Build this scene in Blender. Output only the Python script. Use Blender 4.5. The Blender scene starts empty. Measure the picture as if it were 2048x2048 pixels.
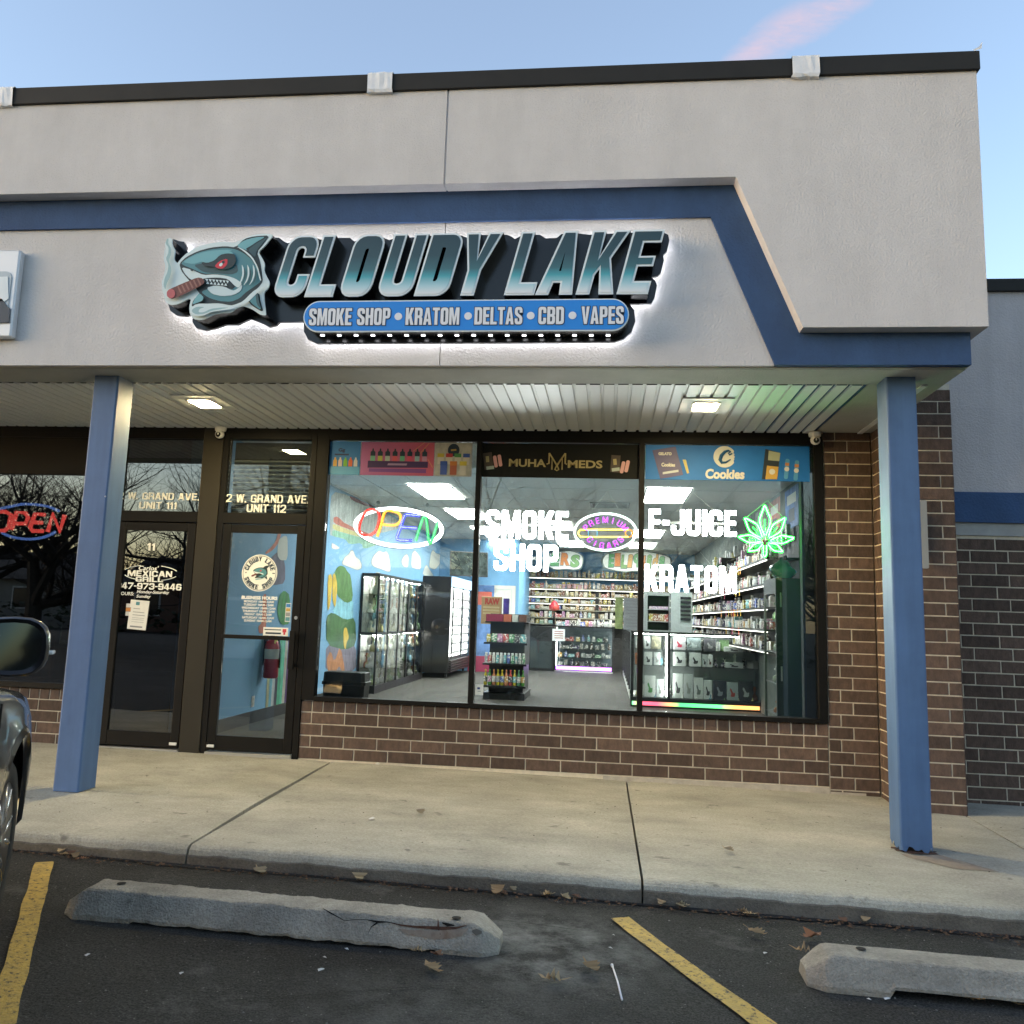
import bpy, math, random
from mathutils import Vector, Matrix
from mathutils.geometry import tessellate_polygon
random.seed(11)
S = bpy.context.scene
COL = S.collection
rad = math.radians

# ------------------------------------------------------------------ camera
CX, CY, CZ = 2.71822, -8.2664, 1.31387
YAW, PITCH, ROLL, FPX = -0.12356, 0.15203, 0.03354, 1851.56882
PPX, PPY = 991.79546, 947.67072
CP = Vector((CX, CY, CZ))
_f = Vector((math.sin(YAW) * math.cos(PITCH), math.cos(YAW) * math.cos(PITCH), math.sin(PITCH)))
_r = Vector((math.cos(YAW), -math.sin(YAW), 0.0))
_u = _r.cross(_f)
RX = _r * math.cos(ROLL) + _u * math.sin(ROLL)
UX = -_r * math.sin(ROLL) + _u * math.cos(ROLL)
FX = _f
cam = bpy.data.cameras.new('Camera')
cam.sensor_width = 36.0
cam.lens = FPX / 2048.0 * 36.0
cam.shift_x = (1024 - PPX) / 2048.0
cam.shift_y = (PPY - 1024) / 2048.0
cam.clip_end = 2000
co = bpy.data.objects.new('Camera', cam)
COL.objects.link(co)
M = Matrix((RX, UX, -FX)).transposed().to_4x4()
M.translation = CP
co.matrix_world = M
S.camera = co

# ------------------------------------------------------------------ sky, sun, exposure
SUN_EL, SUN_AZ = rad(9.0), rad(250.0)      # low sun behind the camera and to the left, compass from +Y clockwise
w = bpy.data.worlds.new('World'); S.world = w; w.use_nodes = True
nt = w.node_tree; nt.nodes.clear()
N = nt.nodes.new; L = nt.links.new
out = N('ShaderNodeOutputWorld'); bg = N('ShaderNodeBackground')
sky = N('ShaderNodeTexSky'); sky.sky_type = 'NISHITA'; sky.sun_disc = False
sky.sun_elevation = SUN_EL; sky.sun_rotation = SUN_AZ; sky.air_density = 1.0; sky.dust_density = 0.9; sky.ozone_density = 1.5
bg.inputs['Strength'].default_value = 0.13
# thin high cirrus lit pink, all over the sky
tc = N('ShaderNodeTexCoord'); mp = N('ShaderNodeMapping')
mp.inputs['Rotation'].default_value = (0.5, 0.25, 0.6); mp.inputs['Scale'].default_value = (1.1, 5.0, 2.2)
mp.inputs['Location'].default_value = (0.35, 0.0, 0.1)
nz = N('ShaderNodeTexNoise'); nz.inputs['Scale'].default_value = 1.6; nz.inputs['Detail'].default_value = 6; nz.inputs['Roughness'].default_value = 0.55
rp = N('ShaderNodeValToRGB'); rp.color_ramp.elements[0].position = 0.50; rp.color_ramp.elements[1].position = 0.80
rp.color_ramp.elements[1].color = (0.5, 0.5, 0.5, 1)
mx = N('ShaderNodeMixRGB'); mx.inputs['Color2'].default_value = (1.62, 1.34, 1.62, 1)
L(tc.outputs['Generated'], mp.inputs['Vector']); L(mp.outputs['Vector'], nz.inputs['Vector'])
L(nz.outputs['Fac'], rp.inputs['Fac'])
# one streak of cloud to the right, a soft band along a great circle
nv = Vector((0.0, 0.0, 0.0))
def ray(px, py): return (FX + RX * ((px - PPX) / FPX) - UX * ((py - PPY) / FPX)).normalized()
d1, d2 = ray(1500, 118), ray(1690, -10)
nv = d1.cross(d2).normalized()
mid = (d1 + d2).normalized()
dot = N('ShaderNodeVectorMath'); dot.operation = 'DOT_PRODUCT'; dot.inputs[1].default_value = nv
nrm = N('ShaderNodeVectorMath'); nrm.operation = 'NORMALIZE'
L(tc.outputs['Generated'], nrm.inputs[0]); L(nrm.outputs['Vector'], dot.inputs[0])
nz2 = N('ShaderNodeTexNoise'); nz2.inputs['Scale'].default_value = 9; nz2.inputs['Detail'].default_value = 5
L(nrm.outputs['Vector'], nz2.inputs['Vector'])
ad = N('ShaderNodeMath'); ad.operation = 'MULTIPLY_ADD'; ad.inputs[1].default_value = 0.05; ad.inputs[2].default_value = -0.025
L(nz2.outputs['Fac'], ad.inputs[0])
sm = N('ShaderNodeMath'); sm.operation = 'ADD'; L(dot.outputs['Value'], sm.inputs[0]); L(ad.outputs[0], sm.inputs[1])
ab = N('ShaderNodeMath'); ab.operation = 'ABSOLUTE'; L(sm.outputs[0], ab.inputs[0])
mr = N('ShaderNodeMapRange'); mr.interpolation_type = 'SMOOTHSTEP'
mr.inputs['From Min'].default_value = 0.0; mr.inputs['From Max'].default_value = 0.030; mr.inputs['To Min'].default_value = 0.9; mr.inputs['To Max'].default_value = 0.0
L(ab.outputs[0], mr.inputs['Value'])
dm = N('ShaderNodeVectorMath'); dm.operation = 'DOT_PRODUCT'; dm.inputs[1].default_value = mid
L(nrm.outputs['Vector'], dm.inputs[0])
mr2 = N('ShaderNodeMapRange'); mr2.interpolation_type = 'SMOOTHSTEP'; mr2.inputs['From Min'].default_value = 0.94; mr2.inputs['From Max'].default_value = 0.998
L(dm.outputs['Value'], mr2.inputs['Value'])
ml = N('ShaderNodeMath'); ml.operation = 'MULTIPLY'; L(mr.outputs[0], ml.inputs[0]); L(mr2.outputs[0], ml.inputs[1])
nz3 = N('ShaderNodeTexNoise'); nz3.inputs['Scale'].default_value = 14; nz3.inputs['Detail'].default_value = 7; nz3.inputs['Roughness'].default_value = 0.7
mp3 = N('ShaderNodeMapping'); mp3.inputs['Rotation'].default_value = (0.2, -0.9, 0.3); mp3.inputs['Scale'].default_value = (0.6, 2.2, 2.2); L(nrm.outputs['Vector'], mp3.inputs['Vector']); L(mp3.outputs['Vector'], nz3.inputs['Vector'])
rg3 = N('ShaderNodeMapRange'); rg3.inputs['From Min'].default_value = 0.22; rg3.inputs['From Max'].default_value = 0.56; L(nz3.outputs['Fac'], rg3.inputs['Value'])
ml3 = N('ShaderNodeMath'); ml3.operation = 'MULTIPLY'; L(ml.outputs[0], ml3.inputs[0]); L(rg3.outputs[0], ml3.inputs[1])
mxx = N('ShaderNodeMath'); mxx.operation = 'MAXIMUM'; L(ml3.outputs[0], mxx.inputs[0])
mf = N('ShaderNodeMath'); mf.operation = 'MULTIPLY'; mf.inputs[1].default_value = 0.55; L(rp.outputs['Color'], mf.inputs[0])
L(mf.outputs[0], mxx.inputs[1])
veil = N('ShaderNodeMath'); veil.operation = 'MAXIMUM'; veil.inputs[1].default_value = 0.14   # thin even veil of high cloud
L(mxx.outputs[0], veil.inputs[0]); L(veil.outputs[0], mx.inputs['Fac'])
L(sky.outputs['Color'], mx.inputs['Color1']); L(mx.outputs['Color'], bg.inputs['Color']); L(bg.outputs['Background'], out.inputs['Surface'])

sl = bpy.data.lights.new('Sun', 'SUN'); sl.energy = 0.40; sl.angle = rad(60); sl.color = (1.0, 0.90, 0.80)
so = bpy.data.objects.new('Sun', sl); COL.objects.link(so)
sd = Vector((math.sin(SUN_AZ) * math.cos(SUN_EL), math.cos(SUN_AZ) * math.cos(SUN_EL), math.sin(SUN_EL)))
so.rotation_euler = (-sd).to_track_quat('-Z', 'Y').to_euler()

vs = S.view_settings
vs.view_transform = 'Standard'; vs.look = 'None'; vs.gamma = 1.0; vs.use_curve_mapping = False
vs.exposure = 1.85
S.render.engine = 'CYCLES'
cy = S.cycles
cy.use_denoising = True; cy.use_adaptive_sampling = True; cy.adaptive_threshold = 0.02
try: cy.denoiser = 'OPENIMAGEDENOISE'
except Exception: pass
cy.max_bounces = 6; cy.diffuse_bounces = 3; cy.glossy_bounces = 3; cy.transmission_bounces = 4; cy.transparent_max_bounces = 16
cy.caustics_reflective = False; cy.caustics_refractive = False
cy.sample_clamp_indirect = 6.0

# ------------------------------------------------------------------ where a pixel of the photograph lies on a known plane
def _hit(px, py, k, v):
    d = FX + RX * ((px - PPX) / FPX) - UX * ((py - PPY) / FPX)
    return CP + d * ((v - CP[k]) / d[k])
def atY(px, py, Y): return _hit(px, py, 1, Y)
def atX(px, py, X): return _hit(px, py, 0, X)
def atZ(px, py, Z): return _hit(px, py, 2, Z)
def plane(px, py, a, b, c):            # z = a + b x + c y
    d = FX + RX * ((px - PPX) / FPX) - UX * ((py - PPY) / FPX)
    t = (a + b * CP.x + c * CP.y - CP.z) / (d.z - b * d.x - c * d.y)
    return CP + d * t
ASP = (-0.0875, -0.0148, 0.015)
PAV = (-0.007, -0.00995, 0.0068)
def gz(x, y): return ASP[0] + ASP[1] * x + ASP[2] * y
def pz(x, y): return PAV[0] + PAV[1] * x + PAV[2] * y
def ground(px, py): return plane(px, py, *ASP)
def paved(px, py): return plane(px, py, *PAV)

# ------------------------------------------------------------------ materials
MATS = {}
def mat(name, col=(0.5, 0.5, 0.5), rough=0.6, metal=0.0, var=0.0, scale=8.0, bump=0.0, bscale=60.0, spec=0.5, coat=0.0,
        detail=5.0, col2=None, emit=None, estr=0.0, alpha=None, objvar=0.0, stretch=(1, 1, 1), bdist=0.01):
    if name in MATS: return MATS[name]
    m = bpy.data.materials.new(name); m.use_nodes = True; MATS[name] = m
    t = m.node_tree; b = t.nodes['Principled BSDF']; nn = t.nodes.new; lk = t.links.new
    c4 = (*col, 1)
    b.inputs['Base Color'].default_value = c4; b.inputs['Roughness'].default_value = rough; b.inputs['Metallic'].default_value = metal
    b.inputs['Specular IOR Level'].default_value = spec; b.inputs['Coat Weight'].default_value = coat; b.inputs['Coat Roughness'].default_value = 0.05
    src = None
    tcn = nn('ShaderNodeTexCoord'); mpn = nn('ShaderNodeMapping'); mpn.inputs['Scale'].default_value = stretch
    lk(tcn.outputs['Object'], mpn.inputs['Vector'])
    vec = mpn.outputs['Vector']
    if objvar > 0:
        oi = nn('ShaderNodeObjectInfo'); va = nn('ShaderNodeVectorMath'); va.operation = 'MULTIPLY_ADD'
        va.inputs[1].default_value = (1, 1, 1); lk(mpn.outputs['Vector'], va.inputs[0])
        cmb = nn('ShaderNodeCombineXYZ'); mm = nn('ShaderNodeMath'); mm.operation = 'MULTIPLY'; mm.inputs[1].default_value = 50
        lk(oi.outputs['Random'], mm.inputs[0]); lk(mm.outputs[0], cmb.inputs[0]); lk(mm.outputs[0], cmb.inputs[1]); lk(cmb.outputs[0], va.inputs[2])
        vec = va.outputs['Vector']
    if var > 0 or col2 is not None:
        n = nn('ShaderNodeTexNoise'); n.inputs['Scale'].default_value = scale; n.inputs['Detail'].default_value = detail; n.inputs['Roughness'].default_value = 0.62
        lk(vec, n.inputs['Vector'])
        r = nn('ShaderNodeValToRGB'); r.color_ramp.elements[0].position = 0.30; r.color_ramp.elements[1].position = 0.72
        lo = col2 if col2 is not None else tuple(max(0, c * (1 - var)) for c in col)
        hi = tuple(min(1, c * (1 + var)) for c in col) if col2 is None else col
        r.color_ramp.elements[0].color = (*lo, 1); r.color_ramp.elements[1].color = (*hi, 1)
        lk(n.outputs['Fac'], r.inputs['Fac']); src = r.outputs['Color']
    if objvar > 0:
        hv = nn('ShaderNodeHueSaturation'); ml_ = nn('ShaderNodeMapRange')
        ml_.inputs['To Min'].default_value = 1 - objvar; ml_.inputs['To Max'].default_value = 1 + objvar
        lk(oi.outputs['Random'], ml_.inputs['Value']); lk(ml_.outputs[0], hv.inputs['Value'])
        if src: lk(src, hv.inputs['Color'])
        else: hv.inputs['Color'].default_value = c4
        src = hv.outputs['Color']
    if src: lk(src, b.inputs['Base Color'])
    if bump > 0:
        n2 = nn('ShaderNodeTexNoise'); n2.inputs['Scale'].default_value = bscale; n2.inputs['Detail'].default_value = 4
        bp = nn('ShaderNodeBump'); bp.inputs['Strength'].default_value = bump; bp.inputs['Distance'].default_value = bdist
        lk(vec, n2.inputs['Vector']); lk(n2.outputs['Fac'], bp.inputs['Height']); lk(bp.outputs['Normal'], b.inputs['Normal'])
    if emit is not None:
        b.inputs['Emission Color'].default_value = (*emit, 1); b.inputs['Emission Strength'].default_value = estr
    return m

def weather(m, lo=0.86, hi=1.06, stretch=(3.0, 3.0, 0.35), scale=1.6, spots=None):
    """multiply a base colour by drawn-out streaks; optional small chips of another colour"""
    t = m.node_tree; b = t.nodes['Principled BSDF']; nn = t.nodes.new; lk = t.links.new; inp = b.inputs['Base Color']
    tcn = nn('ShaderNodeTexCoord'); mpn = nn('ShaderNodeMapping'); mpn.inputs['Scale'].default_value = stretch; lk(tcn.outputs['Object'], mpn.inputs['Vector'])
    n = nn('ShaderNodeTexNoise'); n.inputs['Scale'].default_value = scale; n.inputs['Detail'].default_value = 8; n.inputs['Roughness'].default_value = 0.65; lk(mpn.outputs['Vector'], n.inputs['Vector'])
    r = nn('ShaderNodeValToRGB'); r.color_ramp.elements[0].position = 0.28; r.color_ramp.elements[1].position = 0.62
    r.color_ramp.elements[0].color = (lo, lo, lo, 1); r.color_ramp.elements[1].color = (hi, hi, hi, 1); lk(n.outputs['Fac'], r.inputs['Fac'])
    mu = nn('ShaderNodeMixRGB'); mu.blend_type = 'MULTIPLY'; mu.inputs['Fac'].default_value = 1
    if inp.links: lk(inp.links[0].from_socket, mu.inputs['Color1'])
    else: mu.inputs['Color1'].default_value = inp.default_value
    lk(r.outputs['Color'], mu.inputs['Color2']); outc = mu.outputs['Color']
    if spots:
        sc, th, colr = spots
        v = nn('ShaderNodeTexVoronoi'); v.inputs['Scale'].default_value = sc; lk(tcn.outputs['Object'], v.inputs['Vector'])
        g = nn('ShaderNodeMath'); g.operation = 'LESS_THAN'; g.inputs[1].default_value = th; lk(v.outputs['Distance'], g.inputs[0])
        sep = nn('ShaderNodeSeparateColor'); lk(v.outputs['Color'], sep.inputs[0]); g2 = nn('ShaderNodeMath'); g2.operation = 'GREATER_THAN'; g2.inputs[1].default_value = 0.72; lk(sep.outputs[0], g2.inputs[0])
        mm = nn('ShaderNodeMath'); mm.operation = 'MULTIPLY'; lk(g.outputs[0], mm.inputs[0]); lk(g2.outputs[0], mm.inputs[1])
        mxn = nn('ShaderNodeMixRGB'); mxn.inputs['Color2'].default_value = (*colr, 1); lk(mm.outputs[0], mxn.inputs['Fac']); lk(outc, mxn.inputs['Color1']); outc = mxn.outputs['Color']
    lk(outc, inp)
    return m

def glow(name, col, strength):
    if name in MATS: return MATS[name]
    m = bpy.data.materials.new(name); m.use_nodes = True; MATS[name] = m
    t = m.node_tree; t.nodes.clear()
    o = t.nodes.new('ShaderNodeOutputMaterial'); e = t.nodes.new('ShaderNodeEmission')
    e.inputs['Color'].default_value = (*col, 1); e.inputs['Strength'].default_value = strength
    t.links.new(e.outputs[0], o.inputs['Surface'])
    return m

def glass(name, tint=(0.92, 0.95, 0.94), ior=1.5, gain=1.5, rough=0.0):
    if name in MATS: return MATS[name]
    m = bpy.data.materials.new(name); m.use_nodes = True; MATS[name] = m
    t = m.node_tree; t.nodes.clear(); nn = t.nodes.new
    o = nn('ShaderNodeOutputMaterial'); mixs = nn('ShaderNodeMixShader'); tr = nn('ShaderNodeBsdfTransparent'); g = nn('ShaderNodeBsdfGlossy'); fr = nn('ShaderNodeFresnel')
    tr.inputs['Color'].default_value = (*tint, 1); g.inputs['Roughness'].default_value = rough; fr.inputs['IOR'].default_value = ior
    mu = nn('ShaderNodeMath'); mu.operation = 'MULTIPLY'; mu.inputs[1].default_value = gain; mu.use_clamp = True
    t.links.new(fr.outputs[0], mu.inputs[0]); t.links.new(mu.outputs[0], mixs.inputs['Fac'])
    t.links.new(tr.outputs[0], mixs.inputs[1]); t.links.new(g.outputs[0], mixs.inputs[2]); t.links.new(mixs.outputs[0], o.inputs['Surface'])
    return m

def palette(name, cols, rough=0.4, bands=True):
    """a colour picked per object from a list, with a lighter printed label band"""
    if name in MATS: return MATS[name]
    m = bpy.data.materials.new(name); m.use_nodes = True; MATS[name] = m
    t = m.node_tree; b = t.nodes['Principled BSDF']; nn = t.nodes.new; lk = t.links.new
    b.inputs['Roughness'].default_value = rough
    oi = nn('ShaderNodeObjectInfo'); r = nn('ShaderNodeValToRGB'); r.color_ramp.interpolation = 'CONSTANT'
    cr = r.color_ramp
    while len(cr.elements) < len(cols): cr.elements.new(0.5)
    for i, c in enumerate(cols):
        cr.elements[i].position = i / len(cols); cr.elements[i].color = (*c, 1)
    lk(oi.outputs['Random'], r.inputs['Fac'])
    if bands:
        tcn = nn('ShaderNodeTexCoord'); n = nn('ShaderNodeTexNoise'); n.inputs['Scale'].default_value = 38; n.inputs['Detail'].default_value = 3
        add = nn('ShaderNodeVectorMath'); add.operation = 'ADD'; cb = nn('ShaderNodeCombineXYZ'); mm = nn('ShaderNodeMath'); mm.operation = 'MULTIPLY'; mm.inputs[1].default_value = 30
        lk(oi.outputs['Random'], mm.inputs[0]); lk(mm.outputs[0], cb.inputs[0]); lk(tcn.outputs['Object'], add.inputs[0]); lk(cb.outputs[0], add.inputs[1])
        lk(add.outputs[0], n.inputs['Vector'])
        r2 = nn('ShaderNodeValToRGB'); r2.color_ramp.elements[0].position = 0.53; r2.color_ramp.elements[1].position = 0.57
        lk(n.outputs['Fac'], r2.inputs['Fac'])
        mxn = nn('ShaderNodeMixRGB'); mxn.inputs['Color2'].default_value = (0.75, 0.72, 0.66, 1)
        lk(r2.outputs['Color'], mxn.inputs['Fac']); lk(r.outputs['Color'], mxn.inputs['Color1']); lk(mxn.outputs['Color'], b.inputs['Base Color'])
    else:
        lk(r.outputs['Color'], b.inputs['Base Color'])
    return m

# ------------------------------------------------------------------ meshes
class MB:
    def __init__(s): s.v = []; s.f = []
    def add(s, vs_, fs):
        o = len(s.v); s.v += [tuple(p) for p in vs_]; s.f += [tuple(i + o for i in q) for q in fs]; return s
    def box(s, x0, x1, y0, y1, z0, z1):
        return s.add([(x0, y0, z0), (x1, y0, z0), (x1, y1, z0), (x0, y1, z0), (x0, y0, z1), (x1, y0, z1), (x1, y1, z1), (x0, y1, z1)],
                     [(0, 3, 2, 1), (4, 5, 6, 7), (0, 1, 5, 4), (1, 2, 6, 5), (2, 3, 7, 6), (3, 0, 4, 7)])
    def cbox(s, x0, x1, y0, y1, z0, z1, c=0.006):
        """box with chamfered edges, all round"""
        vs_ = []; 
        for z, k in ((z0, c), (z0 + c, 0), (z1 - c, 0), (z1, c)):
            vs_ += [(x0 + k + c, y0 + k, z), (x1 - k - c, y0 + k, z), (x1 - k, y0 + k + c, z), (x1 - k, y1 - k - c, z), (x1 - k - c, y1 - k, z), (x0 + k + c, y1 - k, z), (x0 + k, y1 - k - c, z), (x0 + k, y0 + k + c, z)]
        fs = [tuple(range(7, -1, -1)), tuple(range(24, 32))]
        for r in range(3):
            for i in range(8):
                j = (i + 1) % 8; fs.append((r * 8 + i, r * 8 + j, r * 8 + 8 + j, r * 8 + 8 + i))
        return s.add(vs_, fs)
    def prism(s, loops, y0, y1, fn=None):
        """loops in (x, z); solid between y0 and y1; fn maps (x, y, z) to a point"""
        fn = fn or (lambda x, y, z: (x, y, z))
        tris = tessellate_polygon([[Vector((p[0], p[1], 0)) for p in lp] for lp in loops])
        flat = [p for lp in loops for p in lp]; n = len(flat)
        vs_ = [fn(p[0], y0, p[1]) for p in flat] + [fn(p[0], y1, p[1]) for p in flat]
        fs = [tuple(t) for t in tris] + [tuple(i + n for i in reversed(t)) for t in tris]
        o = 0
        for lp in loops:
            k = len(lp)
            for i in range(k):
                j = (i + 1) % k; fs.append((o + i, o + j, o + j + n, o + i + n))
            o += k
        return s.add(vs_, fs)
    def tube(s, pts, r, n=6, closed=False, cap=True):
        pts = [Vector(p) for p in pts]; m = len(pts); rs = r if isinstance(r, (list, tuple)) else [r] * m
        vs_ = []; prev = None
        for i, p in enumerate(pts):
            a = pts[(i - 1) % m] if (closed or i > 0) else p
            b = pts[(i + 1) % m] if (closed or i < m - 1) else p
            d = (b - a); d = d.normalized() if d.length > 1e-9 else Vector((0, 0, 1))
            if prev is None:
                up = Vector((0, 0, 1)) if abs(d.z) < 0.9 else Vector((1, 0, 0)); side = d.cross(up).normalized()
            else:
                side = (prev - d * prev.dot(d))
                side = side.normalized() if side.length > 1e-6 else d.orthogonal().normalized()
            prev = side; up = side.cross(d)
            for k in range(n):
                t = 2 * math.pi * k / n; vs_.append(p + (side * math.cos(t) + up * math.sin(t)) * rs[i])
        fs = []
        for i in range(m if closed else m - 1):
            j = (i + 1) % m
            for k in range(n):
                l = (k + 1) % n; fs.append((i * n + k, i * n + l, j * n + l, j * n + k))
        if cap and not closed: fs += [tuple(range(n - 1, -1, -1)), tuple(range((m - 1) * n, m * n))]
        return s.add(vs_, fs)
    def lathe(s, prof, n=12, c=(0, 0, 0), axis='Z'):
        vs_ = []
        for (r, h) in prof:
            for k in range(n):
                t = 2 * math.pi * k / n; a, b = r * math.cos(t), r * math.sin(t)
                p = (a, b, h) if axis == 'Z' else ((a, h, b) if axis == 'Y' else (h, a, b))
                vs_.append((p[0] + c[0], p[1] + c[1], p[2] + c[2]))
        fs = []
        for i in range(len(prof) - 1):
            for k in range(n):
                l = (k + 1) % n; fs.append((i * n + k, i * n + l, (i + 1) * n + l, (i + 1) * n + k))
        if prof[0][0] > 1e-6: fs.append(tuple(range(n - 1, -1, -1)))
        if prof[-1][0] > 1e-6: fs.append(tuple(range((len(prof) - 1) * n, len(prof) * n)))
        return s.add(vs_, fs)
    def quad(s, a, b, c, d): return s.add([a, b, c, d], [(0, 1, 2, 3)])
    def mesh(s, name, smooth=False):
        me = bpy.data.meshes.new(name); me.from_pydata(s.v, [], s.f); me.update()
        if smooth: me.polygons.foreach_set('use_smooth', [True] * len(me.polygons))
        return me
    def obj(s, name, m=None, parent=None, smooth=False, loc=None):
        return link(name, s.mesh(name, smooth), m, parent, loc)

def link(name, me, m=None, parent=None, loc=None, rz=0.0, scale=None):
    o = bpy.data.objects.new(name, me); COL.objects.link(o)
    if m is not None:
        if len(me.materials) == 0: me.materials.append(m)
        elif me.materials[0] != m:
            o.material_slots[0].link = 'OBJECT'; o.material_slots[0].material = m
    if parent is not None: o.parent = parent
    if loc is not None: o.location = loc
    if rz: o.rotation_euler = (0, 0, rz)
    if scale is not None: o.scale = scale
    return o

def thing(name, label, cat, loc=(0, 0, 0), rz=0.0, group=None):
    o = bpy.data.objects.new(name, None); COL.objects.link(o); o.empty_display_size = 0.1
    o.location = loc; o.rotation_euler = (0, 0, rz)
    return tag(o, label, cat, group)
def tag(o, label=None, cat=None, group=None, kind=None):
    if label: o['label'] = label
    if cat: o['category'] = cat
    if group: o['group'] = group
    if kind: o['kind'] = kind
    return o
def struct(o): o['kind'] = 'structure'; return o
def unlift(o, p):                          # a child of an empty at p whose mesh is in world coordinates
    o.location = (-p[0], -p[1], -p[2]); return o

# ------------------------------------------------------------------ lettering: a heavy condensed alphabet drawn as outlines
def arc(cx, cz, r, a0, a1, n=5):
    return [(cx + r * math.cos(rad(a0 + (a1 - a0) * i / n)), cz + r * math.sin(rad(a0 + (a1 - a0) * i / n))) for i in range(n + 1)]
def rrect(x0, z0, x1, z1, r, n=4):
    return arc(x1 - r, z0 + r, r, -90, 0, n) + arc(x1 - r, z1 - r, r, 0, 90, n) + arc(x0 + r, z1 - r, r, 90, 180, n) + arc(x0 + r, z0 + r, r, 180, 270, n)
def glyph(ch, W=0.5, s=0.19, h=0.16, r=0.17):
    q = 0.06
    if ch == 'O' or ch == '0': return W, [rrect(0, 0, W, 1, r), rrect(s, h, W - s, 1 - h, min(q, (W - 2 * s) / 2.1))[::-1]]
    if ch == 'C': return W, [[(W, .64)] + arc(W - r, 1 - r, r, 0, 90) + arc(r, 1 - r, r, 90, 180) + arc(r, r, r, 180, 270) + arc(W - r, r, r, 270, 360) + [(W, .37), (W - s, .37)] + arc(W - s - q, h + q, q, 0, -90, 3) + arc(s + q, h + q, q, 270, 180, 3) + arc(s + q, 1 - h - q, q, 180, 90, 3) + arc(W - s - q, 1 - h - q, q, 90, 0, 3) + [(W - s, .64)]]
    if ch == 'G': return W, [[(W, .66)] + arc(W - r, 1 - r, r, 0, 90) + arc(r, 1 - r, r, 90, 180) + arc(r, r, r, 180, 270) + [(W - .03, 0), (W, .02), (W, .53), (W * .5, .53), (W * .5, .40), (W - s, .40)] + arc(W - s - q, h + q, q, 0, -90, 3) + arc(s + q, h + q, q, 270, 180, 3) + arc(s + q, 1 - h - q, q, 180, 90, 3) + arc(W - s - q, 1 - h - q, q, 90, 0, 3) + [(W - s, .66)]]
    if ch == 'S': return W, [[(W, .67), (W - s, .67), (W - s, .80), (W - s - .03, 1 - h), (s + .03, 1 - h), (s, .80), (s, .70), (s + .04, .63), (W - .05, .47), (W, .38)] + arc(W - r, r, r, 0, -90) + arc(r, r, r, 270, 180) + [(0, .34), (s, .34), (s, .20), (s + .03, h), (W - s - .03, h), (W - s, .20), (W - s, .31), (W - s - .04, .38), (.05, .54), (0, .63)] + arc(r, 1 - r, r, 180, 90) + arc(W - r, 1 - r, r, 90, 0)]
    if ch == 'U': return W, [[(0, 1), (0, r)] [:1] + arc(r, r, r, 180, 270) + arc(W - r, r, r, 270, 360) + [(W, 1), (W - s, 1)] + arc(W - s - q, h + q, q, 0, -90, 3) + arc(s + q, h + q, q, 270, 180, 3) + [(s, 1)]]
    if ch == 'J': return W, [[(0, .38)] + arc(r, r, r, 180, 270) + arc(W - r, r, r, 270, 360) + [(W, 1), (W - s, 1)] + arc(W - s - q, h + q, q, 0, -90, 3) + arc(s + q, h + q, q, 270, 180, 3) + [(s, .38)]]
    if ch == 'D': return W, [[(0, 0)] + arc(W - r, r, r, -90, 0) + arc(W - r, 1 - r, r, 0, 90) + [(0, 1)], [(s, h), (s, 1 - h)] + arc(W - s - q, 1 - h - q, q, 90, 0, 3) + arc(W - s - q, h + q, q, 0, -90, 3)]
    if ch == 'P': return W, [[(0, 0), (s, 0), (s, .38)] + arc(W - r, .38 + r, r, -90, 0) + arc(W - r, 1 - r, r, 0, 90) + [(0, 1)], [(s, .53), (s, 1 - h)] + arc(W - s - .04, 1 - h - .04, .04, 90, 0, 3) + arc(W - s - .04, .57, .04, 0, -90, 3)]
    if ch == 'R': return W, [[(0, 0), (s, 0), (s, .40), (W - s - .02, .40), (W - s, .33), (W - s, 0), (W, 0), (W, .38), (W - .06, .46), (W, .55)] + arc(W - r, 1 - r, r, 0, 90) + [(0, 1)], [(s, .55), (s, 1 - h)] + arc(W - s - .04, 1 - h - .04, .04, 90, 0, 3) + arc(W - s - .04, .59, .04, 0, -90, 3)]
    if ch == 'B': return W, [[(0, 0)] + arc(W - r, r, r, -90, 0) + [(W, .42), (W - .05, .5), (W, .58)] + arc(W - r, 1 - r, r, 0, 90) + [(0, 1)], [(s, h), (s, .43), (W - s - .03, .43), (W - s, .39), (W - s, h + .04), (W - s - .03, h)], [(s, .58), (s, 1 - h), (W - s - .03, 1 - h), (W - s, .96 - h), (W - s, .62), (W - s - .03, .58)]]
    if ch == 'I': return s * 1.05, [[(0, 0), (s * 1.05, 0), (s * 1.05, 1), (0, 1)]]
    if ch == 'L': return W * .86, [[(0, 0), (W * .86, 0), (W * .86, h), (s, h), (s, 1), (0, 1)]]
    if ch == 'E': return W * .86, [[(0, 0), (W * .86, 0), (W * .86, h), (s, h), (s, .43), (W * .8, .43), (W * .8, .59), (s, .59), (s, 1 - h), (W * .86, 1 - h), (W * .86, 1), (0, 1)]]
    if ch == 'F': return W * .84, [[(0, 0), (s, 0), (s, .42), (W * .78, .42), (W * .78, .58), (s, .58), (s, 1 - h), (W * .84, 1 - h), (W * .84, 1), (0, 1)]]
    if ch == 'T': w_ = W * .92; return w_, [[(w_ / 2 - s / 2, 0), (w_ / 2 + s / 2, 0), (w_ / 2 + s / 2, 1 - h), (w_, 1 - h), (w_, 1), (0, 1), (0, 1 - h), (w_ / 2 - s / 2, 1 - h)]]
    if ch == 'H': return W, [[(0, 0), (s, 0), (s, .42), (W - s, .42), (W - s, 0), (W, 0), (W, 1), (W - s, 1), (W - s, .59), (s, .59), (s, 1), (0, 1)]]
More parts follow.
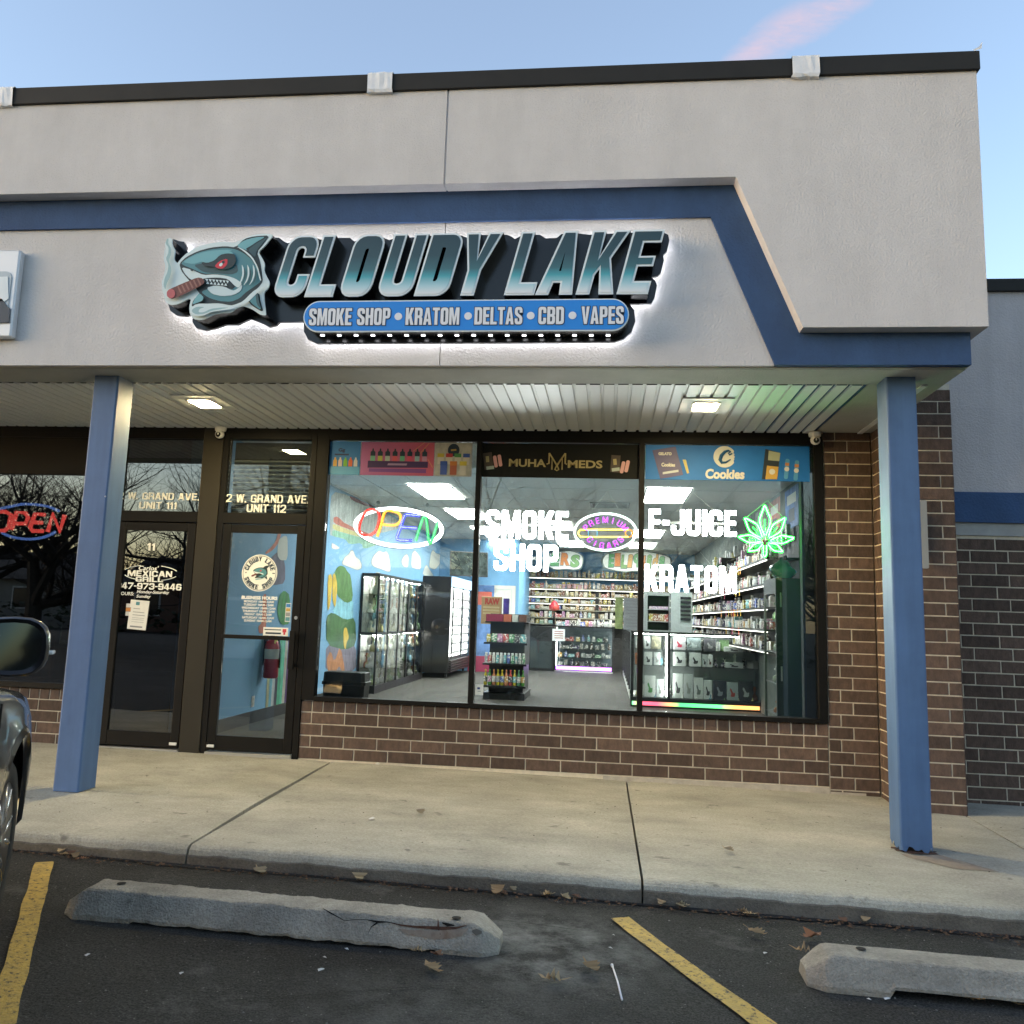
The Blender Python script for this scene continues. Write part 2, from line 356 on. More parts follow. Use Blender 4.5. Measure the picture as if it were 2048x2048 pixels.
    if ch == 'N': return W, [[(0, 0), (s * .85, 0), (s * .85, .55), (W - s * .9, 0), (W, 0), (W, 1), (W - s * .85, 1), (W - s * .85, .45), (s * .9, 1), (0, 1)]]
    if ch == 'M': w_ = W * 1.3; return w_, [[(0, 0), (s * .85, 0), (s * .85, .6), (w_ * .42, 0), (w_ * .58, 0), (w_ - s * .85, .6), (w_ - s * .85, 0), (w_, 0), (w_, 1), (w_ - s * 1.2, 1), (w_ / 2, .42), (s * 1.2, 1), (0, 1)]]
    if ch == 'W': w_ = W * 1.4; return w_, [[(w_ * .14, 0), (w_ * .36, 0), (w_ * .5, .55), (w_ * .64, 0), (w_ * .86, 0), (w_, 1), (w_ - s, 1), (w_ * .75, .4), (w_ * .59, 1), (w_ * .41, 1), (w_ * .25, .4), (s, 1), (0, 1)]]
    if ch == 'X': w_ = W * 1.05; return w_, [[(0, 0), (s + .02, 0), (w_ / 2, .32), (w_ - s - .02, 0), (w_, 0), (w_ * .67, .5), (w_, 1), (w_ - s - .02, 1), (w_ / 2, .68), (s + .02, 1), (0, 1), (w_ * .33, .5)]]
    if ch == 'V': w_ = W * 1.05; return w_, [[(w_ * .33, 0), (w_ * .67, 0), (w_, 1), (w_ - s, 1), (w_ / 2, .3), (s, 1), (0, 1)]]
    if ch == 'A': w_ = W * 1.08; return w_, [[(0, 0), (s, 0), (s + .03, .19), (w_ - s - .03, .19), (w_ - s, 0), (w_, 0), (w_ * .68, 1), (w_ * .32, 1)], [(w_ * .5 - .055, .34), (w_ * .5, .74), (w_ * .5 + .055, .34)]]
    if ch == 'K': w_ = W * 1.06; return w_, [[(0, 0), (s, 0), (s, .30), (s + .05, .40), (w_ - s - .02, 0), (w_, 0), (w_ * .68, .56), (w_, 1), (w_ - s - .02, 1), (s, .58), (s, 1), (0, 1)]]
    if ch == 'Y': w_ = W * 1.05; return w_, [[(w_ / 2 - s / 2, 0), (w_ / 2 + s / 2, 0), (w_ / 2 + s / 2, .40), (w_, 1), (w_ - s - .01, 1), (w_ / 2, .60), (s + .01, 1), (0, 1), (w_ / 2 - s / 2, .40)]]
    if ch == '1': return s * 1.7, [[(s * .7, 0), (s * 1.7, 0), (s * 1.7, 1), (s * .9, 1), (0, .80), (0, .64), (s * .7, .73)]]
    if ch == '2': return W, [[(0, 0), (W, 0), (W, h), (s + .10, h), (W - .03, .52), (W, .62)] + arc(W - r, 1 - r, r, 0, 90) + arc(r, 1 - r, r, 90, 180) + [(0, .67), (s, .67), (s, .80), (s + .03, 1 - h), (W - s - .03, 1 - h), (W - s, .80), (W - s, .67), (W - s - .04, .58), (0, .17)]]
    if ch == '3': return W, [[(0, .67), (s, .67), (s, .8), (s + .03, 1 - h), (W - s - .03, 1 - h), (W - s, .80), (W - s, .62), (W - s - .04, .57), (W * .4, .57), (W * .4, .44), (W - s - .04, .44), (W - s, .39), (W - s, .2), (W - s - .03, h), (s + .03, h), (s, .2), (s, .33), (0, .33)] + arc(r, r, r, 180, 270) + arc(W - r, r, r, 270, 360) + [(W, .42), (W - .05, .505), (W, .59)] + arc(W - r, 1 - r, r, 0, 90) + arc(r, 1 - r, r, 90, 180)]
    if ch == '4': return W, [[(W * .5, 0), (W * .5 + s, 0), (W * .5 + s, .2), (W, .2), (W, .36), (W * .5 + s, .36), (W * .5 + s, 1), (W * .42, 1), (0, .36), (0, .2), (W * .5, .2)], [(W * .5, .36), (s * .75, .36), (W * .5, .74)]]
    if ch in '69':
        o_ = [arc(W - r, 1 - r, r, 0, 90) + arc(r, 1 - r, r, 90, 180) + arc(r, r, r, 180, 270) + arc(W - r, r, r, 270, 360) + [(W, .48), (W - .07, .60), (s, .60), (s, .80), (s + .03, 1 - h), (W - s - .03, 1 - h), (W - s, .80), (W - s, .71), (W, .71)], [(s, h), (s, .45), (W - s, .45), (W - s, h)]]
        return W, (o_ if ch == '6' else [[(W - a, 1 - b_) for a, b_ in l_] for l_ in o_])
    if ch == '7': return W, [[(.08, 0), (.08 + s * 1.05, 0), (W, .84), (W, 1), (0, 1), (0, 1 - h), (W - s, 1 - h)]]
    if ch == '8': return W, [arc(W - r, r, r, -90, 0) + [(W, .42), (W - .05, .505), (W, .59)] + arc(W - r, 1 - r, r, 0, 90) + arc(r, 1 - r, r, 90, 180) + [(0, .59), (.05, .505), (0, .42)] + arc(r, r, r, 180, 270), [(s, h), (s, .43), (W - s, .43), (W - s, h)], [(s, .58), (s, 1 - h), (W - s, 1 - h), (W - s, .58)]]
    if ch == '-': return W * .5, [[(0, .40), (W * .5, .40), (W * .5, .57), (0, .57)]]
    if ch == '.': return s, [[(0, 0), (s, 0), (s, .16), (0, .16)]]
    if ch == ' ': return W * .5, []
    return W, [rrect(0, 0, W, 1, .05)]

def area(lp): return sum(lp[i][0] * lp[(i + 1) % len(lp)][1] - lp[(i + 1) % len(lp)][0] * lp[i][1] for i in range(len(lp))) / 2
def clean(lp):
    o = []
    for p in lp:
        if not o or (abs(p[0] - o[-1][0]) + abs(p[1] - o[-1][1])) > 1e-5: o.append(p)
    if len(o) > 2 and abs(o[0][0] - o[-1][0]) + abs(o[0][1] - o[-1][1]) < 1e-5: o.pop()
    return o
def grow(lp, d, ccw=True):
    """offset a closed outline outward by d"""
    lp = clean(lp)
    if (area(lp) > 0) != ccw: lp = lp[::-1]
    n = len(lp); o = []
    for i in range(n):
        p0, p1, p2 = Vector(lp[i - 1]), Vector(lp[i]), Vector(lp[(i + 1) % n])
        a = (p1 - p0); b = (p2 - p1)
        if a.length < 1e-7 or b.length < 1e-7: o.append(tuple(p1)); continue
        a.normalize(); b.normalize()
        na, nb = Vector((a.y, -a.x)), Vector((b.y, -b.x)); m = na + nb
        if m.length < 0.2: o.append(tuple(p1 + na * d)); continue
        m.normalize(); k = d / max(0.45, m.dot(na)); o.append((p1.x + m.x * k, p1.y + m.y * k))
    return o
def grow_loops(loops, d): return [grow(lp, d, i == 0) for i, lp in enumerate(loops)]

def word(text, gap=0.07, **kw):
    """list of (letter, loops) laid out from x = 0, height 1; total width"""
    x = 0.0; res = []
    for ch in text:
        w_, lps = glyph(ch, **kw)
        if lps: res.append((ch, [clean([(p[0] + x, p[1]) for p in lp]) for lp in lps]))
        x += w_ + gap
    return res, x - gap

def text_mesh(txt, x0, x1, z0, z1, y, depth=0.002, bold=0.0, name='lettering', shear=0.0, spacing=1.0):
    """built-in font fitted to a box in the x-z plane facing -y"""
    cu = bpy.data.curves.new(name, 'FONT'); cu.body = txt; cu.size = 1.0; cu.offset = bold; cu.shear = shear; cu.space_character = spacing
    cu.resolution_u = 3
    o = bpy.data.objects.new('tmp', cu)
    me = bpy.data.meshes.new_from_object(o)
    bpy.data.objects.remove(o); bpy.data.curves.remove(cu)
    xs = [v.co.x for v in me.vertices]; ys = [v.co.y for v in me.vertices]
    a, b, c, d = min(xs), max(xs), min(ys), max(ys)
    V = [(x0 + (v.co.x - a) / (b - a) * (x1 - x0), y, z0 + (v.co.y - c) / (d - c) * (z1 - z0)) for v in me.vertices]
    F = [tuple(p.vertices) for p in me.polygons]
    bpy.data.meshes.remove(me)
    mb = MB(); mb.add(V, F)
    return mb
# ================================================================== ground
def asphalt_mat():
    m = bpy.data.materials.new('asphalt'); m.use_nodes = True
    t = m.node_tree; b = t.nodes['Principled BSDF']; nn = t.nodes.new; lk = t.links.new
    tcn = nn('ShaderNodeTexCoord')
    big = nn('ShaderNodeTexNoise'); big.inputs['Scale'].default_value = 0.9; big.inputs['Detail'].default_value = 6; big.inputs['Roughness'].default_value = 0.65
    fine = nn('ShaderNodeTexNoise'); fine.inputs['Scale'].default_value = 110; fine.inputs['Detail'].default_value = 3
    vo = nn('ShaderNodeTexVoronoi'); vo.inputs['Scale'].default_value = 150
    for x in (big, fine, vo): lk(tcn.outputs['Object'], x.inputs['Vector'])
    r1 = nn('ShaderNodeValToRGB'); e = r1.color_ramp.elements
    e[0].position = 0.32; e[0].color = (0.019, 0.019, 0.0185, 1); e[1].position = 0.76; e[1].color = (0.070, 0.071, 0.067, 1)
    lk(big.outputs['Fac'], r1.inputs['Fac'])
    r2 = nn('ShaderNodeValToRGB'); r2.color_ramp.elements[0].position = 0.35; r2.color_ramp.elements[1].position = 0.75
    r2.color_ramp.elements[0].color = (0.35, 0.35, 0.35, 1); r2.color_ramp.elements[1].color = (2.0, 2.0, 1.95, 1)
    lk(fine.outputs['Fac'], r2.inputs['Fac'])
    mu = nn('ShaderNodeMixRGB'); mu.blend_type = 'MULTIPLY'; mu.inputs['Fac'].default_value = 1
    lk(r1.outputs['Color'], mu.inputs['Color1']); lk(r2.outputs['Color'], mu.inputs['Color2'])
    # pale crushed residue in a few patches (salt and dust dried on the surface)
    res = nn('ShaderNodeTexNoise'); res.inputs['Scale'].default_value = 2.3; res.inputs['Detail'].default_value = 9; res.inputs['Roughness'].default_value = 0.72
    lk(tcn.outputs['Object'], res.inputs['Vector'])
    rr = nn('ShaderNodeValToRGB'); rr.color_ramp.elements[0].position = 0.56; rr.color_ramp.elements[1].position = 0.78
    rr.color_ramp.elements[1].color = (0.75, 0.75, 0.75, 1)
    lk(res.outputs['Fac'], rr.inputs['Fac'])
    # where the dust lies thick: round the end of the first wheel stop
    def blob(cx, cy_, rx, ry):
        mp_ = nn('ShaderNodeMapping'); mp_.inputs['Location'].default_value = (-cx / rx, -cy_ / ry, 0); mp_.inputs['Scale'].default_value = (1 / rx, 1 / ry, 0)
        lk(tcn.outputs['Object'], mp_.inputs['Vector'])
        ln = nn('ShaderNodeVectorMath'); ln.operation = 'LENGTH'; lk(mp_.outputs['Vector'], ln.inputs[0])
        g = nn('ShaderNodeMapRange'); g.interpolation_type = 'SMOOTHSTEP'; g.inputs['From Min'].default_value = 0.15; g.inputs['From Max'].default_value = 1.0; g.inputs['To Min'].default_value = 1; g.inputs['To Max'].default_value = 0
        lk(ln.outputs['Value'], g.inputs['Value']); return g.outputs[0]
    b1 = blob(2.45, -3.75, 0.75, 0.75); b2 = blob(2.1, -4.6, 0.9, 0.7)
    mx1 = nn('ShaderNodeMath'); mx1.operation = 'MAXIMUM'; lk(b1, mx1.inputs[0])
    sc = nn('ShaderNodeMath'); sc.operation = 'MULTIPLY'; sc.inputs[1].default_value = 0.35; lk(b2, sc.inputs[0]); lk(sc.outputs[0], mx1.inputs[1])
    ofs = nn('ShaderNodeMath'); ofs.operation = 'MULTIPLY_ADD'; ofs.inputs[1].default_value = 0.9; ofs.inputs[2].default_value = 0.10; lk(mx1.outputs[0], ofs.inputs[0])
    r3 = nn('ShaderNodeTexNoise'); r3.inputs['Scale'].default_value = 5.0; r3.inputs['Detail'].default_value = 8; r3.inputs['Roughness'].default_value = 0.7; lk(tcn.outputs['Object'], r3.inputs['Vector'])
    rr3 = nn('ShaderNodeValToRGB'); rr3.color_ramp.elements[0].position = 0.40; rr3.color_ramp.elements[1].position = 0.70; lk(r3.outputs['Fac'], rr3.inputs['Fac'])
    p1 = nn('ShaderNodeMath'); p1.operation = 'MULTIPLY'; lk(rr3.outputs['Color'], p1.inputs[0]); lk(mx1.outputs[0], p1.inputs[1])
    p2 = nn('ShaderNodeMath'); p2.operation = 'MULTIPLY'; p2.inputs[1].default_value = 0.6; lk(rr.outputs['Color'], p2.inputs[0])
    p3 = nn('ShaderNodeMath'); p3.operation = 'MAXIMUM'; lk(p1.outputs[0], p3.inputs[0]); lk(p2.outputs[0], p3.inputs[1])
    p4 = nn('ShaderNodeMath'); p4.operation = 'MULTIPLY'; p4.inputs[1].default_value = 0.85; lk(p3.outputs[0], p4.inputs[0])
    mxd = nn('ShaderNodeMixRGB'); mxd.inputs['Color2'].default_value = (0.38, 0.385, 0.365, 1)
    lk(p4.outputs[0], mxd.inputs['Fac']); lk(mu.outputs['Color'], mxd.inputs['Color1']); 
    # pale chips of aggregate
    r5 = nn('ShaderNodeTexVoronoi'); r5.inputs['Scale'].default_value = 26; lk(tcn.outputs['Object'], r5.inputs['Vector'])
    c5 = nn('ShaderNodeValToRGB'); c5.color_ramp.elements[0].position = 0.0; c5.color_ramp.elements[0].color = (1, 1, 1, 1); c5.color_ramp.elements[1].position = 0.13; c5.color_ramp.elements[1].color = (0, 0, 0, 1)
    lk(r5.outputs['Distance'], c5.inputs['Fac'])
    gt = nn('ShaderNodeMath'); gt.operation = 'GREATER_THAN'; gt.inputs[1].default_value = 0.80
    sx = nn('ShaderNodeSeparateColor'); lk(r5.outputs['Color'], sx.inputs[0]); lk(sx.outputs[0], gt.inputs[0])
    m5 = nn('ShaderNodeMath'); m5.operation = 'MULTIPLY'; lk(c5.outputs['Color'], m5.inputs[0]); lk(gt.outputs[0], m5.inputs[1])
    mx5 = nn('ShaderNodeMixRGB'); mx5.inputs['Color2'].default_value = (0.30, 0.30, 0.28, 1); lk(m5.outputs[0], mx5.inputs['Fac']); lk(mxd.outputs['Color'], mx5.inputs['Color1'])
    lk(mx5.outputs['Color'], b.inputs['Base Color'])
    b.inputs['Roughness'].default_value = 0.82; b.inputs['Specular IOR Level'].default_value = 0.35
    n2 = nn('ShaderNodeTexNoise'); n2.inputs['Scale'].default_value = 48; n2.inputs['Detail'].default_value = 8; n2.inputs['Roughness'].default_value = 0.7; lk(tcn.outputs['Object'], n2.inputs['Vector'])
    bp = nn('ShaderNodeBump'); bp.inputs['Strength'].default_value = 1.0; bp.inputs['Distance'].default_value = 0.035
    lk(n2.outputs['Fac'], bp.inputs['Height']); lk(bp.outputs['Normal'], b.inputs['Normal'])
    return m
mb = MB()
xs_ = [-300, -60, -20, -8, -4] + [-2 + 0.5 * i for i in range(21)] + [10, 14, 30, 80, 300]
ys_ = [-300, -80, -40, -20, -12] + [-9 + 0.4 * i for i in range(16)] + [-2.75, -2, 0, 20, 60, 300]
gv = []
for y in ys_:
    for x in xs_:
        bumpz = 0.006 * math.sin(x * 2.3 + y * 1.7) * math.sin(y * 2.9 - x) if abs(x) < 9 and -9 < y < -3.3 else 0
        gv.append((x, y, gz(max(-30, min(30, x)), max(-30, min(6, y))) + bumpz - (0.25 if y > -2.8 else 0)))
nx = len(xs_)
mb.add(gv, [(j * nx + i, j * nx + i + 1, (j + 1) * nx + i + 1, (j + 1) * nx + i) for j in range(len(ys_) - 1) for i in range(nx - 1)])
struct(mb.obj('asphalt_ground', asphalt_mat()))

# painted parking lines: worn yellow strips that follow the asphalt
yellow = mat('worn_yellow_paint', (0.64, 0.42, 0.085), 0.75, var=0.25, scale=14, bump=0.8, bscale=70, col2=(0.42, 0.29, 0.08))
yb = yellow.node_tree
def chip(m, amount=0.40, scale=30):
    """worn paint: the asphalt's dark colour shows through in chips"""
    t = m.node_tree; b = t.nodes['Principled BSDF']; nn = t.nodes.new; lk = t.links.new
    src = b.inputs['Base Color'].links[0].from_socket
    tcn = nn('ShaderNodeTexCoord'); n = nn('ShaderNodeTexNoise'); n.inputs['Scale'].default_value = scale; n.inputs['Detail'].default_value = 8; n.inputs['Roughness'].default_value = 0.75
    lk(tcn.outputs['Object'], n.inputs['Vector'])
    r = nn('ShaderNodeValToRGB'); r.color_ramp.elements[0].position = amount - 0.06; r.color_ramp.elements[1].position = amount + 0.03
    r.color_ramp.elements[0].color = (1, 1, 1, 1); r.color_ramp.elements[1].color = (0, 0, 0, 1)
    lk(n.outputs['Fac'], r.inputs['Fac'])
    mxn = nn('ShaderNodeMixRGB'); mxn.inputs['Color2'].default_value = (0.05, 0.045, 0.035, 1)
    lk(r.outputs['Color'], mxn.inputs['Fac']); lk(src, mxn.inputs['Color1']); lk(mxn.outputs['Color'], b.inputs['Base Color'])
chip(yellow, 0.44, 40)
def stripe(p0, p1, wdt, name):
    p0, p1 = Vector(p0), Vector(p1); d = (p1 - p0).normalized(); nrm_ = Vector((-d.y, d.x)); n = 40
    vs_ = []; fs = []
    for i in range(n + 1):
        c = p0 + (p1 - p0) * (i / n)
        for sgn in (-1, 1):
            j = 0.0025 * math.sin(i * 1.1 + sgn) + random.uniform(-.002, .002)
            q = c + nrm_ * sgn * (wdt / 2 + j); bz = 0.006 * math.sin(q.x * 2.3 + q.y * 1.7) * math.sin(q.y * 2.9 - q.x)
            vs_.append((q.x, q.y, gz(q.x, q.y) + bz + 0.009))
    for i in range(n): fs.append((2 * i, 2 * i + 1, 2 * i + 3, 2 * i + 2))
    o = MB().add(vs_, fs).obj(name, yellow); return struct(o)
stripe((-0.37, -3.18), (1.35, -6.3), 0.095, 'parking_line')
stripe((2.80, -3.27), (4.45, -6.6), 0.100, 'parking_line')
stripe((5.97, -3.36), (7.6, -6.6), 0.10, 'parking_line')
stripe((-3.55, -3.12), (-1.8, -6.3), 0.10, 'parking_line')

# ---------------- pavement slabs with a rounded kerb nosing
def concrete_mat(name, c1, c2, grit=True):
    m = mat(name, c1, 0.9, var=0.1, scale=2.2, bump=0.8, bscale=110, col2=c2, detail=9)
    t = m.node_tree; b = t.nodes['Principled BSDF']; nn = t.nodes.new; lk = t.links.new
    src = b.inputs['Base Color'].links[0].from_socket
    tcn = nn('ShaderNodeTexCoord'); n = nn('ShaderNodeTexNoise'); n.inputs['Scale'].default_value = 60; n.inputs['Detail'].default_value = 6; n.inputs['Roughness'].default_value = 0.8
    lk(tcn.outputs['Object'], n.inputs['Vector'])
    r = nn('ShaderNodeValToRGB'); r.color_ramp.elements[0].position = 0.3; r.color_ramp.elements[1].position = 0.7
    r.color_ramp.elements[0].color = (0.66, 0.66, 0.66, 1); r.color_ramp.elements[1].color = (1.20, 1.20, 1.20, 1); lk(n.outputs['Fac'], r.inputs['Fac'])
    mu = nn('ShaderNodeMixRGB'); mu.blend_type = 'MULTIPLY'; mu.inputs['Fac'].default_value = 1; lk(src, mu.inputs['Color1']); lk(r.outputs['Color'], mu.inputs['Color2'])
    # dark gum spots and stains
    v = nn('ShaderNodeTexNoise'); v.inputs['Scale'].default_value = 9; v.inputs['Detail'].default_value = 3; lk(tcn.outputs['Object'], v.inputs['Vector'])
    r2 = nn('ShaderNodeValToRGB'); r2.color_ramp.elements[0].position = 0.26; r2.color_ramp.elements[0].color = (1, 1, 1, 1); r2.color_ramp.elements[1].position = 0.33; r2.color_ramp.elements[1].color = (0, 0, 0, 1)
    lk(v.outputs['Fac'], r2.inputs['Fac'])
    ms = nn('ShaderNodeMath'); ms.operation = 'MULTIPLY'; ms.inputs[1].default_value = 0.7; lk(r2.outputs['Color'], ms.inputs[0])
    mx_ = nn('ShaderNodeMixRGB'); mx_.inputs['Color2'].default_value = (c2[0] * .4, c2[1] * .4, c2[2] * .4, 1); lk(ms.outputs[0], mx_.inputs['Fac']); lk(mu.outputs['Color'], mx_.inputs['Color1'])
    lk(mx_.outputs['Color'], b.inputs['Base Color'])
    return m
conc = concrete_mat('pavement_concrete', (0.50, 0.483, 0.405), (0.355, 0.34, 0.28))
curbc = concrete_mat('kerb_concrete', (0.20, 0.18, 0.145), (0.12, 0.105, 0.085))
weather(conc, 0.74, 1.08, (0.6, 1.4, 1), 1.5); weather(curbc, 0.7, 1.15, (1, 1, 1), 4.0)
walk = thing('sidewalk', None, None); walk['kind'] = 'structure'
def slab(x0a, x0b, x1a, x1b, y0, y1, name='pavement_slab', kerb=True):
    """x0a/x1a at the wall end (y1), x0b/x1b at the kerb end (y0)"""
    g = 0.007; e = 0.006
    prof = [(y1, -0.25), (y1, -e), (y1 - e, 0)]
    yy = y1 - 0.3
    while yy > y0 + 0.25: prof.append((yy, 0)); yy -= 0.3
    if kerb: prof += [(y0 + 0.06, 0), (y0 + 0.035, -0.004), (y0 + 0.017, -0.013), (y0 + 0.006, -0.028), (y0, -0.05), (y0 - 0.012, -0.40)]
    else: prof += [(y0 + e, 0), (y0, -e), (y0, -0.25)]
    vs_ = []; nseg = 14
    for i in range(nseg + 1):
        u = i / nseg
        for (y, dz) in prof:
            k = (y - y0) / (y1 - y0)
            xa = x0b + (x0a - x0b) * k + g; xb = x1b + (x1a - x1b) * k - g
            x = xa + (xb - xa) * u; ed = -e if (u in (0, 1) and dz > -0.02) else 0
            wob = 0.004 * math.sin(x * 11 + y * 7) * math.sin(x * 4.3) if kerb and abs(y - y0) < 0.07 and dz > -0.2 else 0
            vs_.append((x, y + wob, pz(x, y) + dz + ed + wob * 0.4))
    n = len(prof); fs = [(i * n + j, (i + 1) * n + j, (i + 1) * n + j + 1, i * n + j + 1) for i in range(nseg) for j in range(n - 1)]
    fs += [tuple(range(n)), tuple(range(nseg * n + n - 1, nseg * n - 1, -1))]
    return MB().add(vs_, fs).obj(name, conc, walk)
KY = -2.985
slab(-3.0, -3.0, 0.30, 0.315, -1.80, 0.30, kerb=False); slab(-3.0, -3.0, 0.315, 0.37, KY, -1.81)
slab(0.30, 0.37, 2.895, 2.925, KY, 0.30); slab(2.895, 2.925, 5.445, 5.44, KY, 0.30)
slab(5.445, 5.44, 8.2, 8.2, KY, 0.30); slab(-6.5, -6.5, -3.0, -3.0, KY, 0.30); slab(8.2, 8.2, 12, 12, KY, 0.3); slab(-12, -12, -6.5, -6.5, KY, 0.3)
mb = MB().box(-12, 12, KY + 0.10, 0.25, -0.6, -0.17); mb.obj('joint_filler', mat('joint_dirt', (0.05, 0.045, 0.04), 0.95), walk)
# grey kerb face: a darker skin in front of the slabs
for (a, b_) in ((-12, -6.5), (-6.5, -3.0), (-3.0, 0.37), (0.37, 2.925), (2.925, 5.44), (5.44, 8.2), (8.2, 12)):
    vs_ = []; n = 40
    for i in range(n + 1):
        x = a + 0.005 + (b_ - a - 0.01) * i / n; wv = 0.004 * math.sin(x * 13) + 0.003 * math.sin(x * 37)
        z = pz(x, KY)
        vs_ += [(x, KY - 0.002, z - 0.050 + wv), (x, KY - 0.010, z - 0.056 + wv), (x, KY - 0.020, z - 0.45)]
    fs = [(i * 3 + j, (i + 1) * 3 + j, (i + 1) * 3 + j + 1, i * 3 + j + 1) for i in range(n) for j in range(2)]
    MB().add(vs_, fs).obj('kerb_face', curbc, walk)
# dark gap where the asphalt has shrunk back from the kerb
vs_ = []; n = 260
for i in range(n + 1):
    x = -6 + 16 * i / n
    wd = 0.035 + 0.022 * math.sin(x * 3.1) * math.sin(x * 1.3 + 1) + random.uniform(-.010, .012)
    for k, y in enumerate((KY - 0.012, KY - 0.012 - wd)):
        bz = 0.006 * math.sin(x * 2.3 + y * 1.7) * math.sin(y * 2.9 - x) if y < -3.3 else 0
        vs_.append((x, y, gz(x, y) + 0.006))
fs = [(2 * i, 2 * i + 2, 2 * i + 3, 2 * i + 1) for i in range(n)]
struct(MB().add(vs_, fs).obj('asphalt_edge_gap', mat('damp_dirt', (0.012, 0.011, 0.010), 0.95, var=0.5, scale=20, bump=0.8, bscale=60)))

# ================================================================== building shell
stucco = mat('stucco', (0.590, 0.572, 0.565), 0.92, var=0.05, scale=3.0, bump=0.75, bscale=75, bdist=0.008, detail=8)
stucco_lo = mat('stucco_sign_panel', (0.590, 0.575, 0.570), 0.92, var=0.05, scale=3.0, bump=0.85, bscale=62, bdist=0.009)
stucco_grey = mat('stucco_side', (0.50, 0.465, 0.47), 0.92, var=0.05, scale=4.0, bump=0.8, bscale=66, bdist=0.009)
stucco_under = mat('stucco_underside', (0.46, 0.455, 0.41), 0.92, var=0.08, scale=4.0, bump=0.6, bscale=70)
blue = mat('blue_stucco', (0.034, 0.078, 0.180), 0.85, var=0.10, scale=5.0, bump=0.6, bscale=60)
bluep = mat('blue_column_paint', (0.070, 0.140, 0.285), 0.55, var=0.08, scale=6.0, bump=0.12, bscale=120)
dark_flash = mat('black_metal_coping', (0.010, 0.010, 0.009), 0.75, metal=0.0, var=0.3, scale=3, bump=0.06, bscale=6)
tape = mat('white_flashing_tape', (0.72, 0.74, 0.77), 0.55, var=0.06, scale=20, bump=0.5, bscale=22)
bronze = mat('bronze_aluminium', (0.004, 0.0035, 0.003), 0.55, metal=0.0, spec=0.2, var=0.15, scale=4)
bronze_l = mat('bronze_panel', (0.022, 0.019, 0.013), 0.55, metal=0.0, spec=0.3, var=0.12, scale=3)
mortar = mat('mortar', (0.62, 0.55, 0.43), 0.95, var=0.15, scale=14, bump=0.5, bscale=160)
brickm = mat('brown_brick', (0.095, 0.061, 0.046), 0.88, var=0.35, scale=26, bump=0.55, bscale=110, objvar=0.32, stretch=(1, 1, 0.5))
soffm = mat('soffit_metal', (0.82, 0.83, 0.81), 0.5, var=0.03, scale=3)
weather(stucco, 0.93, 1.03, (3.0, 3.0, 0.6), 1.1); weather(stucco_lo, 0.95, 1.02, (3.0, 3.0, 0.6), 1.1); weather(stucco_grey, 0.88, 1.05)
weather(blue, 0.82, 1.10, (2, 2, 1.2), 2.0, (3.2, 0.018, (0.35, 0.37, 0.42)))
weather(bluep, 0.84, 1.08, (5, 5, 0.5), 1.6, (5.5, 0.035, (0.55, 0.57, 0.62)))
weather(brickm, 0.80, 1.18, (1, 1, 1), 0.8)
pane_glass = glass('shop_glass', gain=2.0)
film_glass = glass('filmed_glass', (0.42, 0.43, 0.42), gain=4.5)

bld = thing('shop_building', 'strip mall shop building of grey stucco, blue band and brown brick under a flat roof', 'building')
FYp, UYp, FBZ = -2.199, -2.319, 3.003
# parapet, upper stucco panel: proud, with the raked cut-out over the sign
JX = 1.5507
def fascia(name, loops, y0, y1, m): return MB().prism(loops, y0, y1).obj(name, m, bld)
fascia('upper_stucco_panel', [[(-9, 4.2632), (JX - .006, 4.2632), (JX - .006, 4.99), (-9, 4.99)]], UYp, FYp - 0.001, stucco)
fascia('upper_stucco_panel', [[(JX + .006, 4.2632), (3.5268, 4.2632), (3.9432, 3.2185), (5.0772, 3.2185), (5.0772, 4.99), (JX + .006, 4.99)]], UYp, FYp - 0.001, stucco)
fascia('panel_joint', [[(JX - .006, 4.27), (JX + .006, 4.27), (JX + .006, 4.985), (JX - .006, 4.985)]], UYp + 0.012, FYp, mat('joint_sealant', (0.55, 0.54, 0.56), 0.6))
MB().box(4.0, 5.0772, FYp - 0.001, 0.25, 3.2185 + 0.001, 4.99).obj('parapet_end', stucco, bld)
# blue band, a little proud of the sign panel
fascia('blue_band', [[(-9, 4.0395), (3.375, 4.0395), (3.786, 3.003), (5.0095, 3.003), (5.0095, 3.30), (3.98, 3.30), (3.60, 4.30), (-9, 4.30)]], FYp, FYp + 0.06, blue)
fascia('sign_panel', [[(-9, 3.003), (1.543, 3.003), (1.543, 4.06), (-9, 4.06)]], FYp + 0.022, FYp + 0.08, stucco_lo)
fascia('sign_panel', [[(1.549, 3.003), (3.80, 3.003), (3.40, 4.06), (1.549, 4.06)]], FYp + 0.022, FYp + 0.08, stucco_lo)
MB().box(-9, 4.95, FYp + 0.081, 0.30, 3.06, 4.95).obj('canopy_core', stucco, bld)
MB().box(3.99, 5.0094, FYp + 0.0605, -0.02, 3.0042, 3.2165).obj('beam_end', blue, bld)
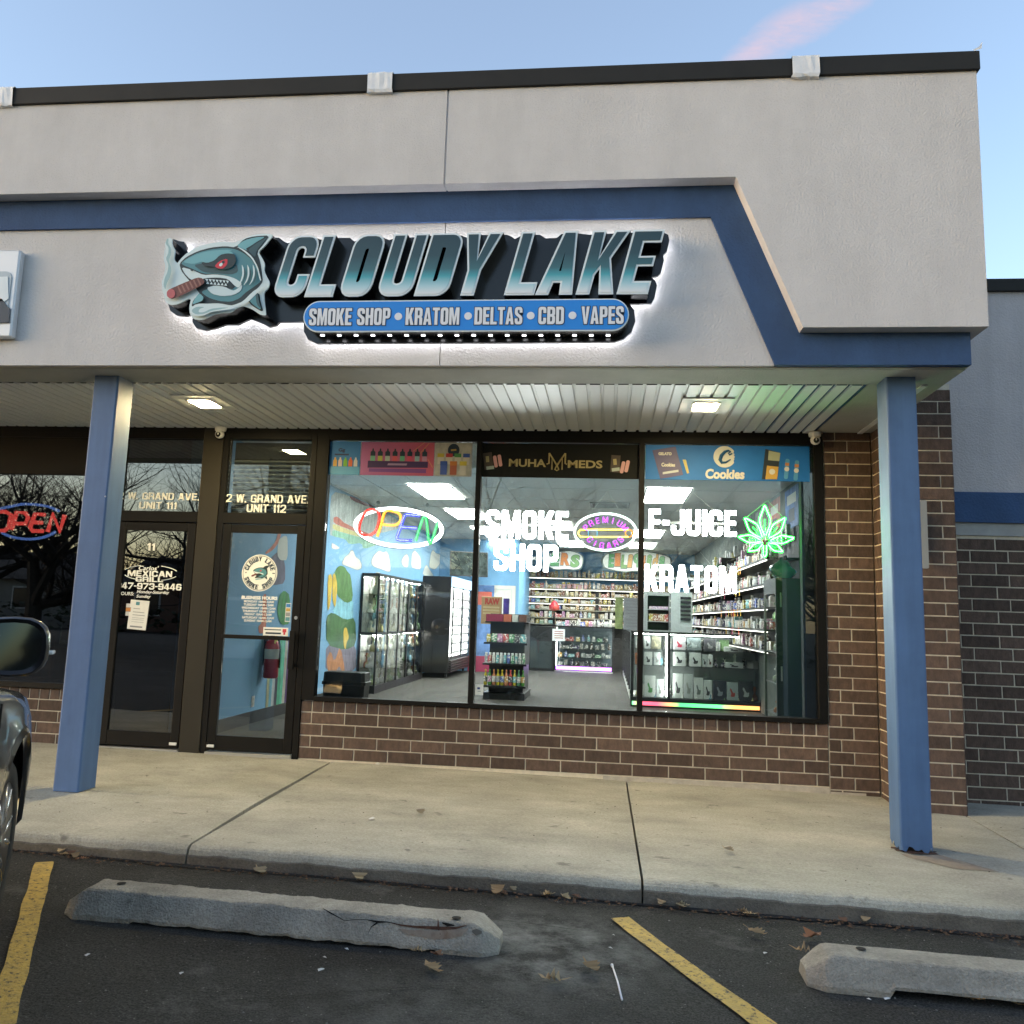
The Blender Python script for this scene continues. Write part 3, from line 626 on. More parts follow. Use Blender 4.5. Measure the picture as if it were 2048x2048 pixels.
# underside: stucco border and grooved soffit boards
MB().box(-9, 5.008, FYp + 0.062, -2.115, 2.9975, 3.003).obj('soffit_drip_edge', stucco_under, bld)
MB().box(-9, 5.008, -2.105, -1.705, 2.9970, 3.003).obj('soffit_border', stucco_under, bld)
MB().box(4.505, 5.008, -1.704, -0.02, 2.9965, 3.003).obj('soffit_end_panel', stucco_under, bld)
MB().box(4.86, 4.90, -1.70, -0.02, 2.986, 2.9964).obj('soffit_trim', soffm, bld)
p = 0.1016
m_ = MB(); c_ = 0.020
prof = [(0, 0.016), (0.003, 0.016), (0.006, 0.0), (p - c_ - 0.002, 0.0), (p - c_ + 0.002, 0.014), (p, 0.016)]
vs_ = []
for y in (-1.703, -0.012):
    vs_ += [(a, y, z) for a, z in prof]
k = len(prof)
m_.add(vs_, [(i, i + 1, k + i + 1, k + i) for i in range(k - 1)])
sme = m_.mesh('soffit_board')
x = 4.492 - p
while x > -4.2:
    link('soffit_board', sme, soffm, bld, (x, 0, 2.990 + random.uniform(-.0012, .0012))); x -= p
MB().box(-9, 4.50, -1.7035, 0.0, 3.012, 3.02).obj('soffit_deck', mat('soffit_deck_dark', (0.05, 0.05, 0.05), 0.9), bld)
MB().box(-9, 4.50, -0.0125, -0.004, 2.93, 3.01).obj('soffit_closure', bronze, bld)
# coping in sheets, with white tape over the laps
cx_ = [-9, -1.83, 1.18, 4.20, 5.10]
pts_ = [atY(35, 188, UYp).x, atY(790, 160, UYp).x, atY(1640, 130, UYp).x]
cuts = [-9, pts_[0] - 0.1, pts_[1] - 0.1, pts_[2] - 0.1, 5.098]
for i in range(4):
    MB().cbox(cuts[i] + 0.002, cuts[i + 1] - 0.002, UYp - 0.022 - 0.002 * (i % 2), 0.4, 4.965, 5.095 + 0.002 * (i % 2), 0.004).obj('coping', dark_flash, bld)
for i, xx in enumerate(pts_):
    t_ = MB(); x0 = xx - 0.19; n = 7; yy = UYp - 0.029
    prof = [(-2.0, 5.104), (yy, 5.103), (yy - 0.002, 5.09), (yy - .001, 4.975), (yy + 0.006, 4.955), (yy + 0.03, 4.948)]
    vs_ = [];
    for j in range(n):
        for (y, z) in prof: vs_.append((x0 + 0.18 * j / (n - 1) + random.uniform(-.006, .006), y - random.uniform(0, .006), z + random.uniform(-.006, .004) * (1 if z < 5.0 else .3)))
    kk = len(prof)
    t_.add(vs_, [(j * kk + q, (j + 1) * kk + q, (j + 1) * kk + q + 1, j * kk + q + 1) for j in range(n - 1) for q in range(kk - 1)])
    t_.obj('flashing_tape', tape, bld)
MB().add([(5.05, UYp - 0.03, 5.098), (5.105, UYp - .03, 5.105), (5.112, UYp - .028, 5.155), (5.09, UYp - .03, 5.12), (5.075, UYp - .031, 5.11), (5.06, UYp - 0.03, 5.09)], [(0, 1, 2, 3, 4), (0, 5, 1)]).obj('bent_coping_corner', tape, bld)

# ---------------- blue columns
for (x0, y0, gz0, rust) in ((4.5631, -1.9155, pz(4.6, -1.9), True), (-1.1337, -1.9146, pz(-1.1, -1.9), False)):
    c = thing('column', None, None); c.parent = bld
    wd, dp = 0.1948, 0.2313
    cm = MB(); vs_ = []; n = 14
    rows = [gz0 + (0.028 if rust else 0.004)] + [gz0 + 0.06] + [gz0 + 0.06 + (3.0042 - gz0 - 0.06) * i / 12 for i in range(1, 13)]
    loop = []
    r_ = 0.012
    for (ax, ay, a0) in ((x0 + r_, y0 + r_, 180), (x0 + wd - r_, y0 + r_, 270), (x0 + wd - r_, y0 + dp - r_, 0), (x0 + r_, y0 + dp - r_, 90)):
        loop += [(ax + r_ * math.cos(rad(a0 + t)), ay + r_ * math.sin(rad(a0 + t))) for t in (0, 45, 90)]
    # a finer bottom ring eaten by rust
    fine = []
    for i in range(len(loop)):
        a, b_ = Vector(loop[i]), Vector(loop[(i + 1) % len(loop)]); st = max(1, int((b_ - a).length / 0.018))
        for q in range(st): fine.append(tuple(a + (b_ - a) * q / st))
    N_ = len(fine)
    for ri, z in enumerate(rows):
        for (a, b_) in fine:
            zz = z
            if ri == 0 and rust: zz += random.uniform(-.022, .020) - 0.006
            vs_.append((a, b_, zz))
    cm.add(vs_, [(r0 * N_ + i, r0 * N_ + (i + 1) % N_, (r0 + 1) * N_ + (i + 1) % N_, (r0 + 1) * N_ + i) for r0 in range(len(rows) - 1) for i in range(N_)])
    cm.obj('column_shaft', bluep, c)
    MB().box(x0 + .02, x0 + wd - .02, y0 + .02, y0 + dp - .02, gz0 - .1, gz0 + 0.10).obj('column_core', mat('rusty_steel', (0.030, 0.016, 0.010), 0.9, var=0.5, scale=30), c)
    if rust:
        for (dx, dy, rr) in ((.01, .03, .03), (-.01, .10, .025), (.06, -.005, .035), (.12, -.01, .03), (.185, -.005, .03), (.2, .05, .025)):
            vs_ = [(x0 + dx, y0 + dy, gz0 + .008)]; 
            for t in range(8):
                q = rr * random.uniform(.5, 1.2); vs_.append((x0 + dx + q * 1.5 * math.cos(t * .785), y0 + dy + q * math.sin(t * .785), gz0 + .003 + random.uniform(0, .006)))
            MB().add(vs_, [(0, i, i % 8 + 1) for i in range(1, 9)]).obj('rust_flake', mat('rust', (0.085, 0.040, 0.028), 0.95, var=0.5, scale=40, bump=0.5), c)
# rust stain trailing from the right column over the pavement
def stain(pts, m, name):
    tris = [(0, i, i + 1) for i in range(1, len(pts) - 1)]
    o = MB().add([(p[0], p[1], pz(p[0], p[1]) + 0.0035) for p in pts], tris).obj(name, m, walk); return o

# ================================================================== brickwork
BM = {}
def brick_mesh(ln, ht):
    key = (round(ln, 3), round(ht, 3))
    if key not in BM:
        var_ = []
        for q in range(3):
            c = 0.004; d = 0.03; j = lambda: random.uniform(-.0012, .0012)
            vs_ = [(c + j(), 0, c + j()), (ln - c + j(), 0, c + j()), (ln - c + j(), 0, ht - c + j()), (c + j(), 0, ht - c + j()),
                   (j(), c, j()), (ln + j(), c, j()), (ln + j(), c, ht + j()), (j(), c, ht + j()), (0, d, 0), (ln, d, 0), (ln, d, ht), (0, d, ht)]
            fs = [(0, 1, 2, 3)] + [(4 + i, 4 + (i + 1) % 4, (i + 1) % 4, i) for i in range(4)] + [(8 + i, 8 + (i + 1) % 4, 4 + (i + 1) % 4, 4 + i) for i in range(4)]
            var_.append(MB().add(vs_, fs).mesh('brick'))
        BM[key] = var_
    return random.choice(BM[key])
CO = 0.1016; JT = 0.010
def course(parent, org, ux, x0, x1, z, first, step=0.3048, m=None):
    """one course along the horizontal direction ux from x0 to x1; 'first' is the x of the first joint"""
    rz = math.atan2(ux[1], ux[0]); cuts_ = [x0]; x = first
    while x < x1 - 0.03:
        if x > x0 + 0.03: cuts_.append(x)
        x += step
    cuts_.append(x1)
    nrm_ = Vector((ux[1], -ux[0], 0))
    for a, b_ in zip(cuts_, cuts_[1:]):
        ln = b_ - a - JT
        if ln < 0.012: continue
        p_ = Vector(org) + Vector((ux[0], ux[1], 0)) * (a + JT / 2) + Vector((0, 0, z + JT / 2)) + nrm_ * random.uniform(-.0012, .0015)
        o = link('brick', brick_mesh(ln, CO - JT), m or brickm, parent, p_, rz)
# sill wall under the shop window
wall1 = MB().box(0.004, 4.570, 0.0065, 0.25, -0.30, 0.500).obj('window_sill_wall', mortar, bld)
for r_ in range(4):
    course(wall1, (0, 0, 0), (1, 0), 0.0, 4.572, 0.4064 - CO * (r_ + 1), 0.1016 if r_ % 2 == 0 else 0.2032)
course(wall1, (0, 0, 0), (1, 0), 0.0, 4.572, 0.4064, 0.1016, 0.1016)
MB().box(2.7, 4.57, -0.004, 0.02, -0.07, -0.006).obj('concrete_footing', mat('footing', (0.42, 0.38, 0.32), 0.95, var=0.2, scale=10, bump=0.6), wall1)
MB().box(4.574, 4.86, -0.002, 0.02, -0.115, -0.035).obj('concrete_footing', MATS['footing'], wall1)
# pier and wing wall at the right end
PZ0 = 0.488 - CO * 6
wall2 = MB().box(4.574, 4.9715, 0.0065, 0.25, -0.35, 3.02).obj('brick_pier', mortar, bld)
for r_ in range(31):
    z = PZ0 + CO * r_
    if z > 2.98: break
    course(wall2, (0, 0, 0), (1, 0), 4.572, 4.978, z, 4.572 + (0.1016 if r_ % 2 == 0 else 0.2032))
WX0, WX1, WY = 4.978, 5.458, -0.5535
wall3 = MB().box(WX0 + .0065, WX1 - .0065, WY + .0065, 0.25, -0.35, 3.30).obj('wing_wall', mortar, bld)
WZ0 = 0.7163 - CO * 9
for r_ in range(35):
    z = WZ0 + CO * r_
    if z > 3.16: break
    course(wall3, (0, WY, 0), (1, 0), WX0, WX1, z, WX1 - 0.1016 if r_ % 2 == 0 else WX1 - 0.3048, 0.3048)
    course(wall3, (WX0, 0, 0), (0, -1), 0.0, 0.5535, PZ0 + CO * r_, 0.1 if r_ % 2 else 0.25)
    course(wall3, (WX1, WY, 0), (0, 1), 0.0, 0.5535, z, 0.2 if r_ % 2 else 0.1)
# wall of the recessed part to the right
wall4 = MB().box(WX1, 11.0, 0.0065, 0.3, -0.4, 2.12).obj('side_brick_wall', mortar, bld)
for r_ in range(24):
    z = -0.138 + CO * r_
    if z > 2.04: break
    course(wall4, (0, 0, 0), (1, 0), WX1 + 0.09, 8.4, z, WX1 + 0.30 if r_ % 2 == 0 else WX1 + 0.20)
MB().box(WX1 + .07, 8.4, -0.006, 0.0055, -0.17, -0.128).obj('concrete_footing', MATS['footing'], wall4)
fbm = bpy.data.materials.new('far_brick'); fbm.use_nodes = True; t = fbm.node_tree; b = t.nodes['Principled BSDF']; b.inputs['Roughness'].default_value = .9
tcn = t.nodes.new('ShaderNodeTexCoord'); mp_ = t.nodes.new('ShaderNodeMapping'); mp_.inputs['Rotation'].default_value = (rad(90), 0, 0); brn = t.nodes.new('ShaderNodeTexBrick')
brn.inputs['Scale'].default_value = 1; brn.inputs['Brick Width'].default_value = .3048; brn.inputs['Row Height'].default_value = .1016; brn.inputs['Mortar Size'].default_value = .005; brn.offset = .33
brn.inputs['Color1'].default_value = (.11, .068, .049, 1); brn.inputs['Color2'].default_value = (.08, .05, .037, 1); brn.inputs['Mortar'].default_value = (.6, .54, .42, 1)
t.links.new(tcn.outputs['Object'], mp_.inputs['Vector']); t.links.new(mp_.outputs['Vector'], brn.inputs['Vector']); t.links.new(brn.outputs['Color'], b.inputs['Base Color'])
MB().box(8.401, 11.0, 0.0, 0.006, -0.14, 2.10).obj('far_brick_wall', fbm, wall4)
MB().box(WX1, 11, -0.012, 0.3, 2.121, 2.23).obj('grey_flashing', mat('grey_flashing', (0.34, 0.34, 0.33), 0.6, var=0.15, scale=6), bld)
MB().box(WX1, 11, -0.045, 0.3, 2.2305, 2.488).obj('side_blue_band', blue, bld)
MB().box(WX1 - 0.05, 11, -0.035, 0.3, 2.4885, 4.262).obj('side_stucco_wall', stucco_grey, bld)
MB().box(WX1 - 0.1, 11, -0.075, 0.3, 4.2625, 4.37).obj('side_coping', dark_flash, bld)
MB().box(4.98, 11, 0.26, 17.2, -0.5, 4.1).obj('side_unit_mass', stucco_grey, bld)
# sill wall under the restaurant window
wall5 = MB().box(-6, -1.905, 0.0065, 0.25, -0.30, 0.500).obj('restaurant_sill_wall', mortar, bld)
for r_ in range(4):
    course(wall5, (0, 0, 0), (1, 0), -4.6, -1.9, 0.4064 - CO * (r_ + 1), -4.6 + (0.25 if r_ % 2 == 0 else 0.15))
course(wall5, (0, 0, 0), (1, 0), -4.6, -1.9, 0.4064, -4.55, 0.1016)

# ================================================================== shop front frames
def frame(name, boxes, m=bronze, parent=None):
    b_ = MB()
    for q in boxes: b_.cbox(*q, 0.003)
    return b_.obj(name, m, parent or bld)
win = thing('window', None, None); win.parent = bld
ZS, ZH = 0.509, 2.93
frame('window_sill_frame', [(0.118, 4.49, -0.030, 0.09, ZS, ZS + 0.038)], parent=win)
frame('window_head_frame', [(0.118, 4.49, -0.012, 0.09, 2.885, 2.985)], parent=win)
frame('jamb', [(0.002, 0.116, -0.012, 0.09, ZS + .001, 2.985)], parent=win)
frame('jamb', [(4.492, 4.5695, -0.012, 0.09, ZS + .001, 2.985)], parent=win)
for xm in (1.534, 3.004):
    frame('mullion', [(xm - 0.024, xm + 0.024, -0.020, 0.08, ZS + 0.0385, 2.884)], bronze_l if False else bronze, win)
for a, b_ in ((0.1165, 1.5095), (1.5585, 2.9795), (3.0285, 4.4915)):
    MB().box(a, b_, 0.030, 0.036, ZS + 0.0385, 2.884).obj('pane', pane_glass, win)
MB().box(0.12, 4.57, 0.092, 0.50, 0.455, 0.498).obj('window_ledge', mat('ledge_paint', (0.55, 0.55, 0.53), 0.5), win)

def door_unit(name, xl, xr, label=None, leaf_m=bronze, pane_glass=pane_glass):
    d = thing(name, None, None); d.parent = bld
    zt, zb = 2.05, 0.012
    zb0 = pz(xl, 0)
    frame('door_frame', [(xl - 0.055, xl, -0.012, 0.08, zb0 - .02, 2.985), (xr, xr + 0.055, -0.012, 0.08, zb0 - .02, 2.985)], parent=d)
    frame('transom_bar', [(xl + .0005, xr - .0005, -0.016, 0.08, 2.085, 2.185)], parent=d)
    frame('transom_head', [(xl + .0005, xr - .0005, -0.012, 0.08, 2.885, 2.985)], parent=d)
    MB().box(xl + .001, xr - .001, 0.03, 0.036, 2.1855, 2.8845).obj('transom_pane', pane_glass, d)
    leaf = thing('door_leaf', None, None); leaf.parent = d
    st = 0.085
    frame('stile', [(xl + 0.006, xl + st, -0.008, 0.036, 0.035, 2.078)], leaf_m, leaf)
    frame('stile', [(xr - st, xr - 0.006, -0.008, 0.036, 0.035, 2.078)], leaf_m, leaf)
    frame('bottom_rail', [(xl + st + .0005, xr - st - .0005, -0.006, 0.034, 0.036, 0.165)], leaf_m, leaf)
    frame('top_rail', [(xl + st + .0005, xr - st - .0005, -0.006, 0.034, 2.0, 2.077)], leaf_m, leaf)
    MB().box(xl + st + .001, xr - st - .001, 0.010, 0.016, 0.1655, 1.9995).obj('door_pane', pane_glass, leaf)
    frame('threshold', [(xl, xr, -0.03, 0.12, zb0 - 0.02, 0.022)], mat('aluminium', (0.45, 0.45, 0.44), 0.4, metal=0.8), d)
    return d, leaf
d1, leaf1 = door_unit('shop_door', -0.86, -0.055)
frame('push_bar', [(-0.775, -0.14, -0.045, -0.028, 1.03, 1.065)], parent=leaf1)
frame('pull_handle', [(-0.125, -0.075, -0.075, -0.055, 0.78, 1.12)], parent=leaf1)
frame('pull_handle_bracket', [(-0.11, -0.09, -0.056, -0.006, 0.80, 0.83), (-0.11, -0.09, -0.056, -0.006, 1.06, 1.09)], parent=leaf1)
MB().lathe([(0.016, 0.0), (0.016, 0.012), (0.012, 0.016), (0.0, 0.017)], 14, (-0.098, -0.009, 1.235), 'Y').obj('lock_cylinder', mat('steel', (0.6, 0.6, 0.6), 0.3, metal=0.9), leaf1)
MB().box(-0.85, -0.83, -0.03, -0.008, 0.05, 0.1).obj('hinge', bronze, leaf1)
d2, leaf2 = door_unit('restaurant_door', -1.90, -1.115, pane_glass=film_glass)
frame('door_pillar', [(-1.1095, -0.8655 - 0.05, -0.020, 0.09, -0.02, 2.985)], bronze_l)
frame('threshold_clip', [(-1.20, -1.13, -0.031, -0.02, 0.06, 0.085)], mat('white_plastic', (0.7, 0.7, 0.68), 0.5), leaf2)
frame('threshold_clip', [(-0.845, -0.775, -0.031, -0.02, 0.06, 0.085)], MATS['white_plastic'], leaf1)
# restaurant window to the left
win2 = thing('restaurant_window', None, None); win2.parent = bld
frame('window_sill_frame', [(-6, -1.96, -0.03, 0.09, ZS, ZS + 0.05)], parent=win2)
frame('window_head_frame', [(-6, -1.96, -0.012, 0.09, 2.885, 2.985)], parent=win2)
frame('transom_panel', [(-6, -1.96, -0.002, 0.06, 2.52, 2.884)], bronze, win2)
MB().box(-6, -1.962, 0.03, 0.036, ZS + 0.0505, 2.519).obj('pane', film_glass, win2)
MB().box(-1.959, -1.9555, -0.012, 0.08, 0.5, 2.985).obj('jamb', bronze, win2)

# ================================================================== rooms
ZF, ZC, XL, XR_, YB = 0.05, 3.06, -1.18, 4.96, 16.45
mural_blue = mat('mural_sky_blue', (0.20, 0.42, 0.66), 0.7, var=0.06, scale=2)
ceilm = mat('ceiling_tile', (0.60, 0.60, 0.57), 0.9, var=0.04, scale=20)
MB().box(XL, XR_ + .3, 0.10, YB, ZF - 0.2, ZF).obj('shop_floor', None, bld)
fl = bpy.data.objects['shop_floor']
def laminate():
    m = bpy.data.materials.new('laminate'); m.use_nodes = True
    t = m.node_tree; b = t.nodes['Principled BSDF']; nn = t.nodes.new; lk = t.links.new
    tcn = nn('ShaderNodeTexCoord'); mp_ = nn('ShaderNodeMapping'); mp_.inputs['Rotation'].default_value = (0, 0, rad(90)); lk(tcn.outputs['Object'], mp_.inputs['Vector'])
    br = nn('ShaderNodeTexBrick'); br.inputs['Scale'].default_value = 1; br.inputs['Brick Width'].default_value = 1.2; br.inputs['Row Height'].default_value = 0.18; br.inputs['Mortar Size'].default_value = 0.003
    br.inputs['Color1'].default_value = (0.095, 0.088, 0.077, 1); br.inputs['Color2'].default_value = (0.066, 0.061, 0.053, 1); br.inputs['Mortar'].default_value = (0.1, 0.09, 0.08, 1)
    lk(mp_.outputs['Vector'], br.inputs['Vector']); n = nn('ShaderNodeTexNoise'); n.inputs['Scale'].default_value = 6; mp2 = nn('ShaderNodeMapping'); mp2.inputs['Scale'].default_value = (6, 0.6, 1); lk(tcn.outputs['Object'], mp2.inputs['Vector']); lk(mp2.outputs['Vector'], n.inputs['Vector'])
    mu = nn('ShaderNodeMixRGB'); mu.blend_type = 'MULTIPLY'; mu.inputs['Fac'].default_value = 0.5; lk(br.outputs['Color'], mu.inputs['Color1']); lk(n.outputs['Color'], mu.inputs['Color2'])
    lk(mu.outputs['Color'], b.inputs['Base Color']); b.inputs['Roughness'].default_value = 0.75; b.inputs['Specular IOR Level'].default_value = 0.25
    return m
fl.data.materials.append(laminate())
MB().box(XL, XR_ + .3, 0.10, YB, ZC, ZC + 0.1).obj('shop_ceiling', ceilm, bld)
# ceiling grid
g_ = MB(); gm = mat('ceiling_grid', (0.5, 0.5, 0.48), 0.6)
for i in range(11): g_.box(XL + 0.05 + i * 0.61 - .012, XL + 0.05 + i * 0.61 + .012, 0.1, YB, ZC - 0.006, ZC - .001)
for i in range(13): g_.box(XL, XR_, 0.6 + i * 1.22 - .012, 0.6 + i * 1.22 + .012, ZC - 0.005, ZC - .0015)
g_.obj('ceiling_grid', gm, bld)
lw = MB().box(XL - 0.10, XL, 0.10, YB, -0.1, 3.2).obj('party_wall', mural_blue, bld)
MB().box(XL + .0005, XL + 0.014, 0.10, 6.0, ZF + .0005, ZF + 0.13).obj('baseboard', mat('black_rubber', (0.02, 0.02, 0.02), 0.5), lw)
MB().box(XR_, XR_ + 0.015, 0.26, YB, -0.1, 3.2).obj('right_shop_wall', mat('right_mural', (0.10, 0.13, 0.12), 0.8, var=0.6, scale=3, col2=(0.22, 0.24, 0.22)), bld)
MB().box(XL - 0.1, XR_ + .3, YB, YB + 0.1, -0.1, 3.2).obj('back_shop_wall', mural_blue, bld)
MB().box(4.40, 4.955, 0.10, 0.20, ZF, 3.05).obj('window_return_wall', mat('return_paint', (0.06, 0.06, 0.06), 0.8), bld)
# partition with the white stockroom door
px1 = atY(1035, 1250, 13.05).x
MB().box(XL, px1, 13.05, 13.2, ZF, ZC).obj('partition', mural_blue, bld)
MB().box(px1 - 0.12, px1, 13.2, YB, ZF, ZC).obj('partition_return', mural_blue, bld)
# restaurant room: dark
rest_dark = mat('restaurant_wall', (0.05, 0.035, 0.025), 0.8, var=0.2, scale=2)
MB().box(-6.2, -1.29, 0.10, 9, ZF - .2, ZF).obj('restaurant_floor', mat('dark_tile', (0.03, 0.025, 0.022), 0.35), bld)
MB().box(-6.2, -1.29, 0.10, 9, 3.0, 3.1).obj('restaurant_ceiling', rest_dark, bld)
MB().box(-6.3, -6.2, 0.0, 9, -.1, 3.1).obj('restaurant_side_wall', rest_dark, bld)
MB().box(-6.3, -1.29, 9, 9.1, -.1, 3.1).obj('restaurant_back_wall', rest_dark, bld)
MB().box(-1.292, -1.2805, 0.10, 9, -.1, 3.1).obj('restaurant_party_wall', rest_dark, bld)
MB().box(-9, 11, 16.56, 17.2, -0.5, 4.2).obj('rear_wall', stucco_grey, bld)
MB().box(-9, -6.31, 0.0, 17, -0.5, 4.2).obj('neighbour_unit_mass', stucco_grey, bld)
MB().box(-9, 4.99, 0.31, 17.2, 3.3, 4.3).obj('roof', dark_flash, bld)

# blinds behind the shop transom, and a white fitting behind the restaurant's
bl_ = thing('transom_blind', 'white slatted blind behind the UNIT 112 transom glass', 'blind', (-0.45, 0.12, 2.80))
MB().box(-.41, .39, .03, .035, -.62, .08).obj('dark_backing', mat('blind_backing', (.02, .02, .02), .8), bl_)
slm = mat('blind_slat', (.45, .46, .46), .5)
for k in range(12): MB().add([(-.40, -.012, -.10 - k * .042), (.385, -.012, -.10 - k * .042), (.385, .012, -.112 - k * .042), (-.40, .012, -.112 - k * .042), (-.40, -.012, -.103 - k * .042), (.385, -.012, -.103 - k * .042), (.385, .012, -.115 - k * .042), (-.40, .012, -.115 - k * .042)], [(0, 1, 2, 3), (7, 6, 5, 4), (0, 4, 5, 1), (1, 5, 6, 2), (2, 6, 7, 3), (3, 7, 4, 0)]).obj('slat', slm, bl_)
v = atY(298, 900, .25); v2 = atY(360, 868, .25)
tag(MB().cbox(v.x, v2.x, .25, .33, v.z, v2.z, .012).obj('white_fitting', mat('fitting_white', (.5, .48, .44), .6)), 'white box fitting behind the UNIT 111 transom glass', 'fitting')
v = atY(1844, 1137, -.60); v2 = atY(1851.5, 1001, -.60)
wpn = thing('wall_plate', 'narrow rounded grey plate on the wing wall beside the right column', 'plate', (v.x, -.60, v.z))
MB().prism([rrect(0, 0, v2.x - v.x, v2.z - v.z, .012)], -.02, .0).obj('plate_body', mat('plate_grey', (.30, .30, .29), .5, metal=.3), wpn)
MB().box(.005, .02, .0005, .055, .1, .45).obj('plate_bracket', blackm if False else bronze, wpn)
# ================================================================== main sign
def Z3(a, b): return 300 + a * 0.289855, 440 + b * 0.289855
def Z4(a, b): return 800 + a * 0.310559, 440 + b * 0.310559
SY = FYp + 0.022                     # face of the sign panel
YB0, YB1 = SY - 0.075, SY - 0.045     # black backer, stood off the wall
YF = SY - 0.215                      # front of the faces
def poly(pts, conv, Y): return [(lambda v: (v.x, v.z))(atY(*conv(*q), Y)) for q in pts]
blackg = mat('sign_black_gloss', (0.006, 0.006, 0.007), 0.22, spec=0.5)
trimw = mat('sign_white_trim', (0.66, 0.74, 0.78), 0.45)
sgn = thing('shop_sign', 'halo-lit black shop sign reading CLOUDY LAKE with a smoking shark head', 'shop sign', (1.6, SY, 3.3))
so_ = (1.6, SY, 3.3)
def spart(mb_, name, m, parent=None, smooth=False):
    o = mb_.obj(name, m, parent or sgn, smooth)
    if parent is None: unlift(o, so_)
    return o
back = [Z3(*q) for q in ((160, 130), (200, 145), (235, 150), (252, 180), (247, 205), (270, 225), (400, 190), (600, 178), (850, 122), (890, 122), (925, 148), (950, 160), (1080, 118), (1130, 118), (1180, 135), (1260, 123), (1380, 123), (1410, 148), (1480, 130), (1600, 118), (1650, 138), (1700, 123), (1880, 118))]
back += [Z4(*q) for q in ((250, 96), (400, 100), (430, 115), (520, 96), (690, 95), (720, 108), (740, 122), (790, 96), (860, 95), (900, 95), (940, 118), (1010, 115), (1040, 90), (1150, 86), (1220, 95), (1300, 90), (1480, 82), (1700, 82), (1728, 95), (1735, 130), (1720, 200), (1695, 225), (1700, 260), (1680, 340), (1660, 360), (1620, 368), (1645, 390), (1655, 420), (1640, 500), (1620, 535), (1480, 541), (1508, 580), (1516, 650), (1492, 720), (1440, 765), (1380, 785), (800, 790), (0, 793))]
back += [Z3(*q) for q in ((1150, 853), (1090, 825), (1062, 770), (1060, 702), (890, 705), (870, 727), (820, 737), (770, 712), (690, 682), (600, 722), (520, 722), (450, 747), (380, 762), (320, 747), (292, 705), (290, 655), (240, 664), (180, 657), (140, 627), (125, 580), (160, 540), (150, 400), (165, 300), (190, 250), (165, 180))]
bl = [(lambda v: (v.x, v.z))(atY(q[0], q[1], YB0)) for q in back]
spart(MB().prism([bl], YB0, YB1), 'backer', blackg)
# LED tape behind the backer edge: this lights the wall
led = glow('led_white', (0.93, 0.94, 1.0), 8.0)
inn = grow(bl, -0.028)
spart(MB().tube([(q[0], YB1 + 0.018, q[1]) for q in inn], 0.006, 4, closed=True), 'led_tape', led)
# letters
zt_ = atY(*Z4(1150, 70), YF).z; zb_ = atY(*Z4(1150, 480), YF).z
Hs = zt_ - zb_
sh = 0.245
gradm = bpy.data.materials.new('letter_gradient'); gradm.use_nodes = True
t = gradm.node_tree; b = t.nodes['Principled BSDF']; b.inputs['Roughness'].default_value = 0.4
tcn = t.nodes.new('ShaderNodeTexCoord'); sp = t.nodes.new('ShaderNodeSeparateXYZ'); cr = t.nodes.new('ShaderNodeValToRGB')
t.links.new(tcn.outputs['Generated'], sp.inputs[0]); t.links.new(sp.outputs['Z'], cr.inputs['Fac']); t.links.new(cr.outputs['Color'], b.inputs['Base Color'])
e = cr.color_ramp.elements
e[0].position = 0.02; e[0].color = (0.68, 0.74, 0.78, 1); e[1].position = 1.0; e[1].color = (0.018, 0.048, 0.066, 1)
for ps, cc in ((0.14, (0.38, 0.60, 0.68)), (0.30, (0.060, 0.33, 0.40)), (0.42, (0.042, 0.135, 0.165)), (0.65, (0.024, 0.066, 0.086))):
    q = cr.color_ramp.elements.new(ps); q.color = (*cc, 1)
pxl = lambda conv, a: atY(*conv(a, 540 if conv is Z3 else 480), YF).x
LET = [('C', pxl(Z3, 836), pxl(Z3, 1051)), ('L', pxl(Z3, 1062), pxl(Z3, 1257)), ('O', pxl(Z3, 1293), pxl(Z3, 1508)), ('U', pxl(Z3, 1555), pxl(Z3, 1795)),
       ('D', pxl(Z4, 88), pxl(Z4, 304)), ('Y', pxl(Z4, 312), pxl(Z4, 549)), ('L', pxl(Z4, 668), pxl(Z4, 862)), ('A', pxl(Z4, 868), pxl(Z4, 1108)), ('K', pxl(Z4, 1130), pxl(Z4, 1374)), ('E', pxl(Z4, 1393), pxl(Z4, 1596))]
for ch, xa, xb in LET:
    w_, lps = glyph(ch, W=0.56, s=0.215, h=0.20, r=0.20)
    o2 = 0.013
    def mp_(p): return (xa + p[0] / w_ * (xb - xa) + sh * p[1] * Hs, zb_ + p[1] * Hs)
    out_ = [clean([mp_(p) for p in lp]) for lp in lps]
    lt = thing('letter', None, None); lt.parent = sgn
    unlift(lt, so_)
    face = [grow(lp, -o2, True) if i == 0 else grow(lp, o2, False) for i, lp in enumerate(out_)]
    MB().prism(out_, YF + 0.012, YB0).obj('letter_return', blackg, lt)
    MB().prism(out_, YF, YF + 0.0115).obj('letter_trim', trimw, lt)
    MB().prism(face, YF - 0.003, YF - 0.0003).obj('letter_face', gradm, lt)
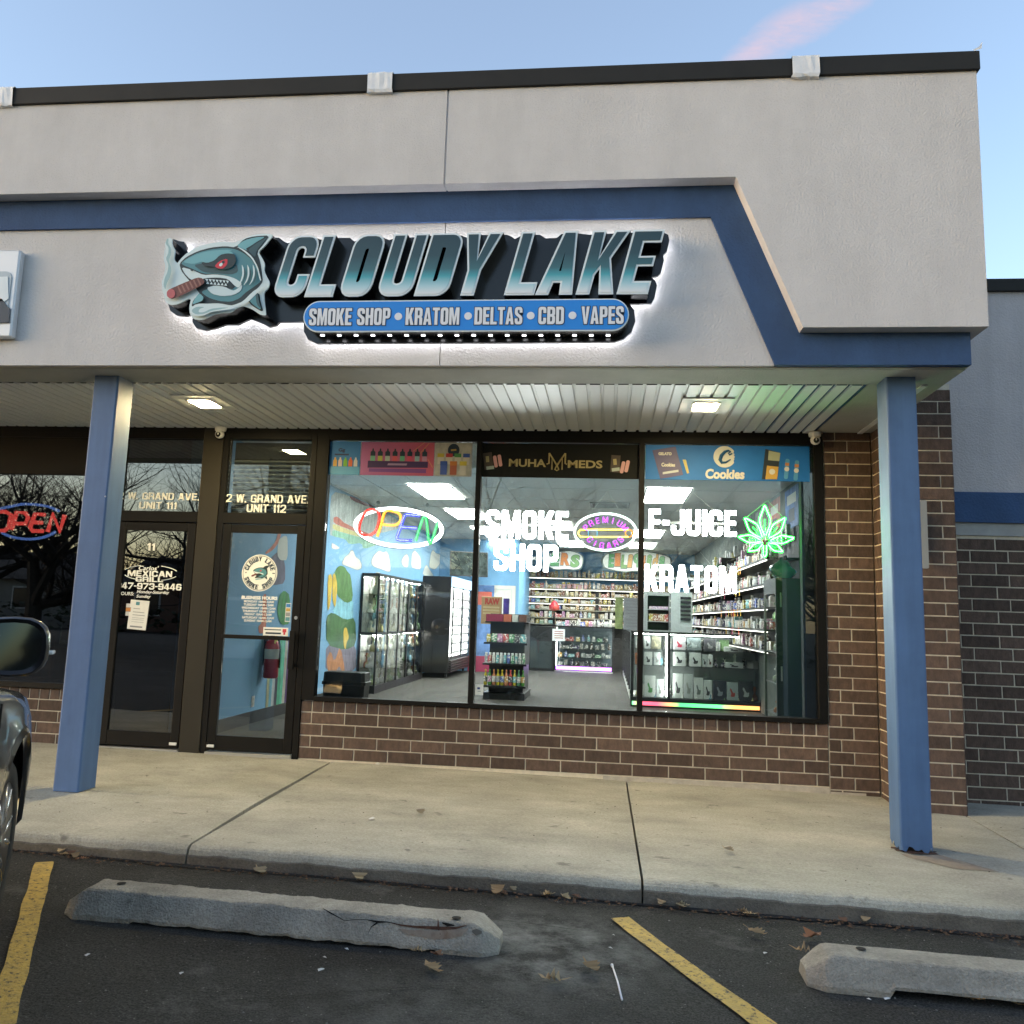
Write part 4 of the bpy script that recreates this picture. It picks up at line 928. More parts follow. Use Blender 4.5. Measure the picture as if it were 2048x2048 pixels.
# pill panel with the trade line
pz1 = atY(*Z4(800, 511), YF).z; pz0 = atY(*Z4(800, 716), YF).z
px0 = atY(607, 632, YF).x; px1_ = atY(1258, 630, YF).x
pr = (pz1 - pz0) / 2
pl_ = thing('pill_panel', None, None); pl_.parent = sgn; unlift(pl_, so_)
pill = rrect(px0, pz0, px1_, pz1, pr, 8)
MB().prism([pill], YF + 0.012, YB0).obj('pill_return', blackg, pl_)
MB().prism([pill], YF, YF + 0.0115).obj('pill_trim', trimw, pl_)
MB().prism([grow(pill, -0.008)], YF - 0.003, YF - 0.0004).obj('pill_face', mat('pill_blue', (0.010, 0.22, 0.70), 0.4), pl_)
tz1 = atY(*Z4(800, 562), YF).z; tz0 = atY(*Z4(800, 674), YF).z
letw = mat('sign_letter_white', (0.70, 0.73, 0.78), 0.5); ink = mat('sign_letter_ink', (0.01, 0.03, 0.06), 0.5)
def words_on(txt, xa, xb, za, zb, y, m, parent, name, gap=0.06, rim=None, rimd=0.006, fn=None, **kw):
    wl, tw = word(txt, gap, **kw)
    mbw, mbr = MB(), MB()
    for ch, lps in wl:
        q = [[(xa + p[0] / tw * (xb - xa), za + p[1] * (zb - za)) for p in lp] for lp in lps]
        mbw.prism(q, y - 0.002, y, fn)
        if rim: mbr.prism([grow(q[0], rimd)], y + 0.0004, y + 0.002, fn)
    o = mbw.obj(name, m, parent)
    if rim: mbr.obj(name + '_outline', rim, parent)
    return o
X = lambda px: atY(px, 632, YF).x
for txt, a, b_ in (('SMOKE SHOP', 619, 781), ('KRATOM', 812, 919), ('DELTAS', 949.5, 1045), ('CBD', 1077, 1128), ('VAPES', 1163, 1247.5)):
    words_on(txt, X(a), X(b_), tz0, tz1, YF - 0.006, letw, pl_, 'lettering', rim=ink, rimd=0.005, s=0.19)
for a in (797, 936.5, 1061.5, 1145):
    MB().lathe([(0.026, 0.0), (0.026, 0.003), (0.0, 0.0031)], 16, (X(a), YF - 0.0065, (tz0 + tz1) / 2), 'Y').obj('bullet', letw, pl_)
for i in range(18):
    px_ = 645 + i * 33.6
    v = atZ(px_, 671.0, pz0 - 0.002)
    MB().cbox(v.x - 0.013, v.x + 0.013, v.y - 0.008, v.y + 0.008, pz0 - 0.004, pz0 - 0.0004, 0.001).obj('led_reflection', glow('led_reflection_glow', (0.95, 0.96, 1.0), 3.0), pl_)  # LED reflections in the glossy black return, built as glowing dots
# ---------------- shark head: layered printed pieces on a cut-out panel
shk = thing('shark_emblem', None, None); shk.parent = sgn; unlift(shk, so_)
sil = [(130, 122), (100, 160), (112, 215), (102, 270), (118, 330), (98, 390), (83, 440), (84, 490), (98, 520), (103, 562), (140, 587), (190, 582), (285, 535), (270, 600), (275, 652), (300, 682), (350, 692), (400, 672), (440, 652), (500, 642), (560, 637), (590, 612), (640, 592), (700, 612), (760, 652), (800, 657), (797, 620), (787, 540), (787, 500), (817, 470), (827, 430), (802, 385), (787, 350), (792, 300), (772, 260), (747, 220), (792, 180), (852, 105), (825, 95), (760, 95), (690, 110), (620, 140), (580, 158), (500, 148), (400, 163), (320, 188), (250, 230), (210, 270), (187, 300), (165, 270), (175, 210), (152, 170), (152, 130)]
def smooth_loop(pts, n=2):
    for _ in range(n):
        o = []
        for i in range(len(pts)):
            a, b_ = pts[i], pts[(i + 1) % len(pts)]
            o += [(a[0] * .8 + b_[0] * .2, a[1] * .8 + b_[1] * .2), (a[0] * .2 + b_[0] * .8, a[1] * .2 + b_[1] * .8)]
        pts = o
    return pts
sl_ = poly(smooth_loop(sil, 1), Z3, YF)
MB().prism([sl_], YF + 0.012, YB0).obj('emblem_return', blackg, shk)
MB().prism([sl_], YF, YF + 0.0115).obj('emblem_panel', mat('shark_white', (0.62, 0.74, 0.76), 0.45), shk)
C_ = dict(ink=(0.012, 0.028, 0.034), teal=(0.075, 0.235, 0.275), tealL=(0.16, 0.40, 0.45), tealD=(0.035, 0.085, 0.10), pale=(0.55, 0.68, 0.72), white=(0.72, 0.78, 0.80), red=(0.60, 0.03, 0.05), cig=(0.16, 0.05, 0.04), cigL=(0.30, 0.13, 0.10), tip=(0.45, 0.10, 0.11), smoke=(0.30, 0.47, 0.50))
LAY = [0]
def piece(name, col, pts, sm_=1):
    LAY[0] += 1
    y = YF - 0.0006 * LAY[0]
    q = poly(smooth_loop(pts, sm_) if sm_ else pts, Z3, YF)
    MB().prism([q], y - 0.0005, y + 0.0001 if LAY[0] > 1 else y).obj(name, mat('shark_' + col, C_[col], 0.45), shk)
head = [(203, 300), (250, 255), (330, 215), (420, 190), (520, 180), (590, 190), (650, 130), (720, 112), (828, 106), (785, 165), (738, 222), (762, 290), (772, 360), (780, 425), (745, 470), (700, 500), (755, 505), (762, 560), (785, 640), (700, 590), (680, 560), (620, 585), (560, 590), (480, 575), (420, 575), (330, 585), (285, 600), (300, 550), (345, 510), (330, 490), (300, 450), (250, 395), (215, 350)]
piece('shark_head', 'ink', head, 1)
piece('shark_snout', 'teal', [(215, 298), (255, 265), (330, 226), (420, 203), (520, 193), (590, 202), (650, 230), (700, 270), (740, 335), (755, 395), (765, 425), (720, 460), (660, 500), (620, 540), (560, 565), (480, 560), (400, 535), (350, 495), (420, 470), (520, 480), (590, 470), (600, 420), (540, 385), (450, 370), (370, 372), (300, 340), (230, 312)], 1)
piece('snout_light', 'tealL', [(225, 292), (270, 262), (340, 230), (420, 212), (520, 204), (580, 208), (480, 225), (420, 265), (350, 290), (300, 305)])
piece('snout_shade', 'tealD', [(300, 312), (360, 300), (420, 290), (450, 330), (500, 355), (570, 345), (600, 300), (610, 360), (560, 378), (450, 368), (370, 362)])
piece('dorsal_fin', 'tealL', [(595, 182), (650, 142), (720, 122), (800, 116), (740, 150), (700, 178), (660, 200), (680, 215)], 1)
piece('dorsal_fin_shade', 'tealD', [(815, 118), (780, 160), (735, 215), (728, 262), (690, 225), (680, 205), (730, 165)], 1)
piece('muzzle', 'white', [(218, 325), (300, 348), (370, 382), (450, 376), (530, 386), (590, 405), (640, 440), (610, 470), (585, 455), (540, 408), (470, 398), (380, 402), (330, 425), (280, 412), (240, 370)])
piece('jaw', 'pale', [(390, 470), (450, 452), (520, 462), (570, 490), (600, 480), (640, 445), (630, 490), (580, 520), (500, 528), (430, 512)])
piece('mouth', 'ink', [(372, 405), (470, 400), (542, 412), (572, 450), (576, 484), (520, 458), (450, 446), (385, 450)])
for i in range(7):
    x0 = 384 + i * 24; y0 = 408 + i * 2.2
    piece('tooth', 'white', [(x0, y0), (x0 + 20, y0 + 2), (x0 + 12, y0 + 20)], 0)
for i in range(6):
    x0 = 392 + i * 25; y0 = 444 + i * 2.6
    piece('tooth', 'white', [(x0, y0), (x0 + 12, y0 - 17), (x0 + 21, y0 + 2)], 0)
piece('eye_socket', 'ink', [(355, 300), (420, 285), (465, 240), (530, 225), (590, 240), (600, 285), (580, 325), (530, 348), (470, 345), (430, 325), (385, 325)])
piece('brow', 'tealL', [(350, 290), (405, 280), (450, 240), (500, 218), (560, 220), (585, 240), (540, 235), (490, 245), (450, 285), (400, 302)])
piece('eye', 'red', [(452, 322), (485, 290), (540, 270), (540, 310), (510, 342), (470, 338)])
piece('eye_glint', 'white', [(482, 312), (500, 300), (512, 305), (500, 325), (486, 326)])
piece('pupil', 'ink', [(500, 292), (520, 284), (524, 300), (508, 310)])
piece('nostril', 'ink', [(283, 350), (297, 342), (312, 350), (298, 361)])
for gx in (0, 38, 76):
    piece('gill', 'white', [(640 + gx, 312), (654 + gx, 340), (655 + gx, 385), (640 + gx, 430), (612 + gx, 462), (634 + gx, 420), (644 + gx, 380), (642 + gx, 340)])
    piece('gill_shade', 'tealD', [(656 + gx, 330), (668 + gx, 370), (660 + gx, 420), (632 + gx, 462), (654 + gx, 420), (658 + gx, 380)])
piece('back_edge', 'white', [(600, 188), (660, 214), (715, 262), (752, 330), (768, 395), (776, 425), (766, 425), (745, 335), (708, 272), (655, 224)])
piece('pelvic_fin', 'tealL', [(300, 590), (322, 545), (350, 512), (380, 540), (370, 565), (330, 580)])
piece('lower_fin', 'teal', [(690, 560), (735, 510), (752, 512), (758, 560), (778, 632), (720, 592)])
piece('lower_fin_shade', 'tealD', [(735, 515), (752, 515), (757, 560), (774, 622), (745, 590)])
piece('cloud_base', 'white', [(285, 620), (330, 585), (420, 585), (480, 590), (560, 600), (600, 590), (650, 570), (720, 500), (770, 470), (800, 450), (812, 455), (770, 490), (720, 540), (680, 580), (620, 600), (570, 625), (500, 632), (430, 642), (390, 665), (330, 672), (292, 655)])
piece('cloud_curl', 'smoke', [(300, 625), (335, 605), (390, 608), (350, 622), (345, 645), (380, 645), (430, 620), (500, 612), (560, 612), (500, 622), (430, 635), (385, 655), (330, 660), (302, 645)])
piece('smoke_wisp', 'smoke', [(128, 138), (118, 170), (140, 200), (138, 240), (120, 275), (140, 320), (132, 370), (112, 410), (104, 460), (118, 490), (125, 450), (150, 400), (160, 350), (140, 290), (158, 240), (156, 205), (136, 170), (140, 140)])
piece('smoke_wisp', 'pale', [(112, 200), (122, 225), (112, 270), (128, 320), (118, 375), (98, 430), (98, 470), (92, 440), (108, 390), (120, 330), (106, 280), (112, 230)])
piece('cigar', 'cig', [(135, 492), (240, 445), (340, 405), (375, 412), (388, 440), (370, 458), (280, 505), (170, 556), (138, 545)])
for i in range(6):
    x0 = 200 + i * 27; y0 = 470 - i * 11
    piece('cigar_band', 'cigL', [(x0, y0), (x0 + 9, y0 - 5), (x0 + 33, y0 + 42), (x0 + 22, y0 + 48)], 0)
piece('cigar_tip', 'tip', [(130, 505), (150, 485), (180, 492), (190, 520), (178, 545), (150, 552), (130, 535)])

# ---------------- neighbour's sign box at the left edge
nb = thing('restaurant_sign_box', 'pale lit sign cabinet cut off by the left edge, beside the shark sign', 'sign', (-2.6, SY, 3.5))
v0, v1 = atY(41, 499, SY - 0.07), atY(24, 674, SY - 0.07)
o = MB().cbox(-6.0, v0.x, SY - 0.07, SY - 0.002, v1.z, v0.z, 0.012).obj('cabinet', mat('white_aluminium', (0.62, 0.64, 0.67), 0.4, metal=0.2), nb); unlift(o, (-2.6, SY, 3.5))
o = MB().prism([rrect(-5.95, v1.z + 0.12, v0.x - 0.04, v0.z - 0.17, 0.05)], SY - 0.077, SY - 0.0695).obj('sign_face', mat('sign_face_grey', (0.40, 0.47, 0.52), 0.35), nb); unlift(o, (-2.6, SY, 3.5))
q = [(lambda v: (v.x, v.z))(atY(a, b_, SY - 0.16)) for a, b_ in ((-60, 590), (-10, 590), (1, 606), (6, 610), (4, 638), (-60, 640))]
o = MB().prism([q], SY - 0.083, SY - 0.078).obj('letter_stroke', ink, nb); unlift(o, (-2.6, SY, 3.5))
q = [(lambda v: (v.x, v.z))(atY(a, b_, SY - 0.16)) for a, b_ in ((-60, 548), (2, 545), (3, 590), (-5, 596), (-60, 590))]
o = MB().prism([q], SY - 0.083, SY - 0.078).obj('letter_stroke', trimw, nb); unlift(o, (-2.6, SY, 3.5))
# ================================================================== soffit lamps and cameras
lampm = glow('lamp_lens', (1.0, 0.79, 0.40), 115.0)
for cx0, cy0, lab in ((-0.63, -1.09, 'square recessed soffit lamp glowing warm beside the left blue column'), (3.45, -1.075, 'square recessed soffit lamp glowing warm above the blue poster')):
    l_ = thing('soffit_lamp', lab, 'lamp', (cx0, cy0, 2.985), 0, 'soffit lamps')
    MB().cbox(-0.195, 0.195, -0.255, 0.255, -0.004, 0.004, 0.002).obj('lamp_plate', soffm, l_)
    MB().cbox(-0.105, 0.105, -0.145, 0.145, -0.012, -0.0045, 0.003).obj('lamp_bezel', mat('lamp_bezel', (0.7, 0.69, 0.6), 0.4), l_)
    MB().box(-0.085, 0.085, -0.122, 0.122, -0.016, -0.0125).obj('lamp_lens', lampm, l_)
camw = mat('camera_white', (0.72, 0.72, 0.70), 0.4); camb = mat('camera_lens_black', (0.01, 0.01, 0.012), 0.15)
for (a, b_, lab) in ((441, 865, 'white dome security camera under the soffit between the two doors'), (1630, 882, 'white dome security camera at the corner by the brick pier')):
    v = atY(a, b_, -0.09)
    c = thing('security_camera', lab, 'security camera', (v.x, -0.09, 2.985), 0, 'security cameras')
    MB().lathe([(0.052, 0.0), (0.055, -0.012), (0.050, -0.040), (0.030, -0.046)], 18).obj('camera_base', camw, c, True)
    MB().lathe([(0.0, 0.043), (0.020, 0.038), (0.034, 0.026), (0.042, 0.006), (0.042, -0.010), (0.034, -0.028), (0.020, -0.038), (0.0, -0.043)], 16, (0, -0.012, -0.072)).obj('camera_ball', camw, c, True)
    MB().lathe([(0.024, -0.053), (0.024, -0.050), (0.021, -0.046), (0.020, -0.03)], 16, (0, 0, -0.082), 'Y').obj('camera_lens', camb, c, True)

# ================================================================== decals on the doors
vin = mat('white_vinyl', (0.80, 0.80, 0.76), 0.5)
def decal(name, label, lines, y, m=vin, cat='lettering', bold=0.02, group=None):
    t_ = thing(name, label, cat, lines[0][1], 0, group) if False else None
    p0 = None; root = None
    for i, ln in enumerate(lines):
        txt, (a0, a1, b0, b1) = ln[0], ln[1]; kw = ln[2] if len(ln) > 2 else {}
        v0 = atY(a0, b1, y); v1 = atY(a1, b0, y)
        if root is None:
            p0 = (v0.x, y, v0.z); root = thing(name, label, cat, p0, 0, group)
        # follow the slight roll of the camera: positions come from both ends
        if kw.get('block'):
            wl, tw = word(txt, kw.get('gap', .10), **kw['block']); z1_ = atY(a0, b0, y).z
            for ch, lps in wl:
                o = MB().prism([[(v0.x + p_[0] / tw * (v1.x - v0.x), v0.z + p_[1] * (z1_ - v0.z)) for p_ in lp] for lp in lps], y - .002, y).obj('letter', kw.get('m', m), root); unlift(o, p0)
            continue
        o = text_mesh(txt, v0.x, v1.x, v0.z, v0.z + (atY(a0, b0, y).z - v0.z), y, bold=kw.get('bold', bold), shear=kw.get('shear', 0.0)).obj('text_line', kw.get('m', m), root)
        unlift(o, p0)
    return root, p0
YG = 0.027
decal('address_lettering', 'white vinyl address W. GRAND AVE. UNIT 111 on the restaurant transom glass', [('2 W. GRAND AVE.', (236, 399, 984, 998), dict(block=dict(W=.66, s=.17, h=.15, r=.24))), ('UNIT 111', (278, 354, 1003, 1017), dict(block=dict(W=.66, s=.17, h=.15, r=.24)))], YG)
decal('address_lettering', 'white vinyl address 2 W. GRAND AVE. UNIT 112 on the shop transom glass', [('2 W. GRAND AVE.', (452, 618, 988, 1004), dict(block=dict(W=.66, s=.17, h=.15, r=.24))), ('UNIT 112', (493, 573, 1008, 1024), dict(block=dict(W=.66, s=.17, h=.15, r=.24)))], YG)
YD = 0.006
decal('door_number', 'white numerals 11 high on the restaurant door glass', [('11', (294, 311, 1086, 1101), dict(block=dict(W=.66, s=.17, h=.15, r=.24)))], YD, cat='lettering')
r_, p_ = decal('restaurant_lettering', 'white MEXICAN GRILL logo and phone number on the restaurant door', [("Carlos'", (277, 318, 1131, 1140), dict(shear=0.2)), ('MEXICAN', (255, 345, 1140, 1152), dict(block=dict(W=.95, s=.27, h=.22, r=.26))), ('GRILL', (271, 327, 1153, 1163), dict(block=dict(W=.95, s=.27, h=.22, r=.26))), ('847-973-9446', (232, 364, 1164, 1177), dict(block=dict(W=.95, s=.27, h=.22, r=.26))), ('HOURS:', (235, 268, 1183, 1190)), ('Monday-Saturday', (273, 339, 1180, 1188), dict(shear=0.2)), ('Sunday', (272, 302, 1189, 1197), dict(shear=0.2))], YD)
ce = atY(301, 1146, YD); e1 = MB()
for (t0, t1) in ((20, 68), (112, 160), (200, 245), (295, 340)):
    pts = []
    for i in range(9):
        a = rad(t0 + (t1 - t0) * i / 8); pts.append((ce.x + 0.270 * math.cos(a), YD, ce.z + 0.072 * math.sin(a)))
    e1.tube(pts, 0.004, 4)
# oval round the name in two open arcs at each side
o = e1.obj('oval_line', vin, r_); unlift(o, p_)
pap = mat('paper', (0.72, 0.72, 0.70), 0.8, var=0.04, scale=30, bump=0.3, bscale=20)
def sheet(name, label, px, py, w_, h_, y, m, cat, marks=(), group=None, tilt=0.0):
    v = atY(px, py, y)
    t_ = thing(name, label, cat, (v.x, y, v.z), 0, group); t_.rotation_euler = (0, tilt, 0)
    MB().box(0, w_, -0.001, 0, -h_, 0).obj('sheet', m, t_)
    for (x0, x1, z0, z1, mm) in marks: MB().box(x0 * w_, x1 * w_, -0.0022, -0.0012, -z1 * h_, -z0 * h_).obj('print', mm, t_)
    return t_
gi = mat('print_grey', (0.25, 0.26, 0.28), 0.8); tl = mat('print_teal', (0.08, 0.25, 0.30), 0.7)
sheet('paper_notice', 'white paper notice taped to the restaurant door glass', 262, 1199, 0.185, 0.27, 0.004, pap, 'notice', [(.3, .5, .06, .17, tl), (.2, .55, .28, .30, gi), (.2, .8, .40, .42, gi), (.2, .85, .50, .52, gi), (.2, .85, .60, .61, gi), (.2, .85, .66, .67, gi), (.2, .85, .74, .75, gi), (.15, .8, .88, .93, gi)], tilt=rad(3))
sheet('card_stickers', 'column of small card stickers left of the paper notice', 253, 1207, 0.048, 0.112, 0.005, mat('card_white', (0.55, 0.55, 0.55), 0.6), 'sticker', [(0, 1, .33, .64, mat('card_orange', (0.5, 0.2, 0.05), 0.6)), (0, 1, .30, .34, gi), (0, 1, .64, .68, gi)])
sheet('door_sticker', 'pale blue sticker on the restaurant door beside the column', 222, 1203, 0.055, 0.04, 0.005, mat('pale_blue_print', (0.5, 0.6, 0.8), 0.6), 'sticker', [(0, 1, 0, .4, mat('print_navy', (0.02, 0.04, 0.3), 0.6))])
sheet('menu_poster', 'small beige menu poster inside the restaurant window', 124, 1230, 0.16, 0.27, 0.05, mat('menu_beige', (0.55, 0.50, 0.40), 0.8), 'poster', [(.1, .9, .05, .15, gi), (.1, .9, .2, .5, mat('menu_brown', (0.25, 0.12, 0.07), 0.8)), (.1, .9, .55, .85, mat('menu_tan', (0.4, 0.28, 0.16), 0.8))])
# shop door: round logo, hours, card strip, no-pets style notice
dc = atY(519, 1146, YD); dR = 0.170
lg = thing('round_logo_decal', 'round white CLOUDY LAKE SMOKE SHOP decal with small shark on the shop door', 'decal', (dc.x, YD, dc.z))
lgp = (dc.x, YD, dc.z)
MB().lathe([(dR, 0.0), (dR, 0.001), (0, 0.0011)], 40, (0, 0, 0), 'Y').obj('disc', vin, lg)
ringp = [(dR * 0.93 * math.cos(rad(a)), -0.001, dR * 0.93 * math.sin(rad(a))) for a in range(0, 360, 9)]
MB().tube(ringp, 0.0022, 4, closed=True).obj('ring', ink, lg)
def round_text(txt, R_, a_mid, step, hgt, flip):
    for i, ch in enumerate(txt):
        if ch == ' ': continue
        mbw = MB()
        a = a_mid + (-(i - (len(txt) - 1) / 2) * step if not flip else (i - (len(txt) - 1) / 2) * step)
        w_, lps = glyph(ch); ww = hgt * 0.62
        ca, sa = math.cos(rad(a)), math.sin(rad(a))
        th = rad(a - 90) if not flip else rad(a + 90)
        for lp in [lps]:
            loops_ = [[((p[0] / w_ - .5) * ww, (p[1] - .5) * hgt) for p in l2] for l2 in lp]
            loops_ = [[(R_ * ca + p[0] * math.cos(th) - p[1] * math.sin(th), R_ * sa + p[0] * math.sin(th) + p[1] * math.cos(th)) for p in l2] for l2 in loops_]
            mbw.prism(loops_, -0.003, -0.0012)
        mbw.obj('letter', ink, lg)
round_text('CLOUDY LAKE', dR * 0.76, 90, 14.5, 0.042, False)
round_text('SMOKE SHOP', dR * 0.76, 270, 14.5, 0.042, True)
kq = 0.000245
def mini(col, pts, d):
    q = smooth_loop([((p[0] - 455) * kq, -(p[1] - 395) * kq) for p in pts], 1)
    MB().prism([q], -0.0015 - d * 0.0006, -0.001 - d * 0.0006).obj('shark_print', mat('shark_' + col, C_[col], 0.45), lg)
mini('ink', head, 0); mini('teal', [(225, 298), (330, 230), (520, 200), (690, 270), (750, 400), (640, 520), (520, 560), (400, 530), (560, 470), (590, 420), (450, 372), (300, 335)], 1)
mini('white', [(218, 325), (300, 348), (450, 376), (590, 405), (640, 440), (585, 455), (470, 400), (330, 425), (240, 370)], 2)
mini('red', [(452, 322), (500, 285), (545, 275), (510, 342)], 3); mini('cig', [(135, 492), (340, 405), (388, 440), (170, 556)], 3)
mini('smoke', [(300, 625), (420, 585), (560, 600), (780, 470), (620, 610), (430, 650), (330, 670)], 2)
for s_ in (-1, 1): MB().box(s_ * dR * .8 - .012 * (s_ > 0) * 1 - .0 , s_ * dR * .8 + .012, -0.0026, -0.0012, -0.004, 0.004).obj('dash', ink, lg)
hrs = [('BUSINESS HOURS', (483, 555, 1191, 1198), dict(bold=0.04))]
for i, (d_, a0, a1) in enumerate((('MONDAY 10AM-12AM', 488, 548), ('TUESDAY 10AM-12AM', 487, 547), ('WEDNESDAY 10AM-12AM', 483, 551), ('THURSDAY 10AM-12AM', 485, 549), ('FRIDAY 10AM-12AM', 489, 543), ('SATURDAY 10AM-12AM', 484, 548), ('SUNDAY 10AM-12AM', 488, 543))):
    hrs.append((d_, (a0, a1, 1200 + i * 6.4, 1204.6 + i * 6.4)))
decal('opening_hours', 'white BUSINESS HOURS list below the round logo on the shop door', hrs, YD)
sheet('card_strip', 'vertical strip of payment stickers at the right edge of the shop door', 572, 1206, 0.05, 0.17, YD, mat('card_white2', (0.62, 0.63, 0.62), 0.6), 'sticker', [(.1, .9, .04, .22, mat('print_blue', (0.05, 0.2, 0.5), 0.6)), (.1, .9, .28, .44, mat('print_gold', (0.45, 0.3, 0.08), 0.6)), (.1, .9, .5, .7, gi), (.1, .9, .75, .95, tl)])
sheet('door_notice', 'white notice sticker with red mark just under the door push bar', 527, 1254, 0.235, 0.075, YD, vin, 'notice', [(.05, .72, .22, .34, ink), (.1, .72, .60, .80, ink), (.78, .93, .15, .55, mat('print_red', (0.6, 0.06, 0.08), 0.6)), (.82, .89, .5, .85, MATS['print_red'])])
sheet('alarm_sticker', 'small white shield sticker low on the middle window pane', 951, 1369, 0.07, 0.09, 0.026, vin, 'sticker', [(.25, .6, .25, .45, mat('print_navy2', (0.03, 0.05, 0.2), 0.6)), (.3, .7, .6, .66, gi)])

# ================================================================== posters along the top of the window
YP = 0.0235
def poster(name, label, px0_, px1_, m, cat='poster', zt2=2.878, zb2=2.565):
    xa = atY(px0_, 920, YP).x; xb = atY(px1_, 920, YP).x
    t_ = thing(name, label, cat, (xa, YP, zb2), 0, 'posters along the top of the window')
    MB().box(0, xb - xa, 0, 0.003, 0, zt2 - zb2).obj('poster_sheet', m, t_)
    return t_, xb - xa, zt2 - zb2
PL = [0]
def pr_(t_, pts, m, name='print', lvl=1, sm_=0, holes=()):
    PL[0] = (PL[0] + 1) % 12
    y = -0.0012 * lvl - 0.00006 * PL[0]
    MB().prism([smooth_loop(pts, sm_) if sm_ else pts] + list(holes), y - 0.0008, y).obj(name, m, t_)
def rot(pts, a, c):
    ca, sa = math.cos(a), math.sin(a); return [(c[0] + p[0] * ca - p[1] * sa, c[1] + p[0] * sa + p[1] * ca) for p in pts]
def bx_(w_, h_): return [(-w_ / 2, -h_ / 2), (w_ / 2, -h_ / 2), (w_ / 2, h_ / 2), (-w_ / 2, h_ / 2)]
def gradmat(name, c0, c1, axis='X'):
    m = bpy.data.materials.new(name); m.use_nodes = True; MATS[name] = m; t = m.node_tree; b = t.nodes['Principled BSDF']; b.inputs['Roughness'].default_value = 0.5
    a = t.nodes.new('ShaderNodeTexCoord'); s = t.nodes.new('ShaderNodeSeparateXYZ'); r = t.nodes.new('ShaderNodeValToRGB')
    n = t.nodes.new('ShaderNodeTexNoise'); n.inputs['Scale'].default_value = 3; t.links.new(a.outputs['Object'], n.inputs['Vector'])
    ad_ = t.nodes.new('ShaderNodeMath'); ad_.operation = 'MULTIPLY_ADD'; ad_.inputs[1].default_value = 0.5; ad_.inputs[2].default_value = -0.25; t.links.new(n.outputs['Fac'], ad_.inputs[0])
    a2 = t.nodes.new('ShaderNodeMath'); a2.operation = 'ADD'; t.links.new(a.outputs['Generated'], s.inputs[0]); t.links.new(s.outputs[axis], a2.inputs[0]); t.links.new(ad_.outputs[0], a2.inputs[1]); t.links.new(a2.outputs[0], r.inputs['Fac'])
    r.color_ramp.elements[0].color = (*c0, 1); r.color_ramp.elements[1].color = (*c1, 1); t.links.new(r.outputs['Color'], b.inputs['Base Color']); return m
P = lambda nm, c: mat('print_' + nm, c, 0.5)
# 1 blue, bottles
t1, w1, h1 = poster('vape_poster', 'blue poster with a row of small coloured bottles, leftmost in the window', 644, 720, mat('poster_blue', (0.025, 0.17, 0.46), 0.6))
pr_(t1, [(0.0, 0.0), (w1, 0.0), (w1, h1 * .24), (0.0, h1 * .24)], P('sky', (0.09, 0.32, 0.56)), lvl=1)
for i, c in enumerate(((.35, .02, .05), None, (.55, .33, .06), (.55, .45, .42), (.16, .42, .03), (.55, .12, .04), (.5, .53, .56))):
    if c is None: continue
    cx_ = w1 * (0.08 + i * 0.135); m = P('bottle%d' % i, c)
    pr_(t1, [(cx_ - .018, h1 * .25), (cx_ + .018, h1 * .25), (cx_ + .018, h1 * .42), (cx_ + .008, h1 * .47), (cx_ + .006, h1 * .52), (cx_ - .006, h1 * .52), (cx_ - .008, h1 * .47), (cx_ - .018, h1 * .42)], m, 'printed_bottle', 2)
navy = P('logo_navy', (0.012, 0.035, 0.11))
text_mesh('Gg', w1 * .42, w1 * .60, h1 * .66, h1 * .80, -0.003, bold=0.05).obj('printed_logo', navy, t1)
pr_(t1, [(w1 * .33, h1 * .58), (w1 * .70, h1 * .58), (w1 * .70, h1 * .63), (w1 * .33, h1 * .63)], navy)
# 2 pink, eight vapes
t2, w2, h2 = poster('vape_poster', 'pink and purple poster with eight dark vapes in a row', 721.5, 868, gradmat('poster_pink', (0.36, 0.12, 0.30), (0.52, 0.10, 0.17)))
pr_(t2, [(w2 * .10, h2 * .22), (w2 * .92, h2 * .24), (w2 * .92, h2 * .42), (w2 * .10, h2 * .43)], P('deep_purple', (0.045, 0.02, 0.10)), lvl=1)
pr_(t2, [(w2 * .12, h2 * .10), (w2 * .9, h2 * .08), (w2 * .9, h2 * .20), (w2 * .12, h2 * .20)], P('purple', (0.17, 0.06, 0.26)), lvl=1)
text_mesh('Peach Mint 8 K', w2 * .36, w2 * .64, h2 * .30, h2 * .37, -0.0045, bold=0.03, shear=0.2).obj('printed_text', P('lilac', (0.45, 0.38, 0.55)), t2) if False else None
pr_(t2, [(w2 * .37, h2 * .30), (w2 * .63, h2 * .30), (w2 * .64, h2 * .36), (w2 * .38, h2 * .36)], P('lilac', (0.30, 0.22, 0.38)), lvl=2)
for i, c in enumerate(((.16, .40, .30), (.42, .45, .10), (.36, .46, .44), (.55, .10, .14), (.12, .40, .26), (.6, .08, .16), (.25, .42, .5), (.48, .25, .42))):
    cx_ = w2 * (0.165 + i * 0.101)
    pr_(t2, [(cx_ - .022, h2 * .43), (cx_ + .022, h2 * .43), (cx_ + .022, h2 * .62), (cx_ - .022, h2 * .62)], P('vape%d' % i, c), 'printed_vape', 2)
    pr_(t2, [(cx_ - .023, h2 * .58), (cx_ + .023, h2 * .58), (cx_ + .023, h2 * .70), (cx_ + .008, h2 * .73), (cx_ + .006, h2 * .80), (cx_ - .006, h2 * .80), (cx_ - .008, h2 * .73), (cx_ - .023, h2 * .70)], ink, 'printed_mouthpiece', 3)
for (x0, y0, x1, y1) in ((.70, .72, .86, 1.0), (.80, .66, .92, .98), (.91, .50, .98, .25)):
    pr_(t2, [(w2 * x0, h2 * y0), (w2 * x0 + .008, h2 * y0), (w2 * x1 + .008, h2 * y1), (w2 * x1, h2 * y1)], P('neon_orange', (0.6, 0.28, 0.16)), lvl=1)
